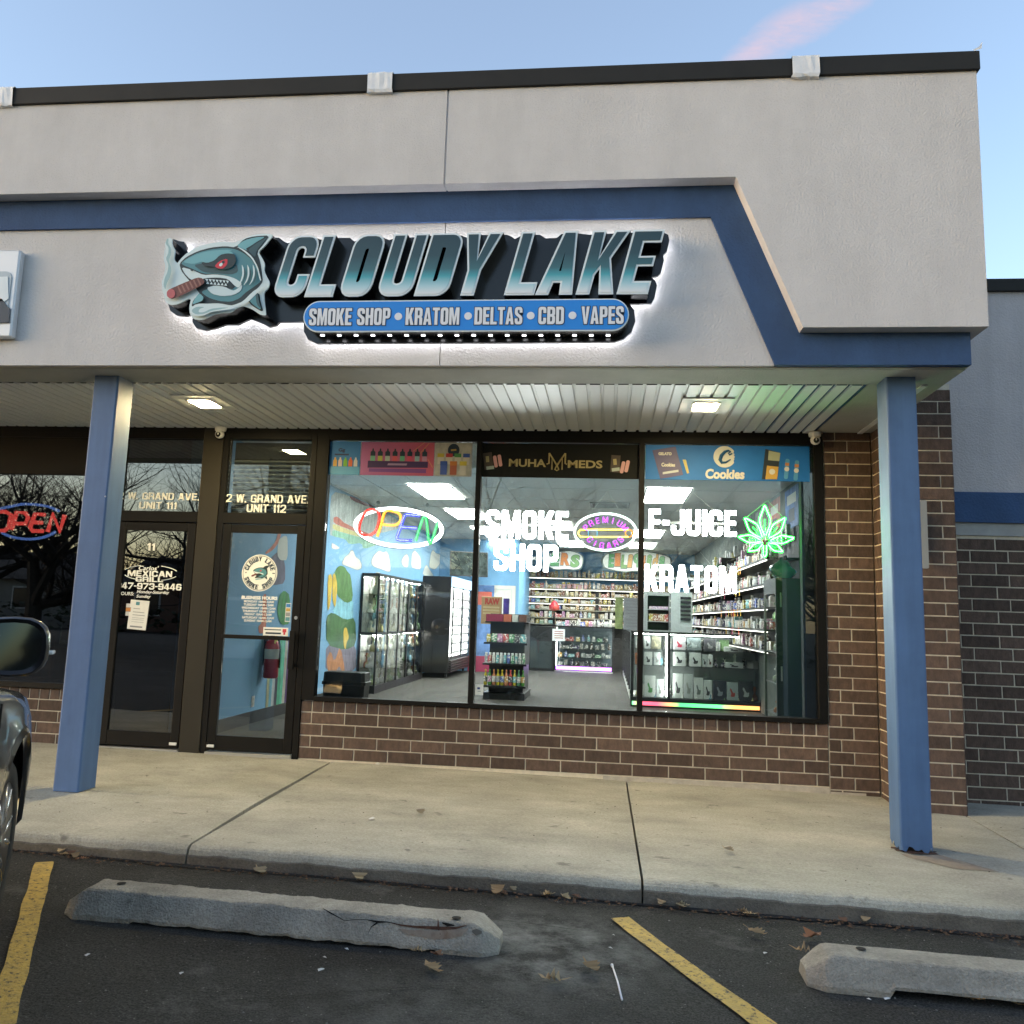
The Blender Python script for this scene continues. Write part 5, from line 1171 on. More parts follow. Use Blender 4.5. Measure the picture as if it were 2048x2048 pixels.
# 3 jars
t3, w3, h3 = poster('jar_poster', 'pale poster of stacked lidded jars with a black round logo', 869.5, 944, mat('poster_pale', (0.42, 0.43, 0.40), 0.5, var=0.25, scale=14))
pr_(t3, [(w3 * .5 + .055 * math.cos(rad(a)), h3 * .78 + .06 * math.sin(rad(a))) for a in range(0, 360, 24)], ink, lvl=1)
pr_(t3, rot(bx_(.05, .016), 0.1, (w3 * .5, h3 * .78)), P('gold', (0.35, 0.25, 0.10)), lvl=3)
for i, c in enumerate(((.5, .42, .06), (.4, .04, .05), (.06, .25, .08), (.03, .08, .35))):
    cx_ = w3 * (.16 + i * .23)
    pr_(t3, rot(bx_(.058, .075), 0, (cx_, h3 * .47)), P('jar_white', (0.55, 0.54, 0.50)), 'printed_jar', 2)
    pr_(t3, rot(bx_(.062, .035), 0, (cx_, h3 * .62)), P('lid%d' % i, c), 'printed_lid', 3)
for i, c in enumerate(((.03, .08, .35), (.5, .18, .04), (.5, .42, .06))):
    cx_ = w3 * (.25 + i * .26)
    pr_(t3, rot(bx_(.062, .10), 0, (cx_, h3 * .20)), P('front_jar%d' % i, ((.05, .10, .4), (.35, .10, .06), (.5, .5, .48))[i]), 'printed_jar', 4)
    pr_(t3, rot(bx_(.066, .04), 0, (cx_, h3 * .38)), P('front_lid%d' % i, c), 'printed_lid', 5)
# 4 dark gold
t4, w4, h4 = poster('gold_lettered_poster', 'black MUHA MEDS poster with gold letters over the middle pane', 956, 1278, mat('poster_black', (0.007, 0.008, 0.008), 0.7, spec=.2))
gold = P('muted_gold', (0.33, 0.28, 0.13))
fx = lambda a: (atY(930 + a * .3003, 920, YP).x - atY(956, 920, YP).x)
fz = lambda b_: h4 * (1 - (b_ - 95) / 250)
text_mesh('MUHA', fx(293), fx(540), fz(268), fz(210), -0.004, bold=0.03).obj('printed_word', gold, t4)
text_mesh('MEDS', fx(685), fx(916), fz(272), fz(214), -0.004, bold=0.03).obj('printed_word', gold, t4)
def band_(pts, wd, m, nm='printed_emblem'):
    mbq = MB().tube([(fx(a), -0.004, fz(b_)) for a, b_ in pts], wd, 4); mbq.obj(nm, m, t4)
band_([(560, 165), (560, 240), (545, 245)], .007, gold); band_([(668, 165), (668, 240), (680, 245)], .007, gold)
band_([(560, 165), (613, 250), (668, 165)], .008, gold); band_([(580, 285), (580, 205), (613, 262), (648, 205), (648, 285)], .007, gold); band_([(613, 250), (600, 285), (613, 292), (626, 285), (613, 250)], .006, gold)
for sx in (118, 945):
    o_ = sx - 118
    pr_(t4, rot(bx_(.082, .155), 0.14 if sx == 118 else -0.06, (fx(155 + o_ + (20 if o_ else 0)), fz(228 + (8 if o_ else 0)))), P('pack_dark', (0.055, 0.04, 0.03)), 'printed_pack', 2)
    pr_(t4, rot(bx_(.03, .055), 0.1, (fx(150 + o_ + (22 if o_ else 0)), fz(215 + (8 if o_ else 0)))), gold, 'printed_pack', 3)
    pr_(t4, rot(bx_(.07, .03), 0.14, (fx(170 + o_ + (8 if o_ else 0)), fz(278))), P('pack_label', (0.35, 0.42, 0.38)), 'printed_pack', 3)
    for k in (0, 1):
        pr_(t4, rot(rrect(-.016, -.055, .016, .055, .013), (0.18 if not o_ else -0.2), (fx(203 + k * 30 + o_ + (20 if o_ else 0)), fz(232 + (30 if o_ else 0) - 8 * k))), P('pink_device', (0.55, 0.30, 0.30)), 'printed_device', 4)
# 5 blue cookies
t5, w5, h5 = poster('blue_lettered_poster', 'bright blue Cookies poster with bitten round logo over the right pane', 1291, 1619, mat('poster_cookie_blue', (0.006, 0.15, 0.50), 0.6, var=0.12, scale=2))
gx_ = lambda a: (atY(1300 + a * .17598, 922, YP).x - atY(1291, 920, YP).x)
gz_ = lambda b_: h5 * (1 - (b_ - 62) / 460)
cream = P('cream', (0.62, 0.63, 0.58))
cc = (gx_(848), gz_(210)); R5 = gx_(975) - gx_(848)
lp = []
for a in range(0, 360, 8):
    rr_ = R5
    if -25 < ((a + 180) % 360 - 180) < 32: rr_ = R5 * (0.88 + 0.05 * math.cos(a * .35))
    lp.append((cc[0] + rr_ * math.cos(rad(a)), cc[1] + rr_ * math.sin(rad(a))))
pr_(t5, lp, cream, 'printed_disc', 1)
cpts = [(935, 165), (905, 185), (890, 165), (915, 140), (890, 128), (850, 145), (810, 195), (795, 250), (815, 290), (860, 285), (915, 245)]
MB().tube([(gx_(a), -0.004, gz_(b_)) for a, b_ in cpts], [.006, .009, .008, .008, .010, .014, .017, .017, .014, .010, .005], 6).obj('printed_initial', mat('poster_cookie_navy', (0.015, 0.10, 0.25), 0.5), t5)
text_mesh('Cookies', gx_(628), gx_(1072), gz_(505), gz_(372), -0.004, bold=0.045, shear=0.08).obj('printed_word', cream, t5)
pr_(t5, [(gx_(25), gz_(135)), (gx_(290), gz_(82)), (gx_(378), gz_(458)), (gx_(118), gz_(515))], P('pouch_violet', (0.055, 0.05, 0.17)), 'printed_pouch', 2)
text_mesh('GELATO', gx_(95), gx_(245), gz_(200), gz_(160), -0.0052, bold=0.05).obj('printed_word', cream, t5)
text_mesh('Cookies', gx_(130), gx_(285), gz_(352), gz_(300), -0.0052, bold=0.04).obj('printed_word', cream, t5)
pr_(t5, [(gx_(145), gz_(455)), (gx_(145), gz_(425)), (gx_(322), gz_(390)), (gx_(325), gz_(420))], P('pouch_label', (0.45, 0.5, 0.55)), 'printed_label', 3)
pr_(t5, [(gx_(370), gz_(255)), (gx_(408), gz_(255)), (gx_(445), gz_(430)), (gx_(420), gz_(440))], P('vial_yellow', (0.5, 0.42, 0.12)), 'printed_vial', 2)
pr_(t5, [(gx_(1312), gz_(100)), (gx_(1482), gz_(150)), (gx_(1440), gz_(500)), (gx_(1268), gz_(500))], P('box_black', (0.02, 0.03, 0.04)), 'printed_box', 2)
pr_(t5, [(gx_(1350), gz_(122)), (gx_(1482), gz_(152)), (gx_(1468), gz_(260)), (gx_(1340), gz_(248))], P('box_sage', (0.40, 0.44, 0.30)), 'printed_label', 3)
pr_(t5, [(gx_(1328), gz_(320)), (gx_(1460), gz_(335)), (gx_(1440), gz_(498)), (gx_(1308), gz_(500))], P('box_orange', (0.55, 0.34, 0.07)), 'printed_label', 3)
pr_(t5, [(gx_(1385) + .026 * math.cos(rad(a)), gz_(400) + .026 * math.sin(rad(a))) for a in range(0, 360, 24)], cream, 'printed_label', 4)
for a0, b0 in ((1552, 300), (1660, 318)):
    pr_(t5, rot(rrect(-.018, -.09, .018, .09, .014), -0.1, (gx_(a0), gz_(b0 + 60))), P('tube_pale', (0.08, 0.30, 0.55)), 'printed_tube', 2)
    pr_(t5, rot(bx_(.034, .028), -0.1, (gx_(a0 + 5), gz_(b0))), P('tube_orange', (0.5, 0.22, 0.08)), 'printed_label', 3)
    pr_(t5, [(gx_(a0) + .021 * math.cos(rad(a)), gz_(b0 + 62) + .021 * math.sin(rad(a))) for a in range(0, 360, 30)], cream, 'printed_label', 4)

# ================================================================== neon and LED signs hung inside the glass
YN = 0.14
def za(a, b_): return 640 + a * .165631, 940 + b_ * .165631
def z8(a, b_): return 930 + a * .3003, 850 + b_ * .3003
def z9(a, b_): return 1270 + a * .31061, 850 + b_ * .31061
def cat_rom(pts, closed=False, n=4):
    o = []; m = len(pts)
    for i in range(m if closed else m - 1):
        g = lambda k: Vector(pts[k % m]) if closed else Vector(pts[max(0, min(m - 1, k))])
        p0, p1, p2, p3 = g(i - 1), g(i), g(i + 1), g(i + 2)
        for k in range(n):
            t_ = k / n; o.append(0.5 * ((2 * p1) + (p2 - p0) * t_ + (2 * p0 - 5 * p1 + 4 * p2 - p3) * t_ * t_ + (3 * p1 - p0 - 3 * p2 + p3) * t_ ** 3))
    if not closed: o.append(Vector(pts[-1]))
    return o
def neon(root, rp, name, pts, conv, r, m, closed=False, curve=True, y=YN, n=6, core=None):
    w3_ = [atY(*conv(*q), y) for q in pts]
    if curve: w3_ = cat_rom([tuple(v) for v in w3_], closed)
    o = MB().tube(w3_, r, n, closed).obj(name, m, root, True); unlift(o, rp)
    if core is not None:
        k_ = MB().tube([v_ + Vector((0, -r * .62, 0)) for v_ in w3_], r * .38, n, closed).obj('tube_core', core, o, True)
    return o
cord = mat('hanging_cord', (0.5, 0.5, 0.48), 0.7)
c0 = atY(*za(950, 695), YN); rp = (c0.x, YN, c0.z)
op = thing('open_neon_sign', 'oval neon OPEN sign in red, yellow, blue and green letters', 'neon sign', rp)
nw = glow('neon_white', (1.0, 1.0, 1.0), 3.0)
ell = [(950 + 520 * math.cos(rad(a)) + 0.04 * 245 * math.sin(rad(a)), 695 + 225 * math.sin(rad(a)) + 28 * math.cos(rad(a)) * 1.0) for a in range(0, 360, 15)]
neon(op, rp, 'oval_tube', ell, za, 0.019, nw, True)
MB_b = [(lambda v: (v.x, v.z))(atY(*za(950 + 545 * math.cos(rad(a)), 695 + 252 * math.sin(rad(a)) + 28 * math.cos(rad(a))), YN)) for a in range(0, 360, 12)]
rimo = MB().tube([(q[0], YN + 0.012, q[1]) for q in MB_b], 0.006, 5, closed=True).obj('dark_rim', blackg, op, True); unlift(rimo, rp)
neon(op, rp, 'letter_o', [(600, 480), (680, 490), (715, 540), (705, 650), (660, 750), (580, 790), (500, 775), (470, 720), (490, 620), (540, 520)], za, 0.014, glow('neon_red', (0.55, 0.006, 0.004), 1.0), True, y=YN - .03, core=glow('core_red', (1.0, .28, .22), .55))
neon(op, rp, 'letter_p', [(690, 805), (740, 655), (790, 500), (900, 503), (965, 540), (972, 610), (920, 660), (840, 667), (750, 655)], za, 0.014, glow('neon_yellow', (0.75, 0.26, 0.004), 1.0), y=YN - .03, core=glow('core_yellow', (1.0, .80, .12), 1.0))
nb_ = glow('neon_blue', (0.006, 0.008, 0.55), 1.0); nbc = glow('core_blue', (.60, .70, 1.0), .7)
neon(op, rp, 'letter_e', [(1205, 555), (1050, 540), (1015, 570), (970, 700), (930, 815), (955, 845), (1110, 852)], za, 0.015, nb_, y=YN - .03, core=nbc)
neon(op, rp, 'letter_e_bar', [(985, 690), (1170, 702)], za, 0.015, nb_, curve=False, y=YN - .03, core=nbc)
neon(op, rp, 'letter_n', [(1155, 855), (1235, 600), (1262, 572), (1285, 600), (1312, 860), (1332, 882), (1352, 850), (1425, 625)], za, 0.014, glow('neon_green', (0.004, 0.30, 0.05), 1.0), y=YN - .03, core=glow('core_green', (.25, 1.0, .55), .55))
for q in ((705, 400), (1300, 430)): 
    v = atY(*za(*q), 0.05); o = MB().lathe([(0.0, 0.0), (0.014, 0.0), (0.02, -0.012), (0.02, -0.013)], 10, (v.x, 0.05, v.z), 'Y').obj('suction_cup', mat('clear_plastic', (0.75, 0.78, 0.78), 0.15), op, True); unlift(o, rp)
# white letter signs
lw_ = glow('led_letter_white', (0.98, 1.0, 1.0), 12.0); dark_side = mat('sign_can_grey', (0.35, 0.36, 0.36), 0.5)
def letter_sign(name, label, txt, conv, a0, a1, b0, b1, hang):
    v00 = atY(*conv(a0, b1), YN); v11 = atY(*conv(a1, b0), YN); rp_ = (v00.x, YN, v00.z)
    s_ = thing(name, label, 'illuminated sign', rp_, 0, 'white letter signs in the window')
    wl, tw = word(txt, 0.10, W=0.62, s=0.20, h=0.18, r=0.2)
    W_ = v11.x - v00.x; H_ = v11.z - v00.z
    for ch, lps in wl:
        q = [[(p[0] / tw * W_, p[1] * H_) for p in l2] for l2 in lps]
        lt = MB().prism(q, 0.0, 0.03).obj('letter', dark_side, s_)
        MB().prism(q, -0.004, -0.0004).obj('letter_face', lw_, lt)
    MB().cbox(0.02, W_ - 0.02, 0.031, 0.045, H_ * 0.45, H_ * 0.55, 0.003).obj('mounting_rail', mat('rail_clear', (0.6, 0.62, 0.62), 0.3), s_)
    pts = [atY(*conv(*q), YN + 0.02) for q in hang]
    o = MB().tube(pts, 0.0022, 4).obj('hanging_wire', cord, s_); unlift(o, rp_)
letter_sign('smoke_letter_sign', 'white glowing letters SMOKE hung above the letters SHOP', 'SMOKE', z8, 135, 690, 577, 752, [(230, 590), (325, 487), (500, 485), (590, 590)])
letter_sign('shop_letter_sign', 'white glowing letters SHOP hung below the letters SMOKE', 'SHOP', z8, 190, 622, 800, 968, [(420, 760), (450, 820)])
letter_sign('ejuice_letter_sign', 'white glowing letters E-JUICE hung left of the green leaf', 'E-JUICE', z9, 90, 652, 552, 706, [(265, 560), (375, 438), (520, 560)])
letter_sign('kratom_letter_sign', 'white glowing letters KRATOM, lowest sign in the right pane', 'KRATOM', z9, 62, 652, 912, 1068, [(215, 910), (360, 745), (500, 915)])
# cigar oval
cc0 = atY(*z8(935, 712), YN); rp = (cc0.x, YN, cc0.z)
cg = thing('cigar_neon_sign', 'oval neon PREMIUM CIGARS sign with a yellow cigar', 'neon sign', rp)
neon(cg, rp, 'oval_tube', [(935 + 205 * math.cos(rad(a)), 712 + 122 * math.sin(rad(a))) for a in range(0, 360, 15)], z8, 0.010, glow('neon_mint', (0.75, 1.0, 0.86), 2.2), True)
ny = glow('neon_cigar', (0.9, 0.62, 0.02), 1.0)
neon(cg, rp, 'cigar_tube', [(1090, 697), (800, 697), (765, 703), (755, 720), (765, 738), (800, 745), (1090, 745)], z8, 0.009, ny, core=glow('core_cigar', (1, .95, .5), 1.0))
neon(cg, rp, 'cigar_ring', [(1092 + 24 * math.cos(rad(a)), 721 + 24 * math.sin(rad(a))) for a in range(0, 360, 30)], z8, 0.006, glow('neon_orange', (0.8, 0.22, 0.01), 1.0), True)
neon(cg, rp, 'cigar_band', [(822, 702), (880, 702), (880, 742), (822, 742)], z8, 0.005, glow('neon_cyan', (0.03, 0.40, 0.6), 1.0), True, curve=False)
npk = glow('neon_violet', (0.55, 0.05, 0.9), 1.1)
def arc_text(root, rp_, txt, conv, cx0, cz0, rx, rz_, a0, a1, hpx, m, y, flip=False):
    mbw = MB(); n = len(txt)
    for i, ch in enumerate(txt):
        a = a0 + (a1 - a0) * i / (n - 1)
        v = atY(*conv(cx0 + rx * math.cos(rad(a)), cz0 - rz_ * math.sin(rad(a))), y)
        tx = -rx * math.sin(rad(a)); tz = rz_ * math.cos(rad(a))
        th = math.atan2(tz, tx) + (math.pi if not flip else 0)
        w_, lps = glyph(ch, s=0.11, h=0.10); hh = hpx * 0.00136; ww = hh * 0.70 * w_ / .5
        q = [[((p[0] / w_ - .5) * ww, (p[1] - .5) * hh) for p in l2] for l2 in lps]
        q = [[(v.x + p[0] * math.cos(th) - p[1] * math.sin(th), v.z + p[0] * math.sin(th) + p[1] * math.cos(th)) for p in l2] for l2 in q]
        mbw.prism(q, y - 0.003, y)
    o = mbw.obj('neon_lettering', m, root); unlift(o, rp_)
arc_text(cg, rp, 'PREMIUM', z8, 935, 735, 148, 104, 150, 30, 40, npk, YN - .01)
arc_text(cg, rp, 'CIGARS', z8, 935, 712, 122, 92, 213, 327, 40, npk, YN - .01, True)
o = MB().tube([atY(*z8(*q), YN + .02) for q in ((840, 580), (950, 440), (1035, 580))], 0.0022, 4).obj('hanging_wire', cord, cg); unlift(o, rp)
# leaf
lf0 = atY(*z9(838, 760), YN); rp = (lf0.x, YN, lf0.z)
lf = thing('leaf_neon_sign', 'green neon leaf sign with seven points near the right jamb', 'neon sign', rp)
ng = glow('neon_leaf', (0.006, 1.0, 0.02), 9.0); ngc = glow('core_leaf', (.62, 1.0, .66), 2.0)
tips = [((835, 520), 34), ((708, 600), 30), ((965, 600), 30), ((668, 720), 24), ((1022, 728), 24), ((730, 812), 20), ((948, 816), 20)]
ctr = (838, 752)
for (tp, wd_) in tips:
    d_ = Vector((tp[0] - ctr[0], tp[1] - ctr[1])); L_ = d_.length; d_.normalize(); n_ = Vector((-d_.y, d_.x))
    q = [tuple(Vector(ctr) + d_ * L_ * .18 + n_ * 4)] + [tuple(Vector(ctr) + d_ * L_ * k + n_ * wd_ * s_) for k, s_ in ((.42, .8), (.62, 1.0), (.85, .45))] + [tp] + [tuple(Vector(ctr) + d_ * L_ * k - n_ * wd_ * s_) for k, s_ in ((.85, .45), (.62, 1.0), (.42, .8))] + [tuple(Vector(ctr) + d_ * L_ * .18 - n_ * 4)]
    neon(lf, rp, 'leaflet_tube', q, z9, 0.010, ng, core=ngc)
for (tp, wd_) in tips:
    neon(lf, rp, 'vein_tube', [tuple(Vector(ctr) + (Vector(tp) - Vector(ctr)) * k) for k in (.12, .62)], z9, 0.005, ng, curve=False)
neon(lf, rp, 'stem_tube', [(826, 775), (824, 830), (835, 848), (846, 830), (846, 775)], z9, 0.010, ng, core=ngc)
o = MB().tube([atY(*z9(*q), YN + .02) for q in ((712, 600), (852, 485), (950, 590))], 0.0022, 4).obj('hanging_wire', cord, lf); unlift(o, rp)
# restaurant OPEN sign (unlit red letters and blue arcs, shown by an added glow)
def zo(a, b_): return a * 240 / 1364, 880 + b_ * 340 / 1932
c0 = atY(*zo(400, 930), 0.16); rp = (c0.x, 0.16, c0.z)
ro = thing('restaurant_open_sign', 'red OPEN sign with blue arcs in the restaurant window, cut by the left edge', 'neon sign', rp)
red_s = glow('sign_red_soft', (0.75, 0.07, 0.06), 1.6); blu_s = glow('sign_blue_soft', (0.08, 0.15, 0.42), 1.6)
for nm, q, cl in (('letter_o', [(-60, 815), (60, 815), (125, 850), (100, 990), (50, 1030), (-70, 1030)], False), ('letter_p', [(130, 1020), (190, 820), (290, 830), (320, 880), (290, 950), (180, 950)], False), ('letter_e', [(510, 850), (400, 840), (340, 990), (370, 1035), (490, 1035)], False), ('letter_e_bar', [(370, 935), (480, 940)], False), ('letter_n', [(540, 1045), (600, 840), (680, 1040), (735, 850)], False)):
    neon(ro, rp, nm, q, zo, 0.021, red_s, cl, curve=False, y=0.15)
neon(ro, rp, 'arc_tube', [(-100, 800), (100, 760), (250, 730), (420, 735), (560, 760), (670, 810)], zo, 0.014, blu_s, y=0.16)
neon(ro, rp, 'arc_tube', [(20, 1055), (130, 1100), (280, 1125), (420, 1120), (540, 1090), (630, 1045)], zo, 0.014, blu_s, y=0.16)
# ================================================================== inside the shop
lightm = glow('ceiling_panel', (0.97, 1.0, 0.96), 12.5)
def ceiling_light(x0, x1, y0, y1, lab):
    c = thing('ceiling_light', lab, 'ceiling light', ((x0 + x1) / 2, (y0 + y1) / 2, ZC - 0.01), 0, 'ceiling light panels')
    w_, l_ = (x1 - x0) / 2, (y1 - y0) / 2
    fr = MB(); fr.box(-w_ - .02, -w_, -l_ - .02, l_ + .02, -.012, .0); fr.box(w_, w_ + .02, -l_ - .02, l_ + .02, -.012, .0); fr.box(-w_, w_, -l_ - .02, -l_, -.012, .0); fr.box(-w_, w_, l_, l_ + .02, -.012, .0)
    fr.obj('light_frame', gm, c)
    MB().box(-w_ + .001, w_ - .001, -l_ + .001, l_ - .001, -.010, -.004).obj('light_panel', lightm, c)
rowname = ['nearest the window', 'second from the window', 'third from the window', 'farthest from the window']
for i, y0 in enumerate((4.0, 6.9, 9.9, 12.9)):
    ceiling_light(-0.02, 0.55, y0, y0 + 1.5, 'glowing ceiling panel over the left aisle, ' + rowname[i])
    if i != 1: ceiling_light(3.22, 3.79, y0 + (.7 if i == 1 else 0), y0 + 1.5 + (.7 if i == 1 else 0), 'glowing ceiling panel over the right counter, ' + rowname[i])
ceiling_light(1.55, 2.12, 12.9, 14.4, 'glowing ceiling panel over the back counter, middle of the shop')
ceiling_light(1.45, 2.02, 8.6, 10.1, 'glowing ceiling panel over the middle of the shop, above the signs')
MB().box(-1, 1, -.25, .25, -.012, 0).obj('x', None) if False else None
v = atZ(*z8(965, 528), ZC)
vt = thing('ceiling_vent', 'grey slotted air vent in the shop ceiling behind the cigar sign', 'vent', (v.x, v.y, ZC - 0.01))
MB().cbox(-0.30, 0.30, -0.30, 0.30, -0.015, 0.0, 0.003).obj('vent_frame', mat('vent_grey', (0.25, 0.25, 0.25), 0.6), vt)
for i in range(7): MB().box(-0.26, 0.26, -0.25 + i * .075, -0.22 + i * .075, -0.020, -0.0152).obj('vent_slat', mat('vent_dark', (0.12, 0.12, 0.12), 0.6), vt)

# ---------------- mural on the party wall: painted shapes
def onwall(name, pts, conv, m, k=1, sm_=1):
    q = [(lambda v: (v.y, v.z))(atX(*conv(*p), XL)) for p in pts]
    q = [(max(.12, min(YB - .1, a)), max(ZF + .01, min(ZC - .01, b_))) for a, b_ in q]
    q = smooth_loop(q, sm_) if sm_ else q
    MB().prism([q], XL + .0015 * k, XL + .0015 * k + .0012, lambda x, y, z: (y, x, z)).obj(name, m, lw)
Wt = mat('mural_white', (0.66, 0.66, 0.60), 0.7); Gd = mat('mural_cloud_edge', (0.28, 0.34, 0.36), 0.7)
idn = lambda a, b_: (a, b_)
for c in ([(140, 880), (180, 900), (240, 940), (200, 960), (140, 950)], [(270, 1110), (300, 1050), (345, 1020), (370, 975), (400, 975), (425, 1050), (470, 1080), (500, 1140), (490, 1190), (440, 1205), (330, 1160), (275, 1140)],
          [(620, 1110), (640, 1050), (680, 1000), (720, 975), (760, 1000), (800, 980), (830, 1040), (850, 1200), (830, 1230), (720, 1190), (640, 1160)], [(980, 1100), (1010, 1040), (1050, 1015), (1070, 1060), (1060, 1180), (1000, 1160)],
          [(1100, 1170), (1110, 1010), (1140, 970), (1170, 1000), (1215, 1060), (1215, 1200), (1150, 1190)], [(1320, 1150), (1340, 1000), (1365, 965), (1400, 1010), (1450, 1020), (1450, 1120), (1390, 1200), (1330, 1180)], [(1235, 1270), (1260, 1180), (1285, 1145), (1320, 1200), (1375, 1285)]):
    onwall('mural_cloud', c, za, Wt, 2)
    mx_ = sum(p[0] for p in c) / len(c); mz_ = sum(p[1] for p in c) / len(c)
    onwall('mural_cloud_edge', [(mx_ + (p[0] - mx_) * 1.08, mz_ + (p[1] - mz_) * 1.08) for p in c], za, Gd, 1)
MC = lambda n, c: mat('mural_' + n, c, 0.7, var=.35, scale=5, stretch=(1, 2, 1))
onwall('mural_haze', [(120, 330), (200, 250), (640, 440), (1000, 640), (1000, 700), (120, 900)], za, MC('mist', (0.42, 0.46, 0.44)), 1)
onwall('mural_maroon', [(345, 300), (660, 440), (600, 450), (380, 370)], za, MC('maroon', (0.20, 0.03, 0.05)), 3)
onwall('mural_red', [(160, 570), (210, 560), (300, 650), (640, 790), (640, 815), (300, 700), (160, 640)], za, MC('red', (0.5, 0.16, 0.12)), 2)
onwall('mural_yellow', [(150, 645), (300, 705), (640, 820), (640, 850), (300, 760), (150, 715)], za, MC('yellow', (0.55, 0.50, 0.22)), 2)
onwall('mural_green', [(145, 720), (300, 765), (640, 855), (700, 900), (520, 960), (500, 880), (350, 900), (300, 830), (145, 800)], za, MC('green', (0.24, 0.46, 0.34)), 2)
Gm = MC('bush', (0.08, 0.20, 0.05)); Ym = MC('petal', (0.62, 0.42, 0.05))
onwall('mural_tree', [(667, 1148), (674, 1134), (681, 1131), (689, 1134), (694, 1143), (701, 1150), (706, 1200), (692, 1207), (672, 1190)], idn, Gm, 3)
onwall('mural_petal', [(655, 1152), (661, 1147), (664, 1160), (660, 1210), (654, 1224)], idn, Ym, 4); onwall('mural_petal', [(664, 1150), (669, 1146), (674, 1170), (670, 1218), (664, 1200)], idn, Ym, 4)
onwall('mural_water', [(672, 1200), (706, 1195), (706, 1240), (690, 1250), (664, 1226)], idn, MC('water', (0.22, 0.48, 0.58)), 2)
onwall('mural_bush', [(652, 1232), (664, 1224), (690, 1240), (710, 1235), (712, 1290), (690, 1300), (652, 1290)], idn, MC('bush2', (0.06, 0.15, 0.05)), 3)
onwall('mural_earth', [(652, 1285), (690, 1295), (712, 1290), (712, 1345), (650, 1348)], idn, MC('earth', (0.22, 0.20, 0.26)), 2)
onwall('mural_flame', [(652, 1320), (660, 1300), (668, 1325), (680, 1290), (690, 1345), (684, 1348), (678, 1330), (668, 1348), (656, 1346)], idn, MC('flame', (0.5, 0.22, 0.10)), 4)
onwall('mural_vine', [(686, 1258), (692, 1254), (697, 1275), (692, 1285), (690, 1300), (686, 1290)], idn, Ym, 5)
# stripes by the door
def z6b(a, b_): return 430 + a * .23292, 1050 + b_ * .23292
cols = [(.40, .40, .22), (.16, .40, .52), (.50, .52, .50), (.05, .04, .07), (.08, .40, .24), (.12, .50, .34), (.50, .46, .40), (.08, .03, .15), (.12, .42, .50), (.55, .40, .34)]
for i, c in enumerate(cols):
    a0 = 425 + i * 23; a1 = a0 + 23
    zlow = 1640 - (a0 - 425) * 0.27
    onwall('mural_stripe', [(a0 + 45, 960), (a1 + 45 - 4, 960), (a1, zlow), (a0, zlow + 6)], z6b, MC('stripe%d' % i, c), 2, 0)
onwall('mural_ribbon', [(545, 40), (575, 40), (545, 150), (500, 210), (440, 250), (425, 240), (480, 190), (520, 140)], z6b, MC('coral', (0.60, 0.20, 0.13)), 2)
onwall('mural_ribbon', [(370, 870), (400, 840), (410, 600), (440, 590), (440, 860), (410, 930), (375, 930)], z6b, MC('coral', None), 2)
onwall('mural_arc', [(440, 330), (500, 260), (560, 210), (600, 330), (600, 500), (500, 520), (430, 500)], z6b, MC('arc', (0.16, 0.14, 0.20)), 1)
onwall('mural_blob', [(540, 130), (590, 90), (620, 100), (620, 300), (560, 305), (530, 260)], z6b, Wt, 3)
onwall('mural_leaf', [(530, 720), (550, 600), (590, 560), (640, 600), (640, 850), (570, 860), (540, 800)], z6b, MC('leafgreen', (0.06, 0.26, 0.08)), 3)
onwall('mural_blob2', [(640, 900), (700, 900), (700, 1250), (660, 1250), (640, 1150)], z6b, MC('rose', (0.55, 0.2, 0.2)), 3)
# extinguisher, outlet
v = atX(*z6b(415, 1130), XL); yy = v.y
ex = thing('fire_extinguisher', 'red fire extinguisher on the blue wall seen through the shop door', 'fire extinguisher', (XL + 0.10, yy, v.z - 0.24))
redp = mat('extinguisher_red', (0.55, 0.012, 0.018), 0.3, coat=0.4)
MB().lathe([(0.0, 0.0), (0.075, 0.004), (0.085, 0.02), (0.085, 0.36), (0.07, 0.41), (0.035, 0.44), (0.028, 0.46)], 18).obj('cylinder', redp, ex, True)
MB().lathe([(0.0862, 0.22), (0.0862, 0.33)], 18).obj('paper_label', pap, ex)
MB().lathe([(0.03, 0.455), (0.03, 0.49), (0.0, 0.5)], 12).obj('valve', blackg, ex)
MB().tube(cat_rom([(0.02, 0, 0.48), (0.07, -.05, 0.46), (0.10, -.03, 0.36), (0.095, 0.0, 0.2), (0.09, 0.01, 0.12)]), 0.010, 6).obj('hose', blackg, ex, True)
MB().box(-0.09, -0.07, -.04, .04, .15, .52).obj('wall_bracket', blackg, ex)
MB().box(0.0, 0.10, -0.03, 0.03, 0.49, 0.505).obj('lever', redp, ex)
MB().add([(0.05, -.09, .40), (0.06, .03, .36), (0.06, .03, .46), (0.05, -.08, .50)], [(0, 1, 2, 3)]).obj('inspection_tag', mat('tag_yellow', (0.7, 0.55, 0.08), 0.6), ex)
v = atX(*z6b(322, 1515), XL)
ot = thing('wall_outlet', 'white electrical outlet low on the blue wall inside the door', 'outlet', (XL + .002, v.y, v.z))
MB().cbox(0, 0.006, -0.04, 0.04, -.06, .06, 0.002).obj('cover_plate', MATS['white_plastic'], ot)
for s_ in (-.025, .025): MB().box(.0062, .009, -.017, .017, s_ - .014, s_ + .014).obj('socket', mat('ivory', (0.6, 0.58, 0.5), 0.5), ot)
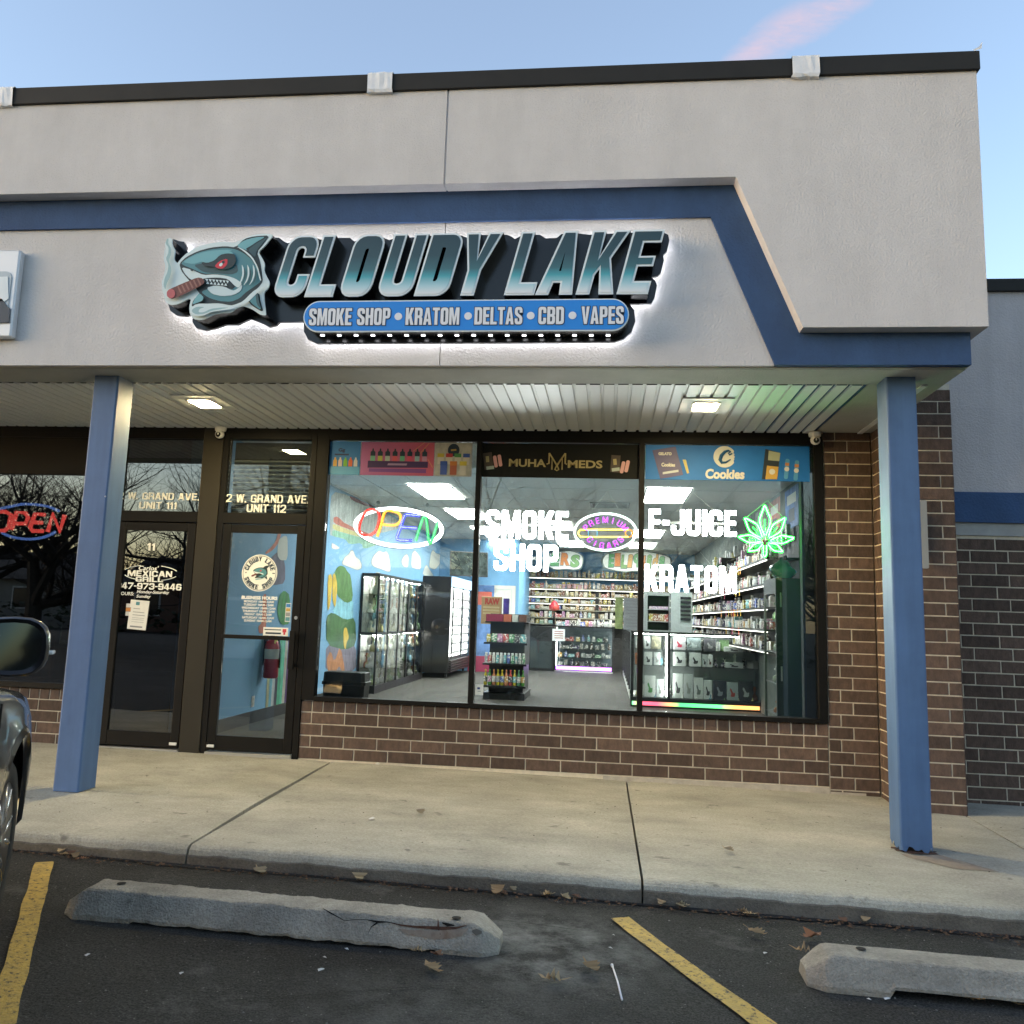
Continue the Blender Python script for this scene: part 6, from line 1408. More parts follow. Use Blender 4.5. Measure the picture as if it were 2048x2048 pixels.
# pouches hung on a strip beside the door
hs = thing('hanging_strip', 'wire strip of small foil packs hanging inside beside the shop door', 'display strip', (-0.06, 0.30, 2.05))
MB().tube([(0, 0, 0.75), (0, 0, -1.0)], 0.003, 4).obj('strip_wire', cord, hs)
for i, (hh, c) in enumerate(((.20, (.12, .11, .14)), (.19, (.18, .12, .15)), (.12, (.05, .10, .04)), (.11, (.30, .13, .07)), (.09, (.10, .14, .45)), (.12, (.4, .4, .38)))):
    z = -.02 - sum((.24, .22, .15, .14, .11, .14)[:i])
    MB().prism([rrect(-.055, z - hh, .05, z, .02)], -.012, -.002).obj('foil_pack', mat('foil%d' % i, c, 0.25, metal=0.4, var=0.7, scale=22, bump=0.8, bscale=20), hs)

# ---------------- goods: shared meshes
def box_me(w_, d_, h_): return MB().cbox(-w_ / 2, w_ / 2, -d_ / 2, d_ / 2, 0, h_, 0.003).mesh('goods_box')
def jar_me(r_, h_, lid=True): return MB().lathe([(r_ * .92, 0), (r_, h_ * .05), (r_, h_ * .74), (r_ * .8, h_ * .80), (r_ * .86, h_ * .82), (r_ * .86, h_), (0, h_)], 10).mesh('goods_jar', True)
def bottle_me(r_, h_): return MB().lathe([(r_ * .9, 0), (r_, h_ * .04), (r_, h_ * .60), (r_ * .45, h_ * .76), (r_ * .38, h_ * .84), (r_ * .5, h_ * .85), (r_ * .5, h_ * .98), (0, h_)], 10).mesh('goods_bottle', True)
warm = [(.42, .30, .12), (.50, .40, .20), (.30, .12, .07), (.55, .45, .30), (.35, .22, .10), (.60, .52, .38), (.25, .10, .06), (.45, .12, .10), (.5, .42, .08), (.55, .50, .45)]
mixc = [(.5, .1, .1), (.1, .3, .15), (.5, .4, .05), (.1, .15, .45), (.5, .5, .48), (.06, .06, .07), (.45, .2, .35), (.15, .4, .42), (.5, .28, .08), (.35, .35, .36)]
gm_warm = palette('goods_warm', warm); gm_mix = palette('goods_mixed', mixc); gm_dark = palette('goods_dark', [(.04, .04, .05), (.10, .05, .04), (.2, .2, .2), (.06, .05, .12), (.3, .28, .25)])
gm_glass = palette('blown_glass', [(.62, .62, .56), (.55, .48, .22), (.70, .70, .66), (.25, .40, .20), (.66, .63, .50), (.20, .35, .42), (.72, .72, .70), (.45, .18, .10), (.6, .6, .58), (.5, .52, .3)], 0.12, False)
gm_white = palette('goods_white', [(.68, .69, .68), (.62, .64, .65), (.7, .7, .68), (.55, .57, .58)])
def put(me, m, loc, name, label, cat, group, rz=0.0, sc=None):
    return tag(link(name, me, m, None, loc, rz, sc), label, cat, group)

# ---------------- tall glass cabinets along the left wall
CX0, CX1, CY0, CY1 = XL + .02, -0.87, 6.17, 9.95
ztop = atY(756, 1152, CY0).z; zmid = atY(745, 1265, CY0).z
blackf = mat('black_frame', (0.012, 0.012, 0.012), 0.35)
thin_glass = glass('cabinet_glass', (0.96, 0.98, 0.97), gain=0.6)
nU = 5; UL = (CY1 - CY0) / nU
pipes = []
for k in range(6):
    h_ = .07 + .02 * k; r0 = .022 + .004 * (k % 3)
    pipes.append(MB().lathe([(r0 * 1.2, 0), (r0 * 1.35, h_ * .12), (r0 * 1.2, h_ * .32), (r0 * .45, h_ * .45), (r0 * .5, h_ * .7), (r0 * .8, h_ * .8), (r0 * .5, h_ * .9), (r0 * .55, h_)], 9).mesh('glass_piece', True))
pos_n = ['nearest the window', 'second from the window', 'third from the window', 'fourth from the window', 'farthest from the window']
cab_light = glow('cabinet_spot', (1.0, 0.99, 0.95), 120.0)
npipe = 0
for u in range(nU):
    y0, y1 = CY0 + u * UL, CY0 + (u + 1) * UL
    c = thing('display_cabinet', 'tall black-framed glass display cabinet along the left wall, ' + pos_n[u], 'display cabinet', ((CX0 + CX1) / 2, (y0 + y1) / 2, ZF), 0, 'glass display cabinets')
    rp = ((CX0 + CX1) / 2, (y0 + y1) / 2, ZF)
    def cp(mb_, nm, m): o = mb_.obj(nm, m, c); unlift(o, rp); return o
    t_ = 0.014
    for (xa, ya) in ((CX0, y0 + .001), (CX1 - 2 * t_, y0 + .001), (CX0, y1 - 2 * t_ - .001), (CX1 - 2 * t_, y1 - 2 * t_ - .001)):
        cp(MB().box(xa, xa + 2 * t_, ya, ya + 2 * t_, ZF + .12, ztop - .001), 'corner_post', blackf)
    cp(MB().box(CX0 + .001, CX1 - .001, y0 + .002, y1 - .002, ztop, ztop + .045), 'cabinet_top', blackf)
    cp(MB().box(CX0 + .001, CX1 - .001, y0 + .002, y1 - .002, ZF, ZF + .119), 'cabinet_base', blackf)
    cp(MB().box(CX0 + .002, CX1 - .002, y0 + .003, y1 - .003, zmid - .04, zmid), 'middle_rail', blackf)
    for zz in [ZF + .121 + i * (zmid - .05 - ZF - .12) / 3 for i in range(1, 3)] + [zmid + i * (ztop - zmid) / 3 for i in range(1, 3)]:
        cp(MB().box(CX0 + .03, CX1 - .03, y0 + .03, y1 - .03, zz, zz + .006), 'glass_shelf', thin_glass)
    cp(MB().box(CX1 - .010, CX1 - .006, y0 + .03, y1 - .03, ZF + .125, ztop - .002), 'front_pane', thin_glass)
    cp(MB().box(CX0 + .004, CX0 + .012, y0 + .03, y1 - .03, ZF + .125, ztop - .002), 'back_panel', mat('added_cabinet_back', (.50, .50, .46), .35, var=.5, scale=9, detail=8))  # pale back added to bounce light and brighten the cabinet
    if u == 0: cp(MB().box(CX0 + .03, CX1 - .03, y0 + .008, y0 + .012, ZF + .125, ztop - .002), 'side_pane', thin_glass)
    for zz in (ztop - .010, zmid - .050):
        for q in (.3, .7): cp(MB().lathe([(.03, 0), (.028, -.006), (0, -.0065)], 8, (CX1 - .10, y0 + (y1 - y0) * q, zz)), 'spot_lamp', cab_light)
    levels = [ZF + .121] + [ZF + .121 + i * (zmid - .05 - ZF - .12) / 3 + .007 for i in range(1, 3)] + [zmid + .001] + [zmid + i * (ztop - zmid) / 3 + .007 for i in range(1, 3)]
    for li, zz in enumerate(levels):
        for q in range((10, 8, 7, 5, 4)[u]):
            fx_ = CX0 + .07 + random.random() * (CX1 - CX0 - .12); fy_ = y0 + .07 + random.random() * (y1 - y0 - .14)
            s_ = random.uniform(1.2, 2.1); npipe += 1
            put(random.choice(pipes), gm_glass, (fx_, fy_, zz), 'glass_piece', 'small blown-glass piece on a lit shelf of the tall cabinet ' + pos_n[u], 'glass piece', 'glass pieces in the tall cabinets', random.random() * 6, (s_, s_, s_))
# drinks fridge
FX0 = atY(839, 1300, 10.3).x; FX1 = -0.36; FYa, FYb = 10.3, 12.8; fz1 = atY(900, 1153, 10.3).z
fr = thing('drinks_fridge', 'black upright drinks fridge with glass doors behind the tall cabinets', 'fridge', ((FX0 + FX1) / 2, 11.5, ZF)); rp = ((FX0 + FX1) / 2, 11.5, ZF)
def fp(mb_, nm, m): o = mb_.obj(nm, m, fr); unlift(o, rp); return o
fp(MB().cbox(FX0, FX1 - .06, FYa, FYb, ZF + .10, fz1, .01), 'fridge_body', blackf)
fp(MB().box(FX1 - .059, FX1 - .055, FYa + .05, FYb - .05, ZF + .42, fz1 - .22), 'lit_interior', glow('fridge_light', (1, 1, .98), 2.2))
for i in range(7): fp(MB().box(FX1 - .054, FX1 - .02, FYa + .04, FYb - .04, ZF + .48 + i * .18, ZF + .50 + i * .18), 'wire_shelf', mat('wire_grey', (.3, .3, .3), .4))
for k in range(3):
    yy = FYa + (FYb - FYa) * k / 2
    fp(MB().box(FX1 - .02, FX1 + .002, yy - (.04 if k else 0), yy + (.04 if k < 2 else 0), ZF + .38, fz1 - .2), 'door_stile', blackf)
fp(MB().box(FX1 - .054, FX1, FYa, FYb, fz1 - .20, fz1), 'lit_header', glow('fridge_header', (.55, .75, 1.0), .8))
for i in range(5): fp(MB().box(FX1 - .054, FX1 - .004, FYa + .02, FYb - .02, ZF + .12 + i * .05, ZF + .15 + i * .05), 'grille_slat', blackf)
for yy in (FYa + .1, FYb - .1): fp(MB().lathe([(.035, -.02), (.035, .02)], 10, (FX1 - .12, yy, ZF + .05), 'X'), 'caster', blackf)
bm_can = bottle_me(.03, .16)
for i in range(7):
    for k in range(9): put(bm_can, gm_white, (FX1 - .037, FYa + .2 + k * .26, ZF + .501 + i * .18), 'drink_bottle', 'pale drink bottle in the black fridge', 'bottle', 'bottles in the fridge')
# poster strip beyond the fridge
ps = thing('tall_banner', 'tall blue and red banner standing behind the drinks fridge', 'banner', (-0.42, 12.98, ZF))
MB().box(0, .55, 0, .01, 0, 1.95).obj('banner_sheet', mat('banner_blue', (.10, .20, .42), .6, var=.5, scale=4), ps)
MB().box(0, .55, -.004, -.001, 0, .35).obj('banner_foot_print', mat('banner_maroon', (.30, .03, .08), .6), ps); MB().box(.05, .5, -.004, -.001, 1.5, 1.8).obj('banner_head_print', mat('banner_red', (.55, .12, .08), .6), ps)
# stockroom door in the partition
xa, xb = atY(955, 1300, 13.04).x, atY(1028, 1300, 13.04).x; zd = atY(1000, 1171, 13.04).z
sd_ = thing('stockroom_door', 'white stockroom door in the blue partition at the back', 'door', ((xa + xb) / 2, 13.03, ZF)); rp = ((xa + xb) / 2, 13.03, ZF)
wp = mat('door_white', (.62, .62, .56), .5)
for mb_, nm, m in ((MB().cbox(xa + .09, xb - .09, 13.01, 13.03, ZF + .005, zd - .09, .004), 'door_slab', wp), (MB().cbox(xa, xa + .085, 12.995, 13.045, ZF, zd, .004), 'door_jamb', wp), (MB().cbox(xb - .085, xb, 12.995, 13.045, ZF, zd, .004), 'door_jamb', wp), (MB().cbox(xa + .086, xb - .086, 12.995, 13.045, zd - .085, zd, .004), 'door_head', wp), (MB().lathe([(.0, -.06), (.03, -.05), (.02, -.02), (.03, 0)], 10, (xb - .15, 13.008, ZF + 1.0), 'Y'), 'door_knob', MATS['steel'])):
    o = mb_.obj(nm, m, sd_); unlift(o, rp)
# televisions
v = atY(938, 1128, 11.6)
tv = thing('television', 'black television hung high on a bracket behind the OPEN sign', 'television', (v.x, 11.6, v.z)); tv.rotation_euler = (rad(-8), 0, rad(22))
MB().cbox(-.42, .42, -.02, .03, -.27, .27, .008).obj('bezel', blackf, tv)
MB().box(-.40, .40, -.024, -.0205, -.25, .25).obj('screen', mat('screen_menu', (.03, .04, .038), .75, var=.9, scale=7, spec=.1), tv)
MB().box(-.03, .03, .031, .25, -.03, .03).obj('bracket', blackf, tv)
# graffiti signs over the shelves
def graf(name, label, txt, px0_, px1_, py0, py1, cols_):
    Y = 15.2; a = atY(px0_, py1, Y); b_ = atY(px1_, py0, Y); W_ = b_.x - a.x; H_ = b_.z - a.z
    g_ = thing(name, label, 'sign', (a.x, Y, a.z))
    cl = [(-.06, .1), (-.1, .5), (-.04, .85), (.15, 1.05), (.4, .98), (.6, 1.1), (.85, 1.0), (1.08, .8), (1.1, .4), (1.03, 0), (.8, -.1), (.55, -.04), (.3, -.12), (.1, -.06)]
    MB().prism([smooth_loop([(p[0] * W_, p[1] * H_) for p in cl], 2)], 0.004, .03).obj('cloud_board', mat('graffiti_board', (.62, .63, .58), .6), g_)
    MB().prism([smooth_loop([((p[0] - .5) * 1.06 * W_ + .5 * W_, (p[1] - .5) * 1.1 * H_ + .5 * H_) for p in cl], 2)], 0.032, .04).obj('cloud_outline', mat('graffiti_edge', (.10, .14, .14), .6), g_)
    n = len(txt)
    for i, ch in enumerate(txt):
        x0 = W_ * (i + .04) / n; x1 = W_ * (i + .96) / n; dz = .06 * H_ * math.sin(i * 2.1)
        text_mesh(ch, x0, x1, H_ * .12 + dz, H_ * .9 + dz, -.004, bold=.06, shear=.1).obj('graffiti_letter', mat('graf%d' % (i % len(cols_)), cols_[i % len(cols_)], .6), g_)
        text_mesh(ch, x0 - .01, x1 + .015, H_ * .08 + dz, H_ * .93 + dz, .001, bold=.08, shear=.1).obj('letter_shadow', MATS['graffiti_edge'], g_)
graf('graffiti_sign', 'cloud-shaped graffiti sign reading E-Liquids above the back shelves', 'E-Liquids', 1216, 1330, 1107, 1138, [(.10, .30, .12), (.55, .18, .05), (.15, .30, .10), (.50, .25, .06)])
graf('graffiti_sign', 'cloud-shaped graffiti sign behind the glowing letters SHOP', 'ERS', 1100, 1160, 1105, 1135, [(.50, .20, .08), (.45, .08, .08), (.15, .35, .12)])
# ---------------- back shelves
YSF = 15.95
sx0, sx1 = atY(1041, 1200, YSF).x, atY(1272, 1200, YSF).x + .9
sh_ = thing('back_shelving', 'tall black shelving unit with rows of goods on the back wall', 'shelving', ((sx0 + sx1) / 2, YSF + .2, ZF)); rp = ((sx0 + sx1) / 2, YSF + .2, ZF)
def shp(mb_, nm, m): o = mb_.obj(nm, m, sh_); unlift(o, rp); return o
shp(MB().box(sx0, sx1, YSF + .40, YSF + .44, ZF, 2.05), 'back_panel', mat('shelf_back', (.05, .045, .04), .7))
for xx in (sx0 - .10, (sx0 + sx1) / 2, sx1): shp(MB().box(xx, xx + .09, YSF, YSF + .39, ZF, 2.0), 'upright', blackf)
levs = [atY(1130, q, YSF).z for q in (1154.5, 1177, 1192.7, 1206, 1219, 1235, 1248)]
rown = ['top', 'second', 'third', 'fourth', 'fifth', 'sixth', 'lowest visible']
bmes = [box_me(.10, .12, .11), box_me(.13, .12, .09), box_me(.08, .12, .14), jar_me(.05, .13), jar_me(.06, .11), box_me(.16, .12, .08), bottle_me(.04, .16)]
strip_l = glow('added_shelf_strip', (1.0, .96, .85), 2.2)  # glowing strips added under the shelves to brighten the goods
for i, z in enumerate(levs):
    shp(MB().box(sx0, sx1, YSF, YSF + .38, z - .03, z), 'shelf_board', blackf)
    shp(MB().box(sx0 + .02, sx1 - .02, YSF - .004, YSF - .0005, z - .026, z - .004), 'price_rail', mat('price_rail', (.40, .37, .28), .5))
    if i < 4: shp(MB().box(sx0 + .02, sx1 - .02, YSF + .04, YSF + .05, z - .040, z - .031), 'added_shelf_light', strip_l)
    x = sx0 + .10
    while x < sx1 - .1:
        me = random.choice(bmes if i else [bmes[3], bmes[4], bmes[6], bmes[2]])
        top = 0.17 if i == 0 else min(.17, (levs[i - 1] - z) - .05)
        s_ = min(1.25, top / .14)
        put(me, gm_warm if i < 3 or random.random() < .5 else gm_mix, (x, YSF + .10, z + .0005), 'shelf_goods', 'small package on the %s shelf of the back shelving' % rown[i], 'package', 'packages on the back shelving', 0, (1, 1, s_))
        x += random.uniform(.10, .13)
for k in range(6):
    v = atY(1116 + k * 11, 1165, YSF)
    put(MB().lathe([(.045, 0), (.06, .10), (.062, .11), (0, .111)], 12).mesh('pink_tub') if k == 0 else bpy.data.meshes['pink_tub'], mat('pink_tub', (.62, .38, .38), .5), (v.x, YSF + .03, levs[1] + .001), 'pink_tub', 'pale pink tub in a row on the second back shelf', 'tub', 'pink tubs on the back shelf')
# ---------------- back counter
YC = 14.3
bx0, bx1 = atY(1110, 1300, YC).x, atY(1226, 1300, YC).x; zc1 = atY(1170, 1253, YC).z
bc = thing('back_counter', 'glass display counter with a purple lit base at the back', 'counter', ((bx0 + bx1) / 2, YC + .25, ZF)); rp = ((bx0 + bx1) / 2, YC + .25, ZF)
def bcp(mb_, nm, m): o = mb_.obj(nm, m, bc); unlift(o, rp); return o
bcp(MB().box(bx0, bx1, YC, YC + .5, zc1 - .03, zc1), 'counter_top', blackf)
bcp(MB().box(bx0, bx1, YC + .48, YC + .5, ZF + .15, zc1 - .031), 'counter_back', mat('counter_back', (.18, .22, .25), .6))
bcp(MB().box(bx0, bx1, YC, YC + .47, ZF + .03, ZF + .14), 'counter_base', blackf)
bcp(MB().box(bx0 + .03, bx1 - .03, YC - .006, YC - .001, ZF + .05, ZF + .13), 'purple_strip', glow('strip_purple', (.55, .18, 1.0), 2.2))
bcp(MB().box(bx0, bx1, YC - .012, YC - .001, ZF, ZF + .028), 'white_kick', wp)
for xx in (bx0, bx1 - .03): bcp(MB().box(xx, xx + .03, YC + .001, YC + .03, ZF + .141, zc1 - .031), 'corner_post', blackf)
bcp(MB().box(bx0 + .03, bx0 + .04, YC + .02, YC + .03, ZF + .15, zc1 - .04), 'light_tube', glow('counter_tube', (1, 1, .95), 16.0))
clev = [ZF + .142, ZF + .34, ZF + .54, ZF + .72]
for z in clev[1:]: bcp(MB().box(bx0 + .03, bx1 - .03, YC + .06, YC + .45, z - .008, z), 'glass_shelf', thin_glass)
bcp(MB().box(bx0 + .031, bx1 - .031, YC + .010, YC + .014, ZF + .142, zc1 - .032), 'front_pane', thin_glass)
for i, z in enumerate(clev):
    x = bx0 + .12
    while x < bx1 - .08:
        put(random.choice(bmes), gm_mix if i % 2 else gm_dark, (x, YC + .16, z + .001), 'counter_goods', 'small package inside the purple-lit back counter', 'package', 'packages in the back counter', 0, (.9, 1, .95)); x += random.uniform(.11, .15)
dk = thing('dark_cupboard', 'black cupboard panel left of the purple-lit counter', 'cupboard', (bx0 - .30, YC + .25, ZF))
MB().cbox(-.36, .28, -.2, .2, 0, zc1 - ZF - .03, .008).obj('cupboard_body', blackf, dk); MB().box(-.30, .22, -.206, -.2005, .06, .7).obj('cupboard_door', mat('cupboard_door', (.03, .04, .04), .4), dk)
v = atY(1133, 1245, YC - .1)
pb_ = thing('price_board', 'white printed price card on a stand in front of the back counter', 'card', (v.x - .15, YC - .12, ZF + .001))
MB().tube([(0, 0, 0), (0, 0, .75)], .008, 6).obj('stand', MATS['steel'], pb_); MB().lathe([(.12, 0), (.10, .012), (0, .013)], 14).obj('foot', blackf, pb_)
MB().box(-.18, .12, -.012, -.009, .72, 1.0).obj('card', pap, pb_)
for k in range(4): MB().box(-.13, .08, -.014, -.0125, .78 + k * .05, .80 + k * .05).obj('print_line', mat('print_rust', (.35, .12, .08), .7), pb_)
# goods standing on the counters
for k in range(14):
    put(random.choice(bmes), gm_mix, (bx0 + .08 + k * (bx1 - bx0 - .15) / 13, YC + .2 + .1 * (k % 2), zc1 + .001), 'counter_goods', 'small package standing on top of the back counter', 'package', 'packages on top of the back counter', 0, (.9, 1, 1.2))
vr = atY(1108, 1210, YC + .1)
rd = thing('red_display_stand', 'red topped small display stand on the back counter', 'display stand', (vr.x, YC + .25, zc1 + .001))
MB().lathe([(.07, 0), (.07, .02), (.02, .03), (.02, .35)], 12).obj('stand_post', blackf, rd); MB().lathe([(.02, .35), (.13, .38), (.12, .48), (.04, .58), (0, .60)], 12).obj('red_dome', mat('red_plastic', (.55, .03, .04), .4), rd, True)
# ---------------- front gondola
GY = 6.1; gx0, gx1 = atY(967, 1330, GY).x, atY(1050, 1330, GY).x
gd = thing('gondola_rack', 'black stepped gondola rack of jars and bottles in the middle of the floor', 'rack', ((gx0 + gx1) / 2, GY + .5, ZF)); rp = ((gx0 + gx1) / 2, GY + .5, ZF)
def gp(mb_, nm, m): o = mb_.obj(nm, m, gd); unlift(o, rp); return o
zz_ = lambda b_: atY(1000, 1220 + b_ * .18634, GY).z
gt = zz_(40)
gp(MB().box(gx0 + .06, gx1 - .04, GY + .22, GY + 1.2, ZF, gt), 'core', blackf)
gp(MB().cbox(gx0, gx1, GY + .05, GY + 1.2, ZF + .0, ZF + .10, .006), 'plinth', blackf)
srow = [(350, 'jar'), (575, 'bottle'), (812, 'drink')]
for b_, k in srow: gp(MB().cbox(gx0 - .02, gx1 + .02, GY - .02 + (.10 if k == 'jar' else .03 if k == 'bottle' else 0), GY + .215, zz_(b_) - .03, zz_(b_), .003), 'shelf', blackf)
gp(MB().cbox(gx0 - .01, gx1 + .03, GY + .10, GY + 1.2, zz_(125) - .02, zz_(125), .003), 'top_shelf', blackf)
gp(MB().box(gx1 - .04, gx1 - .03, GY + .25, GY + 1.15, ZF + .5, gt - .05), 'side_peg_panel', mat('side_stock', (.08, .08, .09), .6, var=.9, scale=9))
for i in range(7):
    put(jar_me(.035, .125) if i == 0 else bpy.data.meshes['goods_jar'], gm_mix, (gx0 + .05 + i * (gx1 - gx0 - .1) / 6, GY + .14, zz_(350) + .001), 'lidded_jar', 'lidded jar in the upper row of the gondola rack', 'jar', 'jars on the gondola rack')
capw = MATS['white_plastic']
bme = MB().lathe([(.023, 0), (.024, .008), (.024, .115), (.018, .128)], 10).mesh('supplement_bottle', True); cme = MB().lathe([(.019, .1285), (.019, .16), (0, .161)], 10).mesh('bottle_cap', True)
for i in range(11):
    b0 = thing('supplement_bottle', 'white-capped bottle in the middle row of the gondola rack', 'bottle', (gx0 + .03 + i * (gx1 - gx0 - .06) / 10, GY + .07, zz_(575) + .001), 0, 'white-capped bottles on the gondola rack')
    link('bottle_body', bme, gm_mix, b0); link('bottle_cap', cme, capw, b0)
dme = bottle_me(.027, .24); dlab = MB().lathe([(.0282, .05), (.0282, .14)], 10).mesh('wrap_label')
gm_drink = palette('drink_colours', [(.45, .06, .05), (.10, .30, .06), (.50, .40, .04), (.55, .30, .25), (.08, .22, .12), (.45, .48, .40), (.5, .2, .1)], .2, False)
for i in range(10):
    b0 = thing('drink_bottle', 'coloured drink bottle in the lowest row of the gondola rack', 'bottle', (gx0 + .03 + i * (gx1 - gx0 - .06) / 9, GY + .05, zz_(812) + .001), 0, 'drink bottles on the gondola rack')
    link('bottle_body', dme, gm_drink, b0); link('wrap_label', dlab, gm_mix, b0)
for i, (x0, x1, c) in enumerate(((.0, .42, (.22, .02, .05)), (.43, .62, (.45, .12, .06)), (.64, .78, (.55, .55, .5)), (.80, .98, (.14, .06, .04)))):
    W_ = gx1 - gx0
    tag(MB().cbox(gx0 + W_ * x0, gx0 + W_ * x1, GY + .12, GY + .3, zz_(125) + .001, zz_(45), .004).obj('carton', mat('carton%d' % i, c, .6)), ('long maroon carton on top of the gondola rack', 'red-brown carton on top of the gondola rack', 'white carton on top of the gondola rack', 'dark brown carton on top of the gondola rack')[i], 'carton', 'cartons on the gondola rack')
v0, v1 = atY(962, 1228, 7.1), atY(1003, 1194, 7.1)
rw = thing('cardboard_display', 'brown cardboard RAW display box standing on the gondola rack', 'display box', (v0.x, 7.1, v0.z))
MB().cbox(0, v1.x - v0.x, 0, .12, -.16, v1.z - v0.z, .004).obj('display_box', mat('kraft', (.42, .27, .13), .8, var=.15, scale=9), rw)
text_mesh('RAW', .06, (v1.x - v0.x) - .03, (v1.z - v0.z) * .55, (v1.z - v0.z) * .92, -.003, bold=.06).obj('display_word', mat('raw_red', (.45, .05, .03), .6), rw)
for k in range(3): MB().box(.03, v1.x - v0.x - .03, -.003, -.0005, .0 + k * .05, .03 + k * .05).obj('product_row', mat('kraft_pale', (.55, .42, .22), .7), rw)
for (pa, pb2, lab) in ((1006, 1018, 'purple upright carton beside the cardboard display'), (1061, 1073, 'purple upright carton in front of the back shelves')):
    v0, v1 = atY(pa, 1226, 7.15), atY(pb2, 1197, 7.15)
    tag(MB().cbox(v0.x, v1.x, 7.15, 7.25, zz_(40) + .003 if pa < 1020 else 1.25, v1.z, .004).obj('purple_carton', mat('carton_purple', (.07, .04, .28), .5, var=.5, scale=18)), lab, 'carton') if pa < 1020 else None

# ---------------- right-hand counter
RY = 5.95
def zr(a, b_): return 1270 + a * .19151, 1150 + b_ * .19149
rx0, rx1 = atY(1262, 1330, RY).x, atY(*zr(1335, 900), RY).x
rz1 = atY(*zr(600, 605), RY).z; rzs = atY(*zr(600, 1300), RY).z
rc = thing('front_counter', 'long glass display counter with a red and green lit base on the right', 'counter', ((rx0 + rx1) / 2, RY + .3, ZF)); rp = ((rx0 + rx1) / 2, RY + .3, ZF)
def rcp(mb_, nm, m): o = mb_.obj(nm, m, rc); unlift(o, rp); return o
rcp(MB().box(rx0, rx1, RY, RY + .55, rz1 - .03, rz1), 'counter_top', blackf)
rcp(MB().box(rx0, rx1, RY + .53, RY + .55, ZF + .2, rz1 - .031), 'counter_back', mat('counter_back2', (.30, .33, .33), .5))
rcp(MB().box(rx0, rx1, RY, RY + .52, rzs - .03, rzs), 'deck', blackf)
rcp(MB().box(rx0, rx1, RY + .02, RY + .5, ZF, rzs - .031), 'plinth', blackf)
stripm = bpy.data.materials.new('rgb_strip'); stripm.use_nodes = True; t = stripm.node_tree; t.nodes.clear()
o_ = t.nodes.new('ShaderNodeOutputMaterial'); em = t.nodes.new('ShaderNodeEmission'); r_ = t.nodes.new('ShaderNodeValToRGB'); tc_ = t.nodes.new('ShaderNodeTexCoord'); s_ = t.nodes.new('ShaderNodeSeparateXYZ')
t.links.new(tc_.outputs['Generated'], s_.inputs[0]); t.links.new(s_.outputs['X'], r_.inputs['Fac']); t.links.new(r_.outputs['Color'], em.inputs['Color']); t.links.new(em.outputs[0], o_.inputs['Surface']); em.inputs['Strength'].default_value = 1.1
e = r_.color_ramp.elements; e[0].position = 0.0; e[0].color = (.15, 1, .3, 1); e[1].position = 1.0; e[1].color = (1, .35, .10, 1)
for ps_, c in ((.08, (1, .10, .16)), (.20, (1, .10, .16)), (.30, (1, .35, .15)), (.38, (.08, .9, .18)), (.70, (.15, .9, .25)), (.80, (1, .45, .12))):
    q = e.new(ps_); q.color = (*c, 1)
rcp(MB().box(rx0 + .02, rx1 - .05, RY + .006, RY + .012, ZF + .03, rzs - .06), 'light_strip', stripm)
for xx in (rx0, atY(*zr(340, 900), RY).x, rx1 - .03): rcp(MB().box(xx, xx + .04, RY + .001, RY + .04, rzs + .001, rz1 - .031), 'corner_post', blackf)
for xx in (atY(*zr(322, 900), RY).x, atY(*zr(1318, 900), RY).x): rcp(MB().box(xx, xx + .02, RY + .05, RY + .07, rzs + .02, rz1 - .05), 'light_tube', glow('counter_tube', (1, 1, .95), 16.0))
rcp(MB().box(rx0 + .05, rx1 - .05, RY + .045, RY + .06, rz1 - .045, rz1 - .0315), 'light_tube', glow('counter_tube', (1, 1, .95), 16.0))  # horizontal tube added under the top to brighten the boxes
rl = [rzs + .001, atY(*zr(600, 960), RY).z, atY(*zr(600, 790), RY).z]
for z in rl[1:]: rcp(MB().box(rx0 + .05, rx1 - .05, RY + .08, RY + .5, z - .008, z), 'glass_shelf', thin_glass)
rcp(MB().box(rx0 + .041, rx1 - .031, RY + .014, RY + .018, rzs + .002, rz1 - .032), 'front_pane', thin_glass)
def boxed(a0, a1, b0, b1, lev, c, lab, pic=None):
    v0, v1 = atY(*zr(a0, b1), RY + .12), atY(*zr(a1, b0), RY + .12); zb2 = rl[lev] + .0008
    h_ = max(.05, v1.z - v0.z); b0_ = thing('boxed_pipe', lab, 'box', (v0.x, RY + .12, zb2), 0, 'boxed goods in the front counter')
    w_ = v1.x - v0.x
    MB().cbox(0, w_, 0, .05, 0, h_, .003).obj('carton', mat('cb%s' % str(c), c, .45), b0_)
    pc = pic or (.05, .05, .06)
    MB().prism([smooth_loop([(w_ * .3, h_ * .2), (w_ * .7, h_ * .2), (w_ * .75, h_ * .45), (w_ * .55, h_ * .4), (w_ * .35, h_ * .7), (w_ * .25, h_ * .6), (w_ * .4, h_ * .4)], 1)], -.002, -.0005).obj('printed_picture', mat('pic%s' % str(pc), pc, .6), b0_)
W1 = (.66, .68, .67); W2 = (.52, .55, .55)
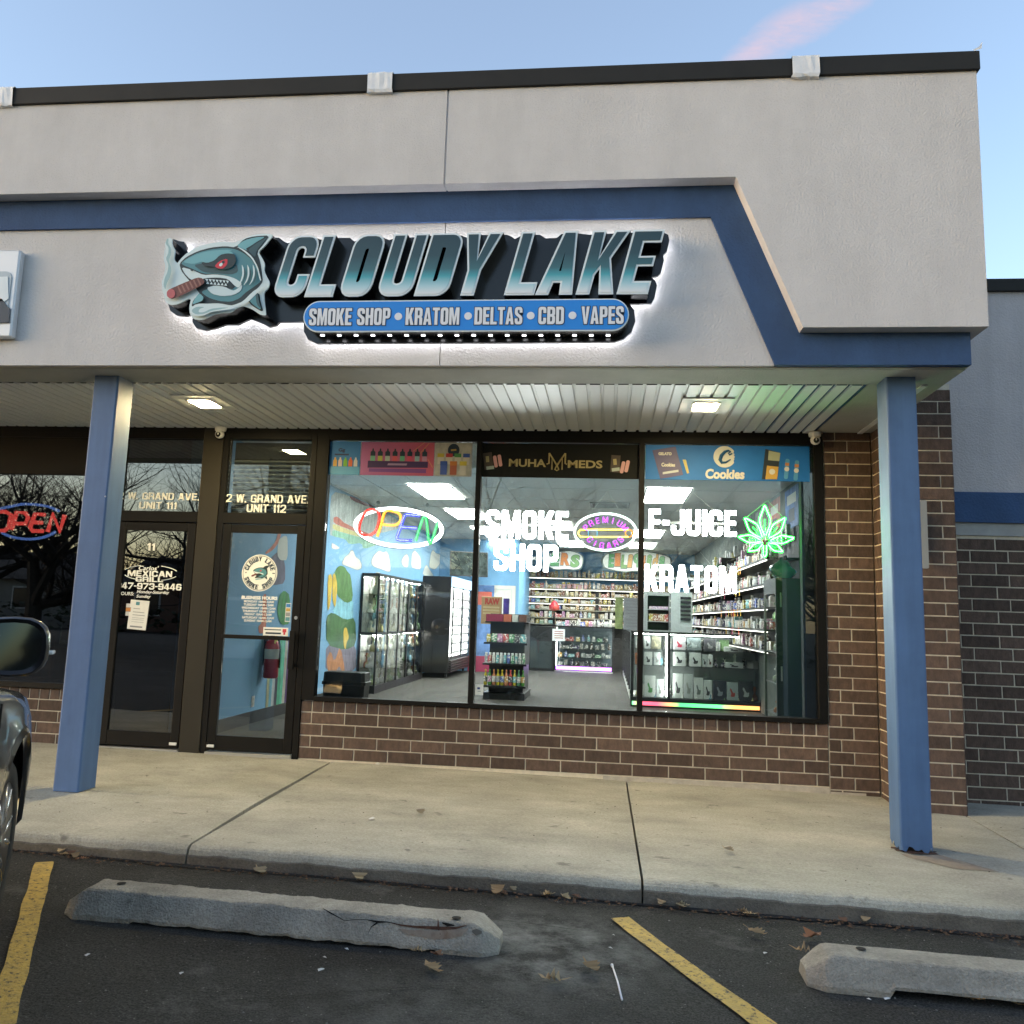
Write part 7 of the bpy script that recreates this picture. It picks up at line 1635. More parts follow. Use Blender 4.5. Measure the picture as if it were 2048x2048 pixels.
for (a0, a1, b0, b1, lv, c, pc, lab) in ((395, 500, 975, 1225, 0, W1, None, 'tall white pipe box, first at the counter post'), (512, 605, 975, 1225, 0, W2, (.3, .32, .3), 'pale grey pipe box, second from the counter post'), (615, 712, 1010, 1225, 0, W1, (.2, .22, .22), 'white pipe box, third from the counter post'), (718, 803, 1035, 1230, 0, W1, None, 'white pipe box, fourth from the counter post'),
    (818, 952, 1040, 1235, 0, (.035, .04, .06), (.3, .32, .36), 'dark blue pipe box beside the white ones'), (962, 1075, 1060, 1240, 0, (.40, .46, .46), (.5, .06, .05), 'grey box with a red picture in the front counter'), (1085, 1230, 1045, 1245, 0, (.04, .04, .05), (.45, .45, .45), 'black pipe box at the right of the front counter'),
    (400, 525, 815, 955, 1, W1, None, 'white pipe box on the middle shelf by the counter post'), (570, 690, 815, 955, 1, W1, None, 'white pipe box on the middle shelf, second from the post'), (702, 752, 830, 958, 1, W2, None, 'narrow white box on the middle shelf'), (758, 810, 830, 958, 1, W1, (.1, .05, .05), 'narrow white box with a dark print on the middle shelf'),
    (940, 1130, 905, 955, 1, (.5, .52, .52), None, 'long low grey box on the middle shelf'), (400, 528, 650, 780, 2, (.5, .5, .52), (.5, .05, .1), 'pale box with red print on the top shelf of the front counter'), (545, 690, 655, 780, 2, (.20, .24, .25), (.4, .45, .45), 'grey green box on the top shelf of the front counter'), (720, 845, 660, 785, 2, (.06, .06, .07), (.3, .3, .3), 'black box on the top shelf of the front counter'), (930, 1130, 755, 800, 2, (.45, .47, .46), None, 'low grey tray on the top shelf of the front counter'),
    (95, 160, 655, 780, 2, W2, None, 'pale box on the top shelf left of the counter post'), (170, 270, 655, 780, 2, (.25, .24, .18), (.5, .45, .3), 'olive box on the top shelf left of the counter post'), (95, 180, 820, 950, 1, W1, None, 'white box on the middle shelf left of the counter post'), (195, 265, 820, 950, 1, W2, (.3, .3, .3), 'grey box on the middle shelf left of the counter post'), (100, 215, 1010, 1225, 0, W1, (.1, .3, .1), 'white box at the bottom left of the counter post'), (225, 300, 1040, 1225, 0, W2, (.2, .2, .2), 'grey box at the bottom right beside the counter post')):
    boxed(a0, a1, b0, b1, lv, c, lab, pc)
for lv in range(3):
    for k in range(13):
        x = rx0 + .12 + k * (rx1 - rx0 - .2) / 12
        put(random.choice(pipes + bmes[:3]), random.choice((gm_glass, gm_white, gm_dark)), (x, RY + .28 + .10 * (k % 2), rl[lv] + .001), 'counter_goods', 'small piece at the back of the %s level in the front counter' % ('lowest', 'middle', 'top')[lv], 'counter goods', 'goods at the back of the front counter', random.random() * 6, (1.2, 1.2, 1.2))
    for k in range(9):
        put(pipes[k % 6], gm_glass, (rx0 + .16 + k * (rx1 - rx0 - .3) / 8, RY + .075, rl[lv] + .001), 'glass_piece', 'small glass piece at the front of the %s level in the front counter' % ('lowest', 'middle', 'top')[lv], 'glass piece', 'glass pieces in the front counter', 0, (.55, .55, .45)) if lv == 0 else None
# racks standing on that counter
v0, v1 = atY(*zr(95, 590), RY + .2), atY(*zr(365, 190), RY + .2); w_ = v1.x - v0.x; h_ = v1.z - v0.z
rk = thing('counter_rack', 'open grey counter rack of small packs under the letters KRATOM', 'rack', (v0.x, RY + .2, rz1 + .001))
sm_g = mat('rack_grey', (.40, .42, .43), .4, metal=.3)
for mb_, nm in ((MB().box(0, .045 * 4, 0, .2, 0, h_), 'side_panel') if False else (MB().box(0, .05, 0, .2, 0, h_), 'side_panel'), (MB().box(w_ - .01, w_, 0, .2, 0, h_), 'side_panel'), (MB().box(.051, w_ - .011, .19, .2, 0, h_), 'rear_panel'), (MB().box(.051, w_ - .011, -.01, .189, h_ - .05, h_), 'header'), (MB().box(.051, w_ - .011, 0, .189, h_ * .55, h_ * .57), 'shelf'), (MB().box(.051, w_ - .011, 0, .189, h_ * .24, h_ * .26), 'shelf'), (MB().box(.051, w_ - .011, 0, .189, 0, .02), 'shelf')): mb_.obj(nm, sm_g if nm != 'rear_panel' else blackf, rk)
for i in range(5): put(bmes[0], gm_warm, (v0.x + .10 + i * (w_ - .15) / 4, RY + .28, rz1 + h_ * .265), 'rack_pack', 'small pack on the grey counter rack', 'package', 'packs on the grey counter rack', 0, (.6, .6, 1.0))
for i in range(4): put(bmes[5], palette('lilac_packs', [(.5, .35, .5), (.4, .3, .45)]), (v0.x + .11 + i * (w_ - .17) / 3, RY + .28, rz1 + h_ * .575), 'lilac_pack', 'lilac pack on the upper shelf of the counter rack', 'package', 'lilac packs on the counter rack', 0, (.45, .6, .5))
v0, v1 = atY(*zr(372, 590), RY + .15), atY(*zr(600, 178), RY + .15); w_ = v1.x - v0.x; h_ = v1.z - v0.z
sp_ = thing('slotted_stand', 'tall silver slotted stand beside the grey counter rack', 'stand', (v0.x, RY + .15, rz1 + .001))
MB().cbox(0, w_ * .42, 0, .03, 0, h_, .003).obj('blank_panel', mat('silver_panel', (.52, .56, .58), .35, metal=.2), sp_); MB().cbox(w_ * .425, w_, .0, .03, 0, h_, .003).obj('slot_panel', MATS['silver_panel'], sp_)
for k in range(6): MB().cbox(w_ * .45, w_ * .92, -.03, -.0005, h_ * (.30 + k * .105), h_ * (.36 + k * .105), .004).obj('slot_item', mat('slot_item%d' % (k % 2), ((.02, .02, .03), (.06, .07, .30))[k == 3], .4), sp_)
# return leg of the counter running back along the aisle
ra = thing('aisle_counter', 'long glass counter running to the back along the aisle', 'counter', (rx0 + .2, 10, ZF)); rp = (rx0 + .2, 10, ZF)
def rap(mb_, nm, m): o = mb_.obj(nm, m, ra); unlift(o, rp); return o
rap(MB().box(rx0, rx0 + .5, RY + .56, 14.2, rz1 - .03, rz1 - .001), 'counter_top', blackf); rap(MB().box(rx0 + .02, rx0 + .5, RY + .56, 14.2, ZF, ZF + .14), 'counter_base', wp)
rap(MB().box(rx0 + .48, rx0 + .5, RY + .56, 14.2, ZF + .141, rz1 - .031), 'counter_back', MATS['counter_back2'])
for k in range(9):
    yy = RY + .6 + k * .95; rap(MB().box(rx0 + .001, rx0 + .03, yy, yy + .03, ZF + .141, rz1 - .031), 'corner_post', blackf)
    rap(MB().box(rx0 + .035, rx0 + .047, yy + .04, yy + .052, ZF + .15, rz1 - .05), 'light_tube', MATS['counter_tube'])
for z in (ZF + .40, ZF + .66): rap(MB().box(rx0 + .04, rx0 + .46, RY + .6, 14.1, z - .008, z), 'glass_shelf', thin_glass)
for z in (ZF + .142, ZF + .401, ZF + .661):
    for k in range(16): put(random.choice(bmes), gm_dark if k % 3 else gm_white, (rx0 + .2, RY + .85 + k * .5, z), 'counter_goods', 'small package in the long aisle counter', 'package', 'packages in the aisle counter', random.random(), (1, 1, 1.1))
# menu boards at the corner of the counter
for (a0, a1, b0, b1, lab, m, Y) in ((1230, 1246, 1195, 1252, 'tall green leaf-print board standing on the aisle counter', mat('board_green', (.32, .40, .16), .6, var=.5, scale=7), 8.2), (1247, 1300, 1197, 1250, 'grey printed menu board standing on the aisle counter', mat('board_grey', (.30, .31, .33), .6), 7.4)):
    v0, v1 = atY(a0, b1, Y), atY(a1, b0, Y)
    bd = thing('menu_board', lab, 'menu board', (v0.x, Y, rz1 + .001))
    h_ = v1.z - rz1; MB().cbox(0, v1.x - v0.x, 0, .02, 0, h_, .003).obj('board', m, bd)
    if 'grey' in lab:
        for k in range(9): MB().box(.04, v1.x - v0.x - .05 - .06 * (k % 3), -.002, -.0005, .05 + k * h_ * .1, .062 + k * h_ * .1).obj('print_line', gi, bd)
# ---------------- shelves on the right wall
rs = thing('wall_shelving', 'black wall shelving crowded with goods along the right shop wall', 'shelving', (XR_ - .2, 9.5, ZF)); rp = (XR_ - .2, 9.5, ZF)
SXF = 4.55
def rsp(mb_, nm, m): o = mb_.obj(nm, m, rs); unlift(o, rp); return o
wl_ = [1.02, 1.26, 1.52, 1.80, 2.10]
wn = ['lowest', 'second', 'middle', 'fourth', 'top']
for z in wl_: rsp(MB().box(SXF, XR_ - .002, 2.9, 13.6, z - .025, z), 'shelf_board', blackf); rsp(MB().box(SXF + .02, SXF + .03, 3.0, 13.5, z - .034, z - .026), 'added_shelf_light', strip_l)
for yy in (7.6, 10.6, 13.6): rsp(MB().box(SXF + .05, XR_ - .002, yy, yy + .018, ZF, 2.4), 'upright', blackf)
rsp(MB().box(XR_ - .03, XR_ - .006, 2.9, 13.6, .9, 2.48), 'pegboard', mat('pegboard', (.10, .10, .095), .7, var=.5, scale=5))
for i, z in enumerate(wl_):
    yy = 3.05
    while yy < 13.4:
        me = random.choice(bmes); put(me, random.choice((gm_mix, gm_warm, gm_white, gm_dark)), (SXF + .12, yy, z + .0006), 'boxed_goods', 'small package on the %s shelf of the right wall shelving' % wn[i], 'package', 'packages on the right wall shelving', rad(90), (1.1, 1, 1.15)); yy += random.uniform(.15, .26)
for k in range(34):
    put(random.choice((bmes[0], bmes[2], bmes[1])), random.choice((gm_mix, gm_warm, gm_white)), (XR_ - .10, 3.2 + k * .29, random.choice((2.28, 2.34, 2.44))), 'hanging_pack', 'small pack hung on the pegboard above the right wall shelving', 'package', 'packs hung above the right wall shelving', rad(90), (1.3, .4, 1.3))
for k, (y0, c, lab) in enumerate(((3.0, (.10, .20, .45), 'blue poster high on the right shop wall behind the leaf sign'), (4.2, (.45, .14, .10), 'red poster high on the right shop wall'), (5.4, (.42, .40, .36), 'pale poster high on the right shop wall'))):
    wp_ = thing('wall_poster', lab, 'poster', (XR_ - .004, y0, 2.50), 0, 'posters on the right shop wall')
    MB().box(-.004, 0, 0, .85, 0, .50).obj('poster_sheet', mat('wall_poster%d' % k, c, .6, var=.7, scale=5), wp_); MB().box(-.006, -.0045, .15, .7, .30, .42).obj('print', cream, wp_); MB().box(-.006, -.0045, .25, .6, .08, .24).obj('print', ink, wp_)
tagc = palette('price_tag', [(.75, .12, .06), (.75, .45, .04), (.7, .12, .2), (.75, .3, .05)], .6, False); tme = MB().box(-.002, 0, -.035, .035, -.10, 0).mesh('price_tag')
for (z, ys2) in ((1.52, (5.0, 5.3, 5.6, 5.75, 6.0, 6.3, 6.6, 7.2)), (1.26, (5.2, 5.9, 6.6)), (1.80, (5.1, 5.5, 6.8)), (2.10, (5.0, 5.2, 5.45, 6.2, 6.9))):
    for y in ys2: put(tme, tagc, (SXF - .002, y, z - .002), 'price_tag', 'bright price tag clipped to the right wall shelving', 'price tag', 'price tags on the right wall shelving')
# ---------------- tall dark cabinet by the right jamb
DY = 1.7; dx0 = atY(1553, 1300, DY).x; dx1 = atY(1612, 1300, DY).x; dzt = atY(1570, 1156, DY).z; dye = atX(1527, 1160, dx0).y
dcab = thing('tall_dark_cabinet', 'tall dark blue cabinet with a glass side beside the right window jamb', 'cabinet', ((dx0 + dx1) / 2, DY + .4, ZF)); rp = ((dx0 + dx1) / 2, DY + .4, ZF)
def dcp(mb_, nm, m): o = mb_.obj(nm, m, dcab); unlift(o, rp); return o
navyc = mat('cabinet_navy', (.014, .024, .032), .45, var=.2, scale=4)
dcp(MB().cbox(dx0, dx1, DY, DY + .02, ZF, dzt, .004), 'door_panel', navyc); dcp(MB().box(dx0, dx1, DY + .021, dye, dzt - .16, dzt), 'cabinet_head', mat('cabinet_grey', (.12, .13, .13), .5)); dcp(MB().box(dx0, dx1, DY + .021, dye, ZF, ZF + .1), 'cabinet_foot', navyc); dcp(MB().box(dx1 - .02, dx1, DY + .021, dye, ZF + .101, dzt - .161), 'rear_panel', mat('cabinet_pine', (.40, .25, .12), .6, var=.3, scale=4))
for k in range(2): dcp(MB().cbox(dx0 + .04, dx0 + .055, DY - .02, DY - .0005, .75 + k * .75, .90 + k * .75, .003), 'pull_handle', MATS['steel'])
for yy in (DY + .021, dye - .02): dcp(MB().box(dx0, dx0 + .025, yy, yy + .02, ZF + .101, dzt - .161), 'post', MATS['cabinet_grey'])
for k in range(4):
    z = ZF + .35 + k * .32; dcp(MB().box(dx0 + .01, dx1 - .021, DY + .045, dye - .021, z - .01, z), 'shelf', MATS['cabinet_grey'])
    for j in range(2): put(pipes[(k + j) % 6], gm_glass, (dx0 + .08, DY + .15 + j * .25, z + .0005), 'glass_piece', 'amber glass piece inside the tall dark cabinet', 'glass piece', 'glass pieces in the dark cabinet', 0, (1.5, 1.5, 1.5))
dcp(MB().box(dx0 + .03, dx1 - .03, DY + .1, DY + .11, dzt - .17, dzt - .162), 'cabinet_lamp', cab_light)
v = atY(*z9(950, 930), DY + .25)
tb = thing('teal_helmet', 'shiny teal moulded ornament on top of the tall dark cabinet', 'ornament', (v.x, DY + .25, dzt + .001))
me = MB(); vs_ = []; n1, n2 = 14, 9
for j in range(n2):
    for i in range(n1):
        a = 2 * math.pi * i / n1; t_ = j / (n2 - 1); r0 = .115 * math.sin(math.pi * min(.98, .18 + t_ * .8)) * (1 + .14 * math.sin(3 * a + j))
        vs_.append((r0 * math.cos(a) * 1.15, r0 * math.sin(a), .215 * t_ + .02 * math.sin(2 * a) * t_))
me.add(vs_, [(j * n1 + i, j * n1 + (i + 1) % n1, (j + 1) * n1 + (i + 1) % n1, (j + 1) * n1 + i) for j in range(n2 - 1) for i in range(n1)] + [tuple(range(n1)), tuple(range((n2 - 1) * n1, n2 * n1))])
me.obj('moulded_body', mat('teal_plastic', (.04, .24, .24), .25, coat=.4), tb, True)
MB().lathe([(.02, .2), (.02, .25), (0, .255)], 10, (.03, 0, 0)).obj('cap', blackf, tb)
# ---------------- black tub on the window ledge
v0, v1 = atY(650, 1383, .28), atY(737, 1345, .28)
tu = thing('black_tub', 'black lidded plastic tub in the lower left corner of the window', 'tub', ((v0.x + v1.x) / 2, .28, .4985)); w_ = (v1.x - v0.x) / 2; h_ = v1.z - .4985
pf = [(w_ * .93, 0), (w_ * .97, h_ * .55), (w_ * 1.02, h_ * .56), (w_ * 1.02, h_ * .66), (w_ * .97, h_ * .68), (w_ * .95, h_ * .98), (w_ * .9, h_)]
vs_ = []
for (a, z) in pf:
    d_ = .13 + (a - w_); c_ = .03
    vs_ += [(-a + c_, -d_, z), (a - c_, -d_, z), (a, -d_ + c_, z), (a, d_ - c_, z), (a - c_, d_, z), (-a + c_, d_, z), (-a, d_ - c_, z), (-a, -d_ + c_, z)]
MB().add(vs_, [(r * 8 + i, r * 8 + (i + 1) % 8, r * 8 + 8 + (i + 1) % 8, r * 8 + 8 + i) for r in range(len(pf) - 1) for i in range(8)] + [tuple(range(7, -1, -1)), tuple(range(len(pf) * 8 - 8, len(pf) * 8))]).obj('tub_body', mat('black_plastic', (.015, .016, .017), .5), tu)
# ---------------- restaurant: two chairs behind the glass
wood = mat('chair_wood', (.14, .045, .02), .5, var=.3, scale=6, stretch=(6, 6, 1))
for (px_, lab, Y) in ((70, 'dark wooden slat-back chair behind the restaurant window', 1.1),):
    v = atY(px_, 1300, Y); ch = thing('dining_chair', lab, 'chair', (v.x, Y, ZF))
    for sx in (-.2, .2):
        MB().cbox(sx - .02, sx + .02, -.02, .02, 0, .95, .004).obj('back_leg', wood, ch); MB().cbox(sx - .02, sx + .02, -.42, -.38, 0, .44, .004).obj('front_leg', wood, ch)
    MB().cbox(-.23, .23, -.43, .0, .44, .47, .006).obj('seat', wood, ch); MB().cbox(-.18, .18, -.015, .015, .86, .95, .005).obj('top_rail', wood, ch); MB().cbox(-.18, .18, -.015, .015, .55, .60, .005).obj('lower_rail', wood, ch)
    for k in range(5): MB().box(-.15 + k * .07, -.12 + k * .07, -.008, .008, .60, .86).obj('slat', wood, ch)
# ================================================================== wheel stops
stopc = concrete_mat('wheel_stop_concrete', (0.45, 0.415, 0.345), (0.25, 0.23, 0.19))
for n_ in stopc.node_tree.nodes:
    if n_.type == 'BUMP': n_.inputs['Strength'].default_value = 1.0; n_.inputs['Distance'].default_value = 0.012
weather(stopc, 0.72, 1.15, (1.5, 1.5, 1), 2.5, (22, 0.05, (0.5, 0.48, 0.42)))
rustm = mat('rust_bleed', (0.055, 0.018, 0.010), 0.95, var=0.6, scale=30, col2=(0.16, 0.09, 0.06)); crk = mat('crack_dark', (0.010, 0.008, 0.007), 0.95)
def h2(x, s): return math.sin(x * 12.9 + s * 7.7) * .5 + math.sin(x * 31.7 + s * 3.1) * .3 + math.sin(x * 71.3 + s) * .2
def wheel_stop(x0, x1, yf, yb, h_, label, gap, rough):
    st = thing('wheel_stop', label, 'wheel stop', ((x0 + x1) / 2, (yf + yb) / 2, gz((x0 + x1) / 2, yf)), 0, 'concrete wheel stops')
    rp_ = ((x0 + x1) / 2, (yf + yb) / 2, gz((x0 + x1) / 2, yf))
    n = 90; vs_ = []
    prof = [(0.0, 0.0), (0.0, .20), (.07, .50), (.14, .78), (.185, .955), (.215, 1.0), (.52, 1.01), (.785, 1.0), (.815, .95), (.90, .5), (1.0, 0.1), (1.0, 0.0)]
    for i in range(n + 1):
        u = i / n; x = x0 + (x1 - x0) * u
        ends = min(u, 1 - u) * (x1 - x0)
        k = min(1.0, .62 + ends / .07 * .38) if ends < .07 else 1.0
        zk = min(1.0, .45 + ends / .10 * .55) if ends < .10 else 1.0
        for j, (a, b_) in enumerate(prof):
            nzv = rough * (h2(x * 1.3, j) * .0028 + random.uniform(-.002, .002))
            y = yf + (yb - yf) * (.5 + (a - .5) * k) + nzv
            z = gz(x, yf) + h_ * b_ * zk + (nzv if 0 < j < 11 else 0)
            if j in (0,) and gap[0] < x < gap[1]: z += gap[2] + rough * .006 * h2(x * 2.1, 3)
            if j == 1 and gap[0] < x < gap[1]: z = max(z, gz(x, yf) + gap[2] + .012 + rough * .005 * h2(x * 2.1, 3))
            if j == 11 and gap[0] < x < gap[1]: z += gap[2]
            vs_.append((x, y, z))
    m = len(prof)
    fs = [(i * m + j, (i + 1) * m + j, (i + 1) * m + j + 1, i * m + j + 1) for i in range(n) for j in range(m - 1)] + [tuple(range(m)), tuple(range(n * m + m - 1, n * m - 1, -1))]
    fs += [(i * m + m - 1, (i + 1) * m + m - 1, (i + 1) * m, i * m) for i in range(n)]
    o = MB().add(vs_, fs).obj('stop_body', stopc, st, False); unlift(o, rp_)
    return st, rp_
s1, r1 = wheel_stop(0.19, 2.26, -3.945, -3.665, .125, 'cracked concrete wheel stop with rust stain in front of the door bay', (.55, 2.0, .012), 1.0)
s2, r2 = wheel_stop(3.585, 5.66, -3.96, -3.68, .130, 'smooth grey concrete wheel stop cut off at the right edge', (3.93, 5.4, .035), .25)
def fhit(px, py, yf, yb, h_, off):
    """point on the sloping front face of a wheel stop"""
    d = FX + RX * ((px - PPX) / FPX) - UX * ((py - PPY) / FPX); sl = .20 * (yb - yf) / (h_ * .75)
    best = None
    t_ = (yf - CP.y) / d.y
    for _ in range(20):
        p_ = CP + d * t_; zrel = p_.z - gz(p_.x, yf) - .22 * h_; y = yf + max(0, zrel) * sl - off
        t_ += (y - p_.y) / d.y * .8
    return CP + d * t_
def crack(pts, wd, m, nm):
    zc = lambda a, b_: (500 + a * .27433, 1700 + b_ * .27423)
    P_ = [fhit(*zc(*q), -3.945, -3.665, .125, .009) for q in pts]; n = len(P_); vs_ = []
    for i, p_ in enumerate(P_):
        d_ = (P_[min(n - 1, i + 1)] - P_[max(0, i - 1)]).normalized(); up = Vector((0, .25, 1)).normalized(); nn_ = (up - d_ * up.dot(d_)).normalized()
        w_ = wd[i] if isinstance(wd, (list, tuple)) else wd
        vs_ += [p_ + nn_ * w_, p_ - nn_ * w_]
    o = MB().add(vs_, [(2 * i, 2 * i + 1, 2 * i + 3, 2 * i + 2) for i in range(n - 1)]).obj(nm, m, s1); unlift(o, r1)
crack([(530, 425), (585, 458), (640, 488), (690, 516), (760, 508), (850, 508), (930, 524), (1000, 525), (1060, 535)], [.0008, .0028, .002, .001, .0012, .0012, .0045, .002, .001], crk, 'crack_line')
crack([(930, 528), (885, 560), (865, 600), (858, 650)], [.004, .002, .0012, .001], crk, 'crack_line')
crack([(1030, 532), (1100, 548), (1200, 560), (1300, 565), (1400, 572), (1500, 570), (1580, 548)], [.001, .0035, .0045, .006, .0075, .005, .001], rustm, 'rust_crack')
crack([(1370, 500), (1372, 560), (1385, 620)], [.002, .008, .003], rustm, 'rust_crack')
crack([(1400, 530), (1440, 545), (1490, 550)], [.002, .007, .002], crk, 'crack_line')
stain_m = mat('rust_halo', (.22, .15, .11), .95, var=.4, scale=24, col2=(.36, .31, .25))
crack([(1080, 575), (1150, 600), (1250, 610), (1350, 620), (1450, 615), (1540, 600), (1590, 575)], [.001, .010, .014, .018, .018, .014, .002], stain_m, 'rust_stain')
crack([(1620, 590), (1650, 600), (1690, 600)], [.004, .014, .005], mat('damp_spot', (.14, .13, .11), .9), 'damp_spot')
for st, rp_, px_, py_, hh, yfb in ((s1, r1, 913, 1829, .127, -3.945), (s1, r1, 243, 1771, .127, -3.945), (s2, r2, 1722, 1899, .132, -3.96)):
    v = atZ(px_, py_, gz(1.0 if px_ < 1000 else 4.0, -3.8) + hh)
    zt2 = gz(v.x, yfb) + hh + .004
    o = MB().lathe([(.022, 0), (.020, .0015), (0, .0016)], 12, (v.x, v.y, zt2)).obj('pin_hole', crk, st); unlift(o, rp_)

# ================================================================== fallen leaves and litter
leafm = palette('dry_leaf', [(.30, .20, .10), (.36, .27, .15), (.20, .10, .055), (.32, .24, .14)], .8, False)
def leaf_me(k):
    rnd = random.Random(k); pts = []
    n = 5
    right = []
    for i in range(n):
        y = .012 + i * .020; wd = (.018, .034, .040, .030, .014)[i] * rnd.uniform(.8, 1.2)
        right += [(.006, y - .007), (wd, y + .004), (wd * .8, y + .010)]
    right.append((0, .118)); left = [(-x_, y_) for x_, y_ in reversed(right[:-1])]
    loop = [(.0015, -.03)] + right + left + [(-.0015, -.03)]
    tr = tessellate_polygon([[Vector((p[0], p[1], 0)) for p in loop]])
    a = rnd.uniform(8, 20)
    vs_ = [(x_, y_, .004 + a * x_ * x_ + 2.5 * (y_ - .05) ** 2 + rnd.uniform(0, .006)) for x_, y_ in loop]
    return MB().add(vs_, [tuple(t_) for t_ in tr]).mesh('leaf')
LM = [leaf_me(i) for i in range(4)]
spots = [(1172, 1938, 'ground', 'curled oak leaf just left of the white stick'), (1131, 1973, 'ground', 'folded oak leaf lower left of the white stick'), (1591, 1910, 'ground', 'pale oak leaf at the left end of the right wheel stop'), (1496, 1867, 'ground', 'small leaf on the asphalt above the yellow line'), (514, 1747, 'ground', 'tan oak leaf on the asphalt behind the left wheel stop'), (721, 1759, 'ground', 'red-brown round leaf leaning against the kerb'), (998, 1787, 'ground', 'tan leaf at the kerb near the end of the left wheel stop'), (879, 1955, 'ground', 'tan oak leaf in front of the rusty stop end'), (1449, 1703, 'pave', 'small brown leaf on the pavement toward the right column'), (845, 1633, 'pave', 'dark curled leaf in the middle of the pavement'), (1608, 1885, 'ground', 'dark small leaf behind the right wheel stop'), (1935, 2010, 'ground', 'brown leaf under the front of the right wheel stop')]
for i, (px_, py_, wh, lab) in enumerate(spots):
    v = ground(px_, py_) if wh == 'ground' else paved(px_, py_)
    o = link('fallen_leaf', LM[i % 4], leafm, None, (v.x, v.y, v.z + .010), random.uniform(0, 6), (1, 1, 1.3) if wh == 'ground' else (.75, .75, .9)); tag(o, lab, 'leaf', 'fallen leaves')
for i, (px_, py_) in enumerate(((130, 1707), (143, 1712), (150, 1718), (152, 1724), (120, 1716), (1105, 1796), (1125, 1800), (1160, 1803), (1085, 1795), (1330, 1812), (1355, 1815), (1370, 1822), (1310, 1808), (1500, 1833), (1030, 1790), (1510, 1836), (1680, 1845), (1730, 1852), (2030, 2000), (2010, 1990), (868, 1900), (850, 1912), (885, 1922), (2040, 2020))):
    v = ground(px_, py_)
    o = link('leaf_scrap', LM[i % 4], leafm, None, (v.x, v.y, v.z + .012), random.uniform(0, 6), (.6, .6, .8)); tag(o, 'scrap of dry leaf lying along the kerb or stops', 'leaf', 'leaf scraps')
# white stick
v0, v1 = ground(1224, 1934), ground(1244, 2004)
sk = thing('paper_stick', 'white paper stick lying on the asphalt left of the yellow line', 'stick', (v0.x, v0.y, v0.z + .008))
d_ = v1 - v0
MB().tube([(0, 0, 0), tuple(d_ * .5 + Vector((.003, 0, .002))), tuple(d_)], .0042, 8).obj('stick_shaft', mat('white_paper_stick', (.78, .79, .82), .6), sk, True)
MB().tube([tuple(-d_.normalized() * .002), tuple(d_.normalized() * .012)], .0065, 8).obj('stick_end', MATS['white_paper_stick'], sk, True)
wl_s = [(745, 1640, 'pave', .022, 'white paper scrap on the pavement'), (755, 1530, 'pave', .03, 'pale paper scrap at the foot of the brick wall'), (641, 1944, 'ground', .014, 'white cigarette-end scrap, long, before the left wheel stop'), (693, 1902, 'ground', .010, 'white chip near the middle of the left wheel stop'), (649, 1919, 'ground', .009, 'white chip left of the rusty wheel stop middle'), (175, 1914, 'ground', .012, 'white scrap before the left end of the left wheel stop'), (1775, 2002, 'ground', .013, 'white oval chip before the right wheel stop'), (1530, 1910, 'ground', .010, 'white pebble left of the right wheel stop'), (1221, 1900, 'ground', .010, 'white pebble above the white stick'), (1227, 1874, 'ground', .007, 'tiny white pebble near the yellow line'), (362, 1951, 'ground', .010, 'white chip on the asphalt, left of centre'), (1738, 2003, 'ground', .008, 'grey chip before the right wheel stop')]
chm = mat('white_litter', (.62, .62, .60), .7)
for (px_, py_, wh, s_, lab) in wl_s:
    v = ground(px_, py_) if wh == 'ground' else paved(px_, py_)
    o = MB().add([(-s_ * 1.3, -s_ * .5, 0), (s_, -s_ * .7, .002), (s_ * 1.4, s_ * .4, 0), (-s_ * .6, s_ * .7, .003), (0, 0, s_ * .5)], [(0, 1, 4), (1, 2, 4), (2, 3, 4), (3, 0, 4), (3, 2, 1, 0)]).obj('litter_scrap', chm, None, False, (v.x, v.y, v.z + .009))
    o.rotation_euler = (0, 0, random.uniform(0, 6)); tag(o, lab, 'litter', 'white litter scraps')
# crumbs of gravel and leaf dust nobody could count
def crumbs(n, fn, m, nm, smin, smax):
    vs_, fs = [], []
    for _ in range(n):
        x, y, z = fn(); s_ = random.uniform(smin, smax); a = random.uniform(0, 6.28); o = len(vs_)
        for k in range(4): vs_.append((x + s_ * math.cos(a + k * 1.57) * random.uniform(.6, 1.3), y + s_ * math.sin(a + k * 1.57) * random.uniform(.6, 1.3), z + random.uniform(0, .001)))
        vs_.append((x, y, z + s_ * random.uniform(.4, .9))); fs += [(o, o + 1, o + 4), (o + 1, o + 2, o + 4), (o + 2, o + 3, o + 4), (o + 3, o, o + 4)]
    o = MB().add(vs_, fs).obj(nm, m); o['kind'] = 'stuff'; return o
def fg():
    x = random.uniform(-.6, 5.5); y = random.uniform(-5.4, -3.05); return x, y, gz(x, y) + .006
def fk():
    x = random.uniform(-1.5, 6); y = KY - .02 - abs(random.gauss(0, .05)); return x, y, gz(x, y) + .008
tag(crumbs(900, fg, mat('gravel_grey', (.20, .20, .19), .9, var=.3, scale=5), 'gravel_crumbs', .002, .006), 'loose grey gravel crumbs scattered over the asphalt', 'gravel', kind='stuff')
tag(crumbs(700, fk, mat('leaf_crumb', (.11, .065, .04), .95, var=.5, scale=9), 'leaf_litter', .004, .013), 'brown leaf crumbs gathered along the kerb', 'leaf litter', kind='stuff')
def fp2():
    x = random.uniform(-1.2, 5.6); y = random.uniform(-2.9, -.1); return x, y, pz(x, y) + .001
tag(crumbs(160, fp2, mat('dark_crumb', (.07, .055, .04), .95), 'pavement_specks', .002, .007), 'dark specks of grit scattered over the pavement', 'grit', kind='stuff')
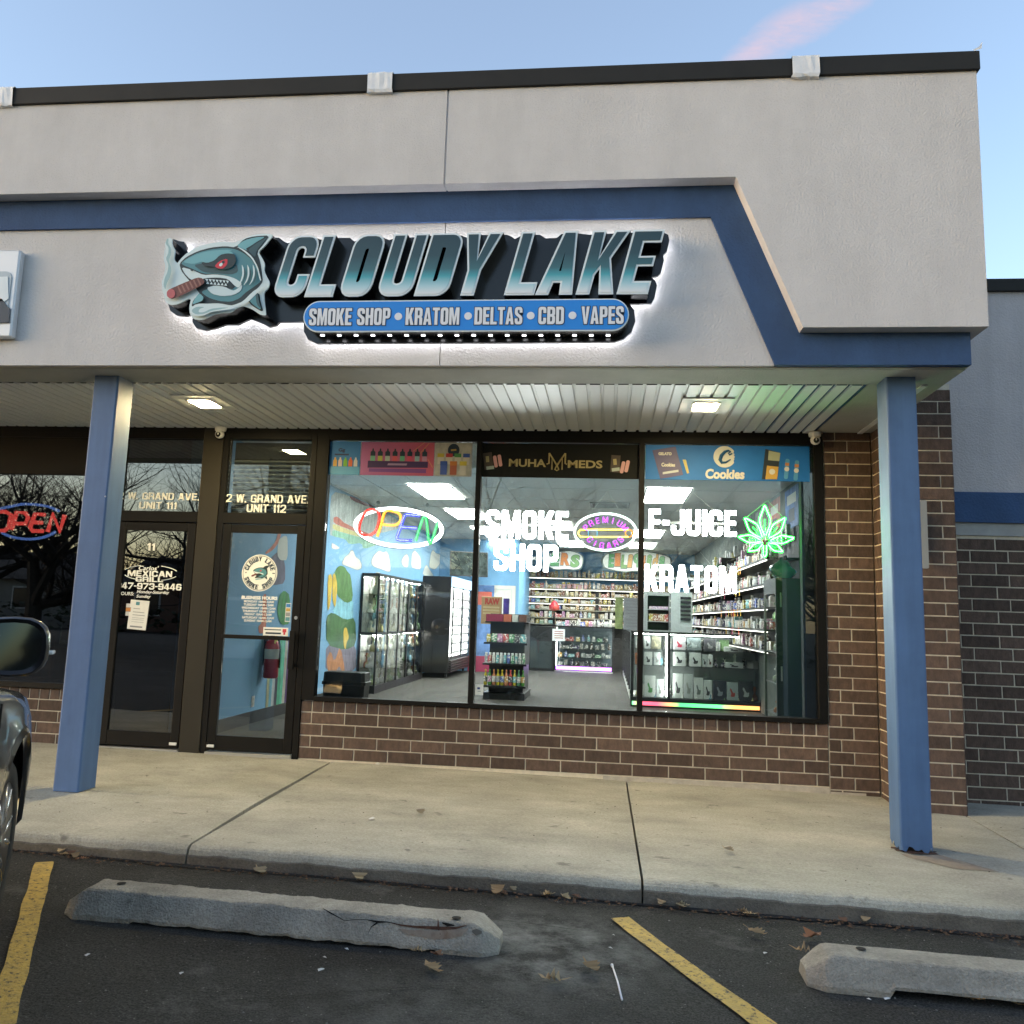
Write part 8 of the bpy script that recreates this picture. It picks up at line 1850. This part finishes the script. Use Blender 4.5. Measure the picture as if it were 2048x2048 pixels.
# rust run-off by the right column: a flat stain on the slab
vs_ = [];
sp2 = [paved(*q) for q in ((1800, 1708), (1840, 1713), (1872, 1709), (1920, 1722), (1965, 1735), (2000, 1745), (1960, 1742), (1905, 1738), (1860, 1726), (1815, 1716))]
o = MB().add([(p_.x, p_.y, pz(p_.x, p_.y) + .0035) for p_ in sp2], [tuple(range(len(sp2)))]).obj('rust_stain', mat('rust_stain', (.21, .16, .125), .95, var=.2, scale=18, col2=(.30, .26, .20)), walk)

# ================================================================== parked SUV at the left
paint = mat('black_car_paint', (.010, .012, .016), .30, coat=1.0, spec=.6)
def build_suv(name, label, pnt, loc, rz, group=None):
    car = thing(name, label, 'car', loc, rz, group)
    R_ = .375; yw = (0.0, -2.85)
    ys = sorted(set([.97, .94, .88, .80, .7, .6] + [round(.52 - .04 * i, 3) for i in range(27)] + [-.7, -.9, -1.2, -1.6, -2.0, -2.2] + [round(-2.30 - .05 * i, 3) for i in range(23)] + [-3.55, -3.7, -3.8, -3.84]), reverse=True)
    def lerp(tab, y):
        for (a, va), (b_, vb) in zip(tab, tab[1:]):
            if a >= y >= b_: return va + (vb - va) * (a - y) / (a - b_)
        return tab[-1][1] if y < tab[-1][0] else tab[0][1]
    wt = [(.97, .70), (.94, .76), (.88, .82), (.7, .90), (.4, .945), (0, .96), (-.6, .95), (-3.2, .95), (-3.7, .92), (-3.84, .84)]
    zsh = [(.97, .80), (.9, .90), (.6, .985), (0, 1.035), (-.6, 1.07), (-3.6, 1.14), (-3.84, 1.08)]
    zho = [(.97, .82), (.9, .94), (.6, 1.03), (0, 1.10), (-.6, 1.16), (-.7, 1.16), (-3.84, 1.14)]
    sec = []
    for y in ys:
        zb = .34 if y < .85 else .42
        for q in yw:
            if abs(y - q) < .47: zb = max(zb, R_ + math.sqrt(.47 ** 2 - (y - q) ** 2) - .02)
        flare = 0.0
        for q in yw:
            if abs(y - q) < .55: flare = max(flare, .018 * (1 - abs(y - q) / .55))
        W_ = lerp(wt, y); zs_ = lerp(zsh, y); zh = lerp(zho, y)
        zm = max(zb + .02, .72)
        L_ = [(W_ - .035 + flare * 1.2, zb), (W_ - .012 + flare * 1.4, zb + .03), (W_ + flare, (zb + zm) / 2 + .015), (W_ - .004, zm + .04), (W_ - .016, (zm + zs_) / 2 + .02), (W_ - .045, zs_ - .03), (W_ - .085, zs_), (W_ - .16, zs_ + (zh - zs_) * .35), (W_ * .5, zs_ + (zh - zs_) * .9), (0, zh)]
        sec.append([(x_, y, z_) for x_, z_ in L_] + [(-x_, y, z_) for x_, z_ in reversed(L_[:-1])])
    m_ = len(sec[0]); vs_ = [p_ for s_ in sec for p_ in s_]
    fs = [(i * m_ + j, i * m_ + j + 1, (i + 1) * m_ + j + 1, (i + 1) * m_ + j) for i in range(len(sec) - 1) for j in range(m_ - 1)] + [tuple(range(m_)), tuple(range((len(sec) - 1) * m_ + m_ - 1, (len(sec) - 1) * m_ - 1, -1))]
    bd = MB().add(vs_, fs).obj('body', pnt, car, True)
    # cabin
    cs = [(-.55, .80, 1.11, .80, 1.12), (-.8, .84, 1.09, .70, 1.36), (-1.25, .86, 1.08, .64, 1.70), (-2.0, .87, 1.08, .64, 1.76), (-3.0, .87, 1.08, .62, 1.74), (-3.5, .85, 1.08, .58, 1.66), (-3.78, .80, 1.08, .72, 1.12)]
    gl = MB(); rf = MB()
    gs = []; rs_ = []
    for (y, wb, zb, wr, zr_) in cs:
        gs.append([(wb, y, zb), (wb * .97, y, zb + (zr_ - zb) * .5), (wr, y, zr_), ])
        rs_.append([(wr, y, zr_), (wr * .8, y, zr_ + .035 * (zr_ > 1.4)), (0, y, zr_ + .05 * (zr_ > 1.4)), (-wr * .8, y, zr_ + .035 * (zr_ > 1.4)), (-wr, y, zr_)])
    for sgn_ in (1, -1):
        v_ = [(sgn_ * p_[0], p_[1], p_[2]) for s_ in gs for p_ in s_]; gl.add(v_, [(i * 3 + j, i * 3 + j + 1, i * 3 + 4 + j, i * 3 + 3 + j) for i in range(len(gs) - 1) for j in range(2)])
    v_ = [p_ for s_ in rs_[2:6] for p_ in s_]; rf.add(v_, [(i * 5 + j, i * 5 + j + 1, i * 5 + 6 + j, i * 5 + 5 + j) for i in range(3) for j in range(4)])
    for blk in (rs_[0:3], rs_[5:7]):
        v_ = [p_ for s_ in blk for p_ in s_]; gl.add(v_, [(i * 5 + j, i * 5 + j + 1, i * 5 + 6 + j, i * 5 + 5 + j) for i in range(len(blk) - 1) for j in range(4)])
    gl.obj('windows', mat('car_glass', (.012, .014, .016), .06, spec=.7), car, True); rf.obj('roof', pnt, car, True)
    for sgn_ in (1, -1):
        for q in yw:
            wh = thing('wheel', None, None); wh.parent = car; wh.location = (sgn_ * .80, q, R_)
            k = sgn_
            MB().lathe([(.245, -.11 * k), (.33, -.12 * k), (.368, -.095 * k), (R_, -.06 * k), (R_, .06 * k), (.368, .095 * k), (.33, .12 * k), (.255, .115 * k), (.245, .09 * k)], 40, axis='X').obj('tyre', mat('tyre_rubber', (.012, .012, .012), .85, bump=.3, bscale=60), wh, True)
            MB().lathe([(.255, .112 * k), (.248, .095 * k), (.238, .05 * k), (.232, -.06 * k), (.2, -.07 * k), (0, -.07 * k)], 36, axis='X').obj('rim', mat('rim_dark', (.05, .05, .055), .4, metal=.7), wh, True)
            sp_ = MB()
            for i in range(5):
                a = i * 2 * math.pi / 5
                for da in (-.16, .16):
                    c0_, c1_ = a + da * .6, a + da * 1.6
                    p0 = Vector((.085 * k, .05 * math.cos(c0_), .05 * math.sin(c0_))); p1_ = Vector((.10 * k, .238 * math.cos(c1_), .238 * math.sin(c1_)))
                    sp_.tube([p0, (p0 + p1_) / 2 + Vector((.008 * k, 0, 0)), p1_], [.026, .019, .017], 6)
            sp_.lathe([(.0, .115 * k), (.045, .11 * k), (.06, .09 * k), (.06, .05 * k)], 14, axis='X')
            sp_.obj('spokes', mat('rim_silver', (.45, .46, .48), .25, metal=.9), wh, True)
    MB().box(-.78, .78, -3.5, .55, .25, .60).obj('underbody', mat('underbody', (.006, .006, .006), .9), car)
    for sgn_ in (1, -1):
        mr_ = thing('mirror', None, None); mr_.parent = car; mr_.location = (sgn_ * .985, -.70, 1.275)
        cas = MB(); k = sgn_
        v_ = []; nn1 = 20
        for (yy, sc_) in ((.10, .25), (.085, .55), (.05, .85), (.0, 1.0), (-.035, 1.0), (-.045, .93)):
            for i in range(nn1):
                a = 2 * math.pi * i / nn1; ca, sa = math.cos(a), math.sin(a)
                ex = .135 * (abs(ca) ** .7) * (1 if ca > 0 else -1); ez = .118 * (abs(sa) ** .75) * (1 if sa > 0 else -1)
                v_.append((k * ex * sc_, yy, ez * sc_))
        cas.add(v_, [(j * nn1 + i, j * nn1 + (i + 1) % nn1, (j + 1) * nn1 + (i + 1) % nn1, (j + 1) * nn1 + i) for j in range(5) for i in range(nn1)] + [tuple(range(nn1))])
        cas.obj('mirror_housing', pnt, mr_, True)
        v_ = [];
        for sc_, yy in ((.93, -.0452), (.80, -.036)):
            for i in range(nn1):
                a = 2 * math.pi * i / nn1; ca, sa = math.cos(a), math.sin(a)
                v_.append((k * .135 * (abs(ca) ** .7) * (1 if ca > 0 else -1) * sc_, yy, .118 * (abs(sa) ** .75) * (1 if sa > 0 else -1) * sc_))
        MB().add(v_, [(i, (i + 1) % nn1, nn1 + (i + 1) % nn1, nn1 + i) for i in range(nn1)]).obj('mirror_bezel', blackg, mr_, True)
        MB().add([(p_[0], p_[1] + .0004, p_[2]) for p_ in v_[nn1:]], [tuple(range(nn1))]).obj('mirror_glass', mat('mirror_glass', (.12, .15, .16), .05, metal=1.0), mr_)
        MB().tube([(-k * .06, .02, -.06), (-k * .16, .03, -.13), (-k * .20, .05, -.16)], [.045, .05, .06], 8).obj('mirror_arm', blackg, mr_, True)
        MB().cbox(k * .137 - .012, k * .137 + .012, -.015, .05, -.030, -.014, .004).obj('turn_lamp', mat('clear_lamp', (.8, .8, .8), .1), mr_)
        MB().cbox(sgn_ * .70 - .13, sgn_ * .70 + .10, .80, .94, .80, .90, .02).obj('headlight', mat('headlight_lens', (.55, .57, .6), .08, metal=.4), car)
        MB().cbox(sgn_ * .78 - .08, sgn_ * .78 + .08, -3.86, -3.78, .85, 1.08, .02).obj('tail_light', mat('tail_red', (.25, .01, .01), .2), car)
        MB().box(sgn_ * .945 - .004, sgn_ * .945 + .006, -1.62, -1.614, .45, 1.05).obj('door_gap', crk, car); MB().box(sgn_ * .948 - .004, sgn_ * .948 + .005, -.60, -.594, .45, 1.04).obj('door_gap', crk, car)
        MB().cbox(sgn_ * .95 - .01, sgn_ * .95 + .018, -1.50, -1.32, .92, .945, .006).obj('door_handle', blackg, car)
    MB().cbox(-.42, .42, .93, .985, .52, .78, .015).obj('grille', blackg, car)
    return car
ang = rad(25)
cxp = Vector((-.10, -4.2)) - Vector((math.cos(ang), math.sin(ang))) * .80
suv = build_suv('parked_car', 'black parked SUV at the left edge, its wing mirror and front wheel showing', paint, (cxp.x, cxp.y, gz(cxp.x, cxp.y) - .002), ang)
# cars across the lot, seen only as reflections in the dark glass
silver = mat('silver_car_paint', (.42, .44, .46), .3, metal=.5, coat=.6)
build_suv('parked_car', 'silver SUV across the car park, seen reflected in the restaurant door', silver, (-7.5, -17.0, gz(-7.5, -17.0)), rad(160))

# ================================================================== bare trees and houses across the road (reflected in the glass)
bark = mat('bark', (.035, .028, .022), .95, var=.4, scale=8)
def bare_tree(seed):
    rnd = random.Random(seed); mb_ = MB()
    def limb(p_, d_, ln, r_, lev):
        n = 4; pts = [p_]; rs2 = [r_]; q = p_.copy(); dd = d_.copy()
        for i in range(n):
            dd = (dd + Vector((rnd.uniform(-1, 1), rnd.uniform(-1, 1), rnd.uniform(-.4, .8))) * (.16 if lev else .05)).normalized()
            q = q + dd * ln / n; pts.append(q.copy()); rs2.append(r_ * (1 - .42 * (i + 1) / n))
        mb_.tube(pts, rs2, (8, 6, 5, 4, 3, 3, 3)[lev], cap=False)
        if lev >= 6 or r_ < .008: return
        kids = (6, 5, 4, 4, 3, 2)[lev]
        for k in range(kids):
            i = rnd.randint(1, n) if k else n
            ax = Vector((rnd.uniform(-1, 1), rnd.uniform(-1, 1), rnd.uniform(-.2, .6))).normalized()
            nd = (dd * (.55 if lev else .35) + ax * .85).normalized()
            limb(pts[i], nd, ln * rnd.uniform(.62, .86), rs2[i] * rnd.uniform(.55, .8), lev + 1)
    limb(Vector((0, 0, -.3)), Vector((0, 0, 1)), 3.0, .32, 0)
    return mb_
TM = [bare_tree(3).mesh('bare_crown'), bare_tree(8).mesh('bare_crown')]
tsp = [(-17, -22, 1.05, 0, 'broad bare tree reflected in the restaurant window'), (-11.5, -27, 1.25, 1, 'bare tree reflected above the restaurant door'), (-6.5, -22, 1.05, 0, 'bare tree reflected in the left window pane'), (-1, -29, 1.2, 1, 'tall bare tree reflected in the middle window pane'), (6, -25, 1.0, 0, 'bare tree reflected in the right window pane'), (13, -32, 1.2, 1, 'bare tree across the lot far to the right'), (-25, -29, 1.3, 1, 'bare tree across the lot far to the left')]
for i, (x, y, s_, k, lab) in enumerate(tsp):
    t_ = thing('bare_tree', lab, 'tree', (x, y, gz(max(-30, min(30, x)), max(-30, y))), i * 1.3, 'bare trees across the car park')
    link('bare_branches', TM[k], bark, t_, None, 0, (s_, s_, s_))
sidem = [mat('house_siding', (.22, .21, .19), .8, var=.1, scale=3), mat('house_brick', (.14, .08, .06), .85, var=.2, scale=5), mat('house_cream', (.28, .26, .21), .8)]
roofm = mat('house_roof', (.045, .042, .04), .9, var=.3, scale=4); hw = mat('house_window', (.03, .035, .04), .1); trim = mat('house_trim', (.5, .5, .48), .6)
for i, (x, w_, lab) in enumerate(((-34, 11, 'low grey house across the road, farthest left'), (-20, 10, 'low brick house across the road behind the trees'), (-7, 11, 'cream house across the road behind the silver car'), (7, 10, 'grey house across the road behind the camera'), (21, 11, 'brick house across the road, farthest right'))):
    y = -46; z0 = gz(max(-30, min(30, x)), -30)
    h_ = thing('house', lab, 'house', (x, y, z0), 0, 'houses across the road')
    MB().box(-w_ / 2, w_ / 2, -4, 4, -.3, 2.7).obj('wall', sidem[i % 3], h_)
    rf = MB().add([(-w_ / 2 - .4, 4.4, 2.6), (w_ / 2 + .4, 4.4, 2.6), (w_ / 2 + .4, -4.4, 2.6), (-w_ / 2 - .4, -4.4, 2.6), (-w_ / 2 - .4, 0, 4.4), (w_ / 2 + .4, 0, 4.4)], [(0, 1, 5, 4), (2, 3, 4, 5), (0, 4, 3), (1, 2, 5), (0, 3, 2, 1)]).obj('roof', roofm, h_)
    MB().cbox(w_ * .2, w_ * .2 + .7, -.4, .4, 3.4, 5.0, .03).obj('chimney', sidem[1], rf)
    for wx in (-w_ * .32, w_ * .30):
        wn_ = MB().box(wx - .8, wx + .8, 4.001, 4.03, .9, 2.2).obj('window', trim, h_); MB().box(wx - .7, wx + .7, 4.031, 4.05, 1.0, 2.1).obj('window_pane', hw, wn_)
    dn = MB().box(-.5, .5, 4.001, 4.04, -.1, 2.05).obj('door', trim, h_); MB().lathe([(.05, 0), (.05, .06), (0, .07)], 8, (.35, 4.04, 1.0), 'Y').obj('door_knob', MATS['steel'], dn)
# a hedge line that closes the view low down
hd = MB(); rnd = random.Random(5)
for i in range(2600):
    x = rnd.uniform(-45, 30); y = -40 + rnd.uniform(-.7, .7); z = rnd.uniform(0, 1.3) + gz(max(-30, min(30, x)), -30); s_ = rnd.uniform(.10, .22); a = rnd.uniform(0, 6.28); b_ = rnd.uniform(-.8, .8)
    u_ = Vector((math.cos(a), math.sin(a), b_)).normalized() * s_; w2_ = Vector((-math.sin(a), math.cos(a), rnd.uniform(-.6, .6))).normalized() * s_; c0_ = Vector((x, y, z))
    hd.add([c0_ - u_, c0_ - w2_, c0_ + u_, c0_ + w2_], [(0, 1, 2, 3)])
tag(hd.obj('hedge', mat('hedge_leaf', (.03, .045, .02), .8, var=.4, scale=3)), 'dark clipped hedge along the far side of the car park', 'hedge', kind='stuff')

# ================================================================== hairline cracks in the asphalt
def ground_crack(p0, p1, n, wob, wd):
    p0, p1 = Vector(p0), Vector(p1); d_ = (p1 - p0).normalized(); nr = Vector((-d_.y, d_.x)); vs_ = []; off = 0
    for i in range(n + 1):
        off += random.uniform(-wob, wob); c = p0 + (p1 - p0) * i / n + nr * off; w_ = wd * random.uniform(.3, 1.2) * math.sin(math.pi * min(.97, max(.03, i / n)))
        for s_ in (-1, 1):
            q = c + nr * s_ * w_; bz = 0.006 * math.sin(q.x * 2.3 + q.y * 1.7) * math.sin(q.y * 2.9 - q.x); vs_.append((q.x, q.y, gz(q.x, q.y) + bz + .007))
    struct(MB().add(vs_, [(2 * i, 2 * i + 1, 2 * i + 3, 2 * i + 2) for i in range(n)]).obj('asphalt_crack', MATS['damp_dirt']))
ground_crack((1.3, -3.35), (2.9, -3.5), 40, .008, .0035); ground_crack((2.3, -4.2), (1.2, -4.75), 44, .01, .003); ground_crack((3.2, -3.4), (5.4, -3.55), 50, .008, .003); ground_crack((0.3, -3.3), (0.6, -3.62), 14, .008, .003); ground_crack((3.5, -4.1), (4.6, -4.6), 36, .01, .003)
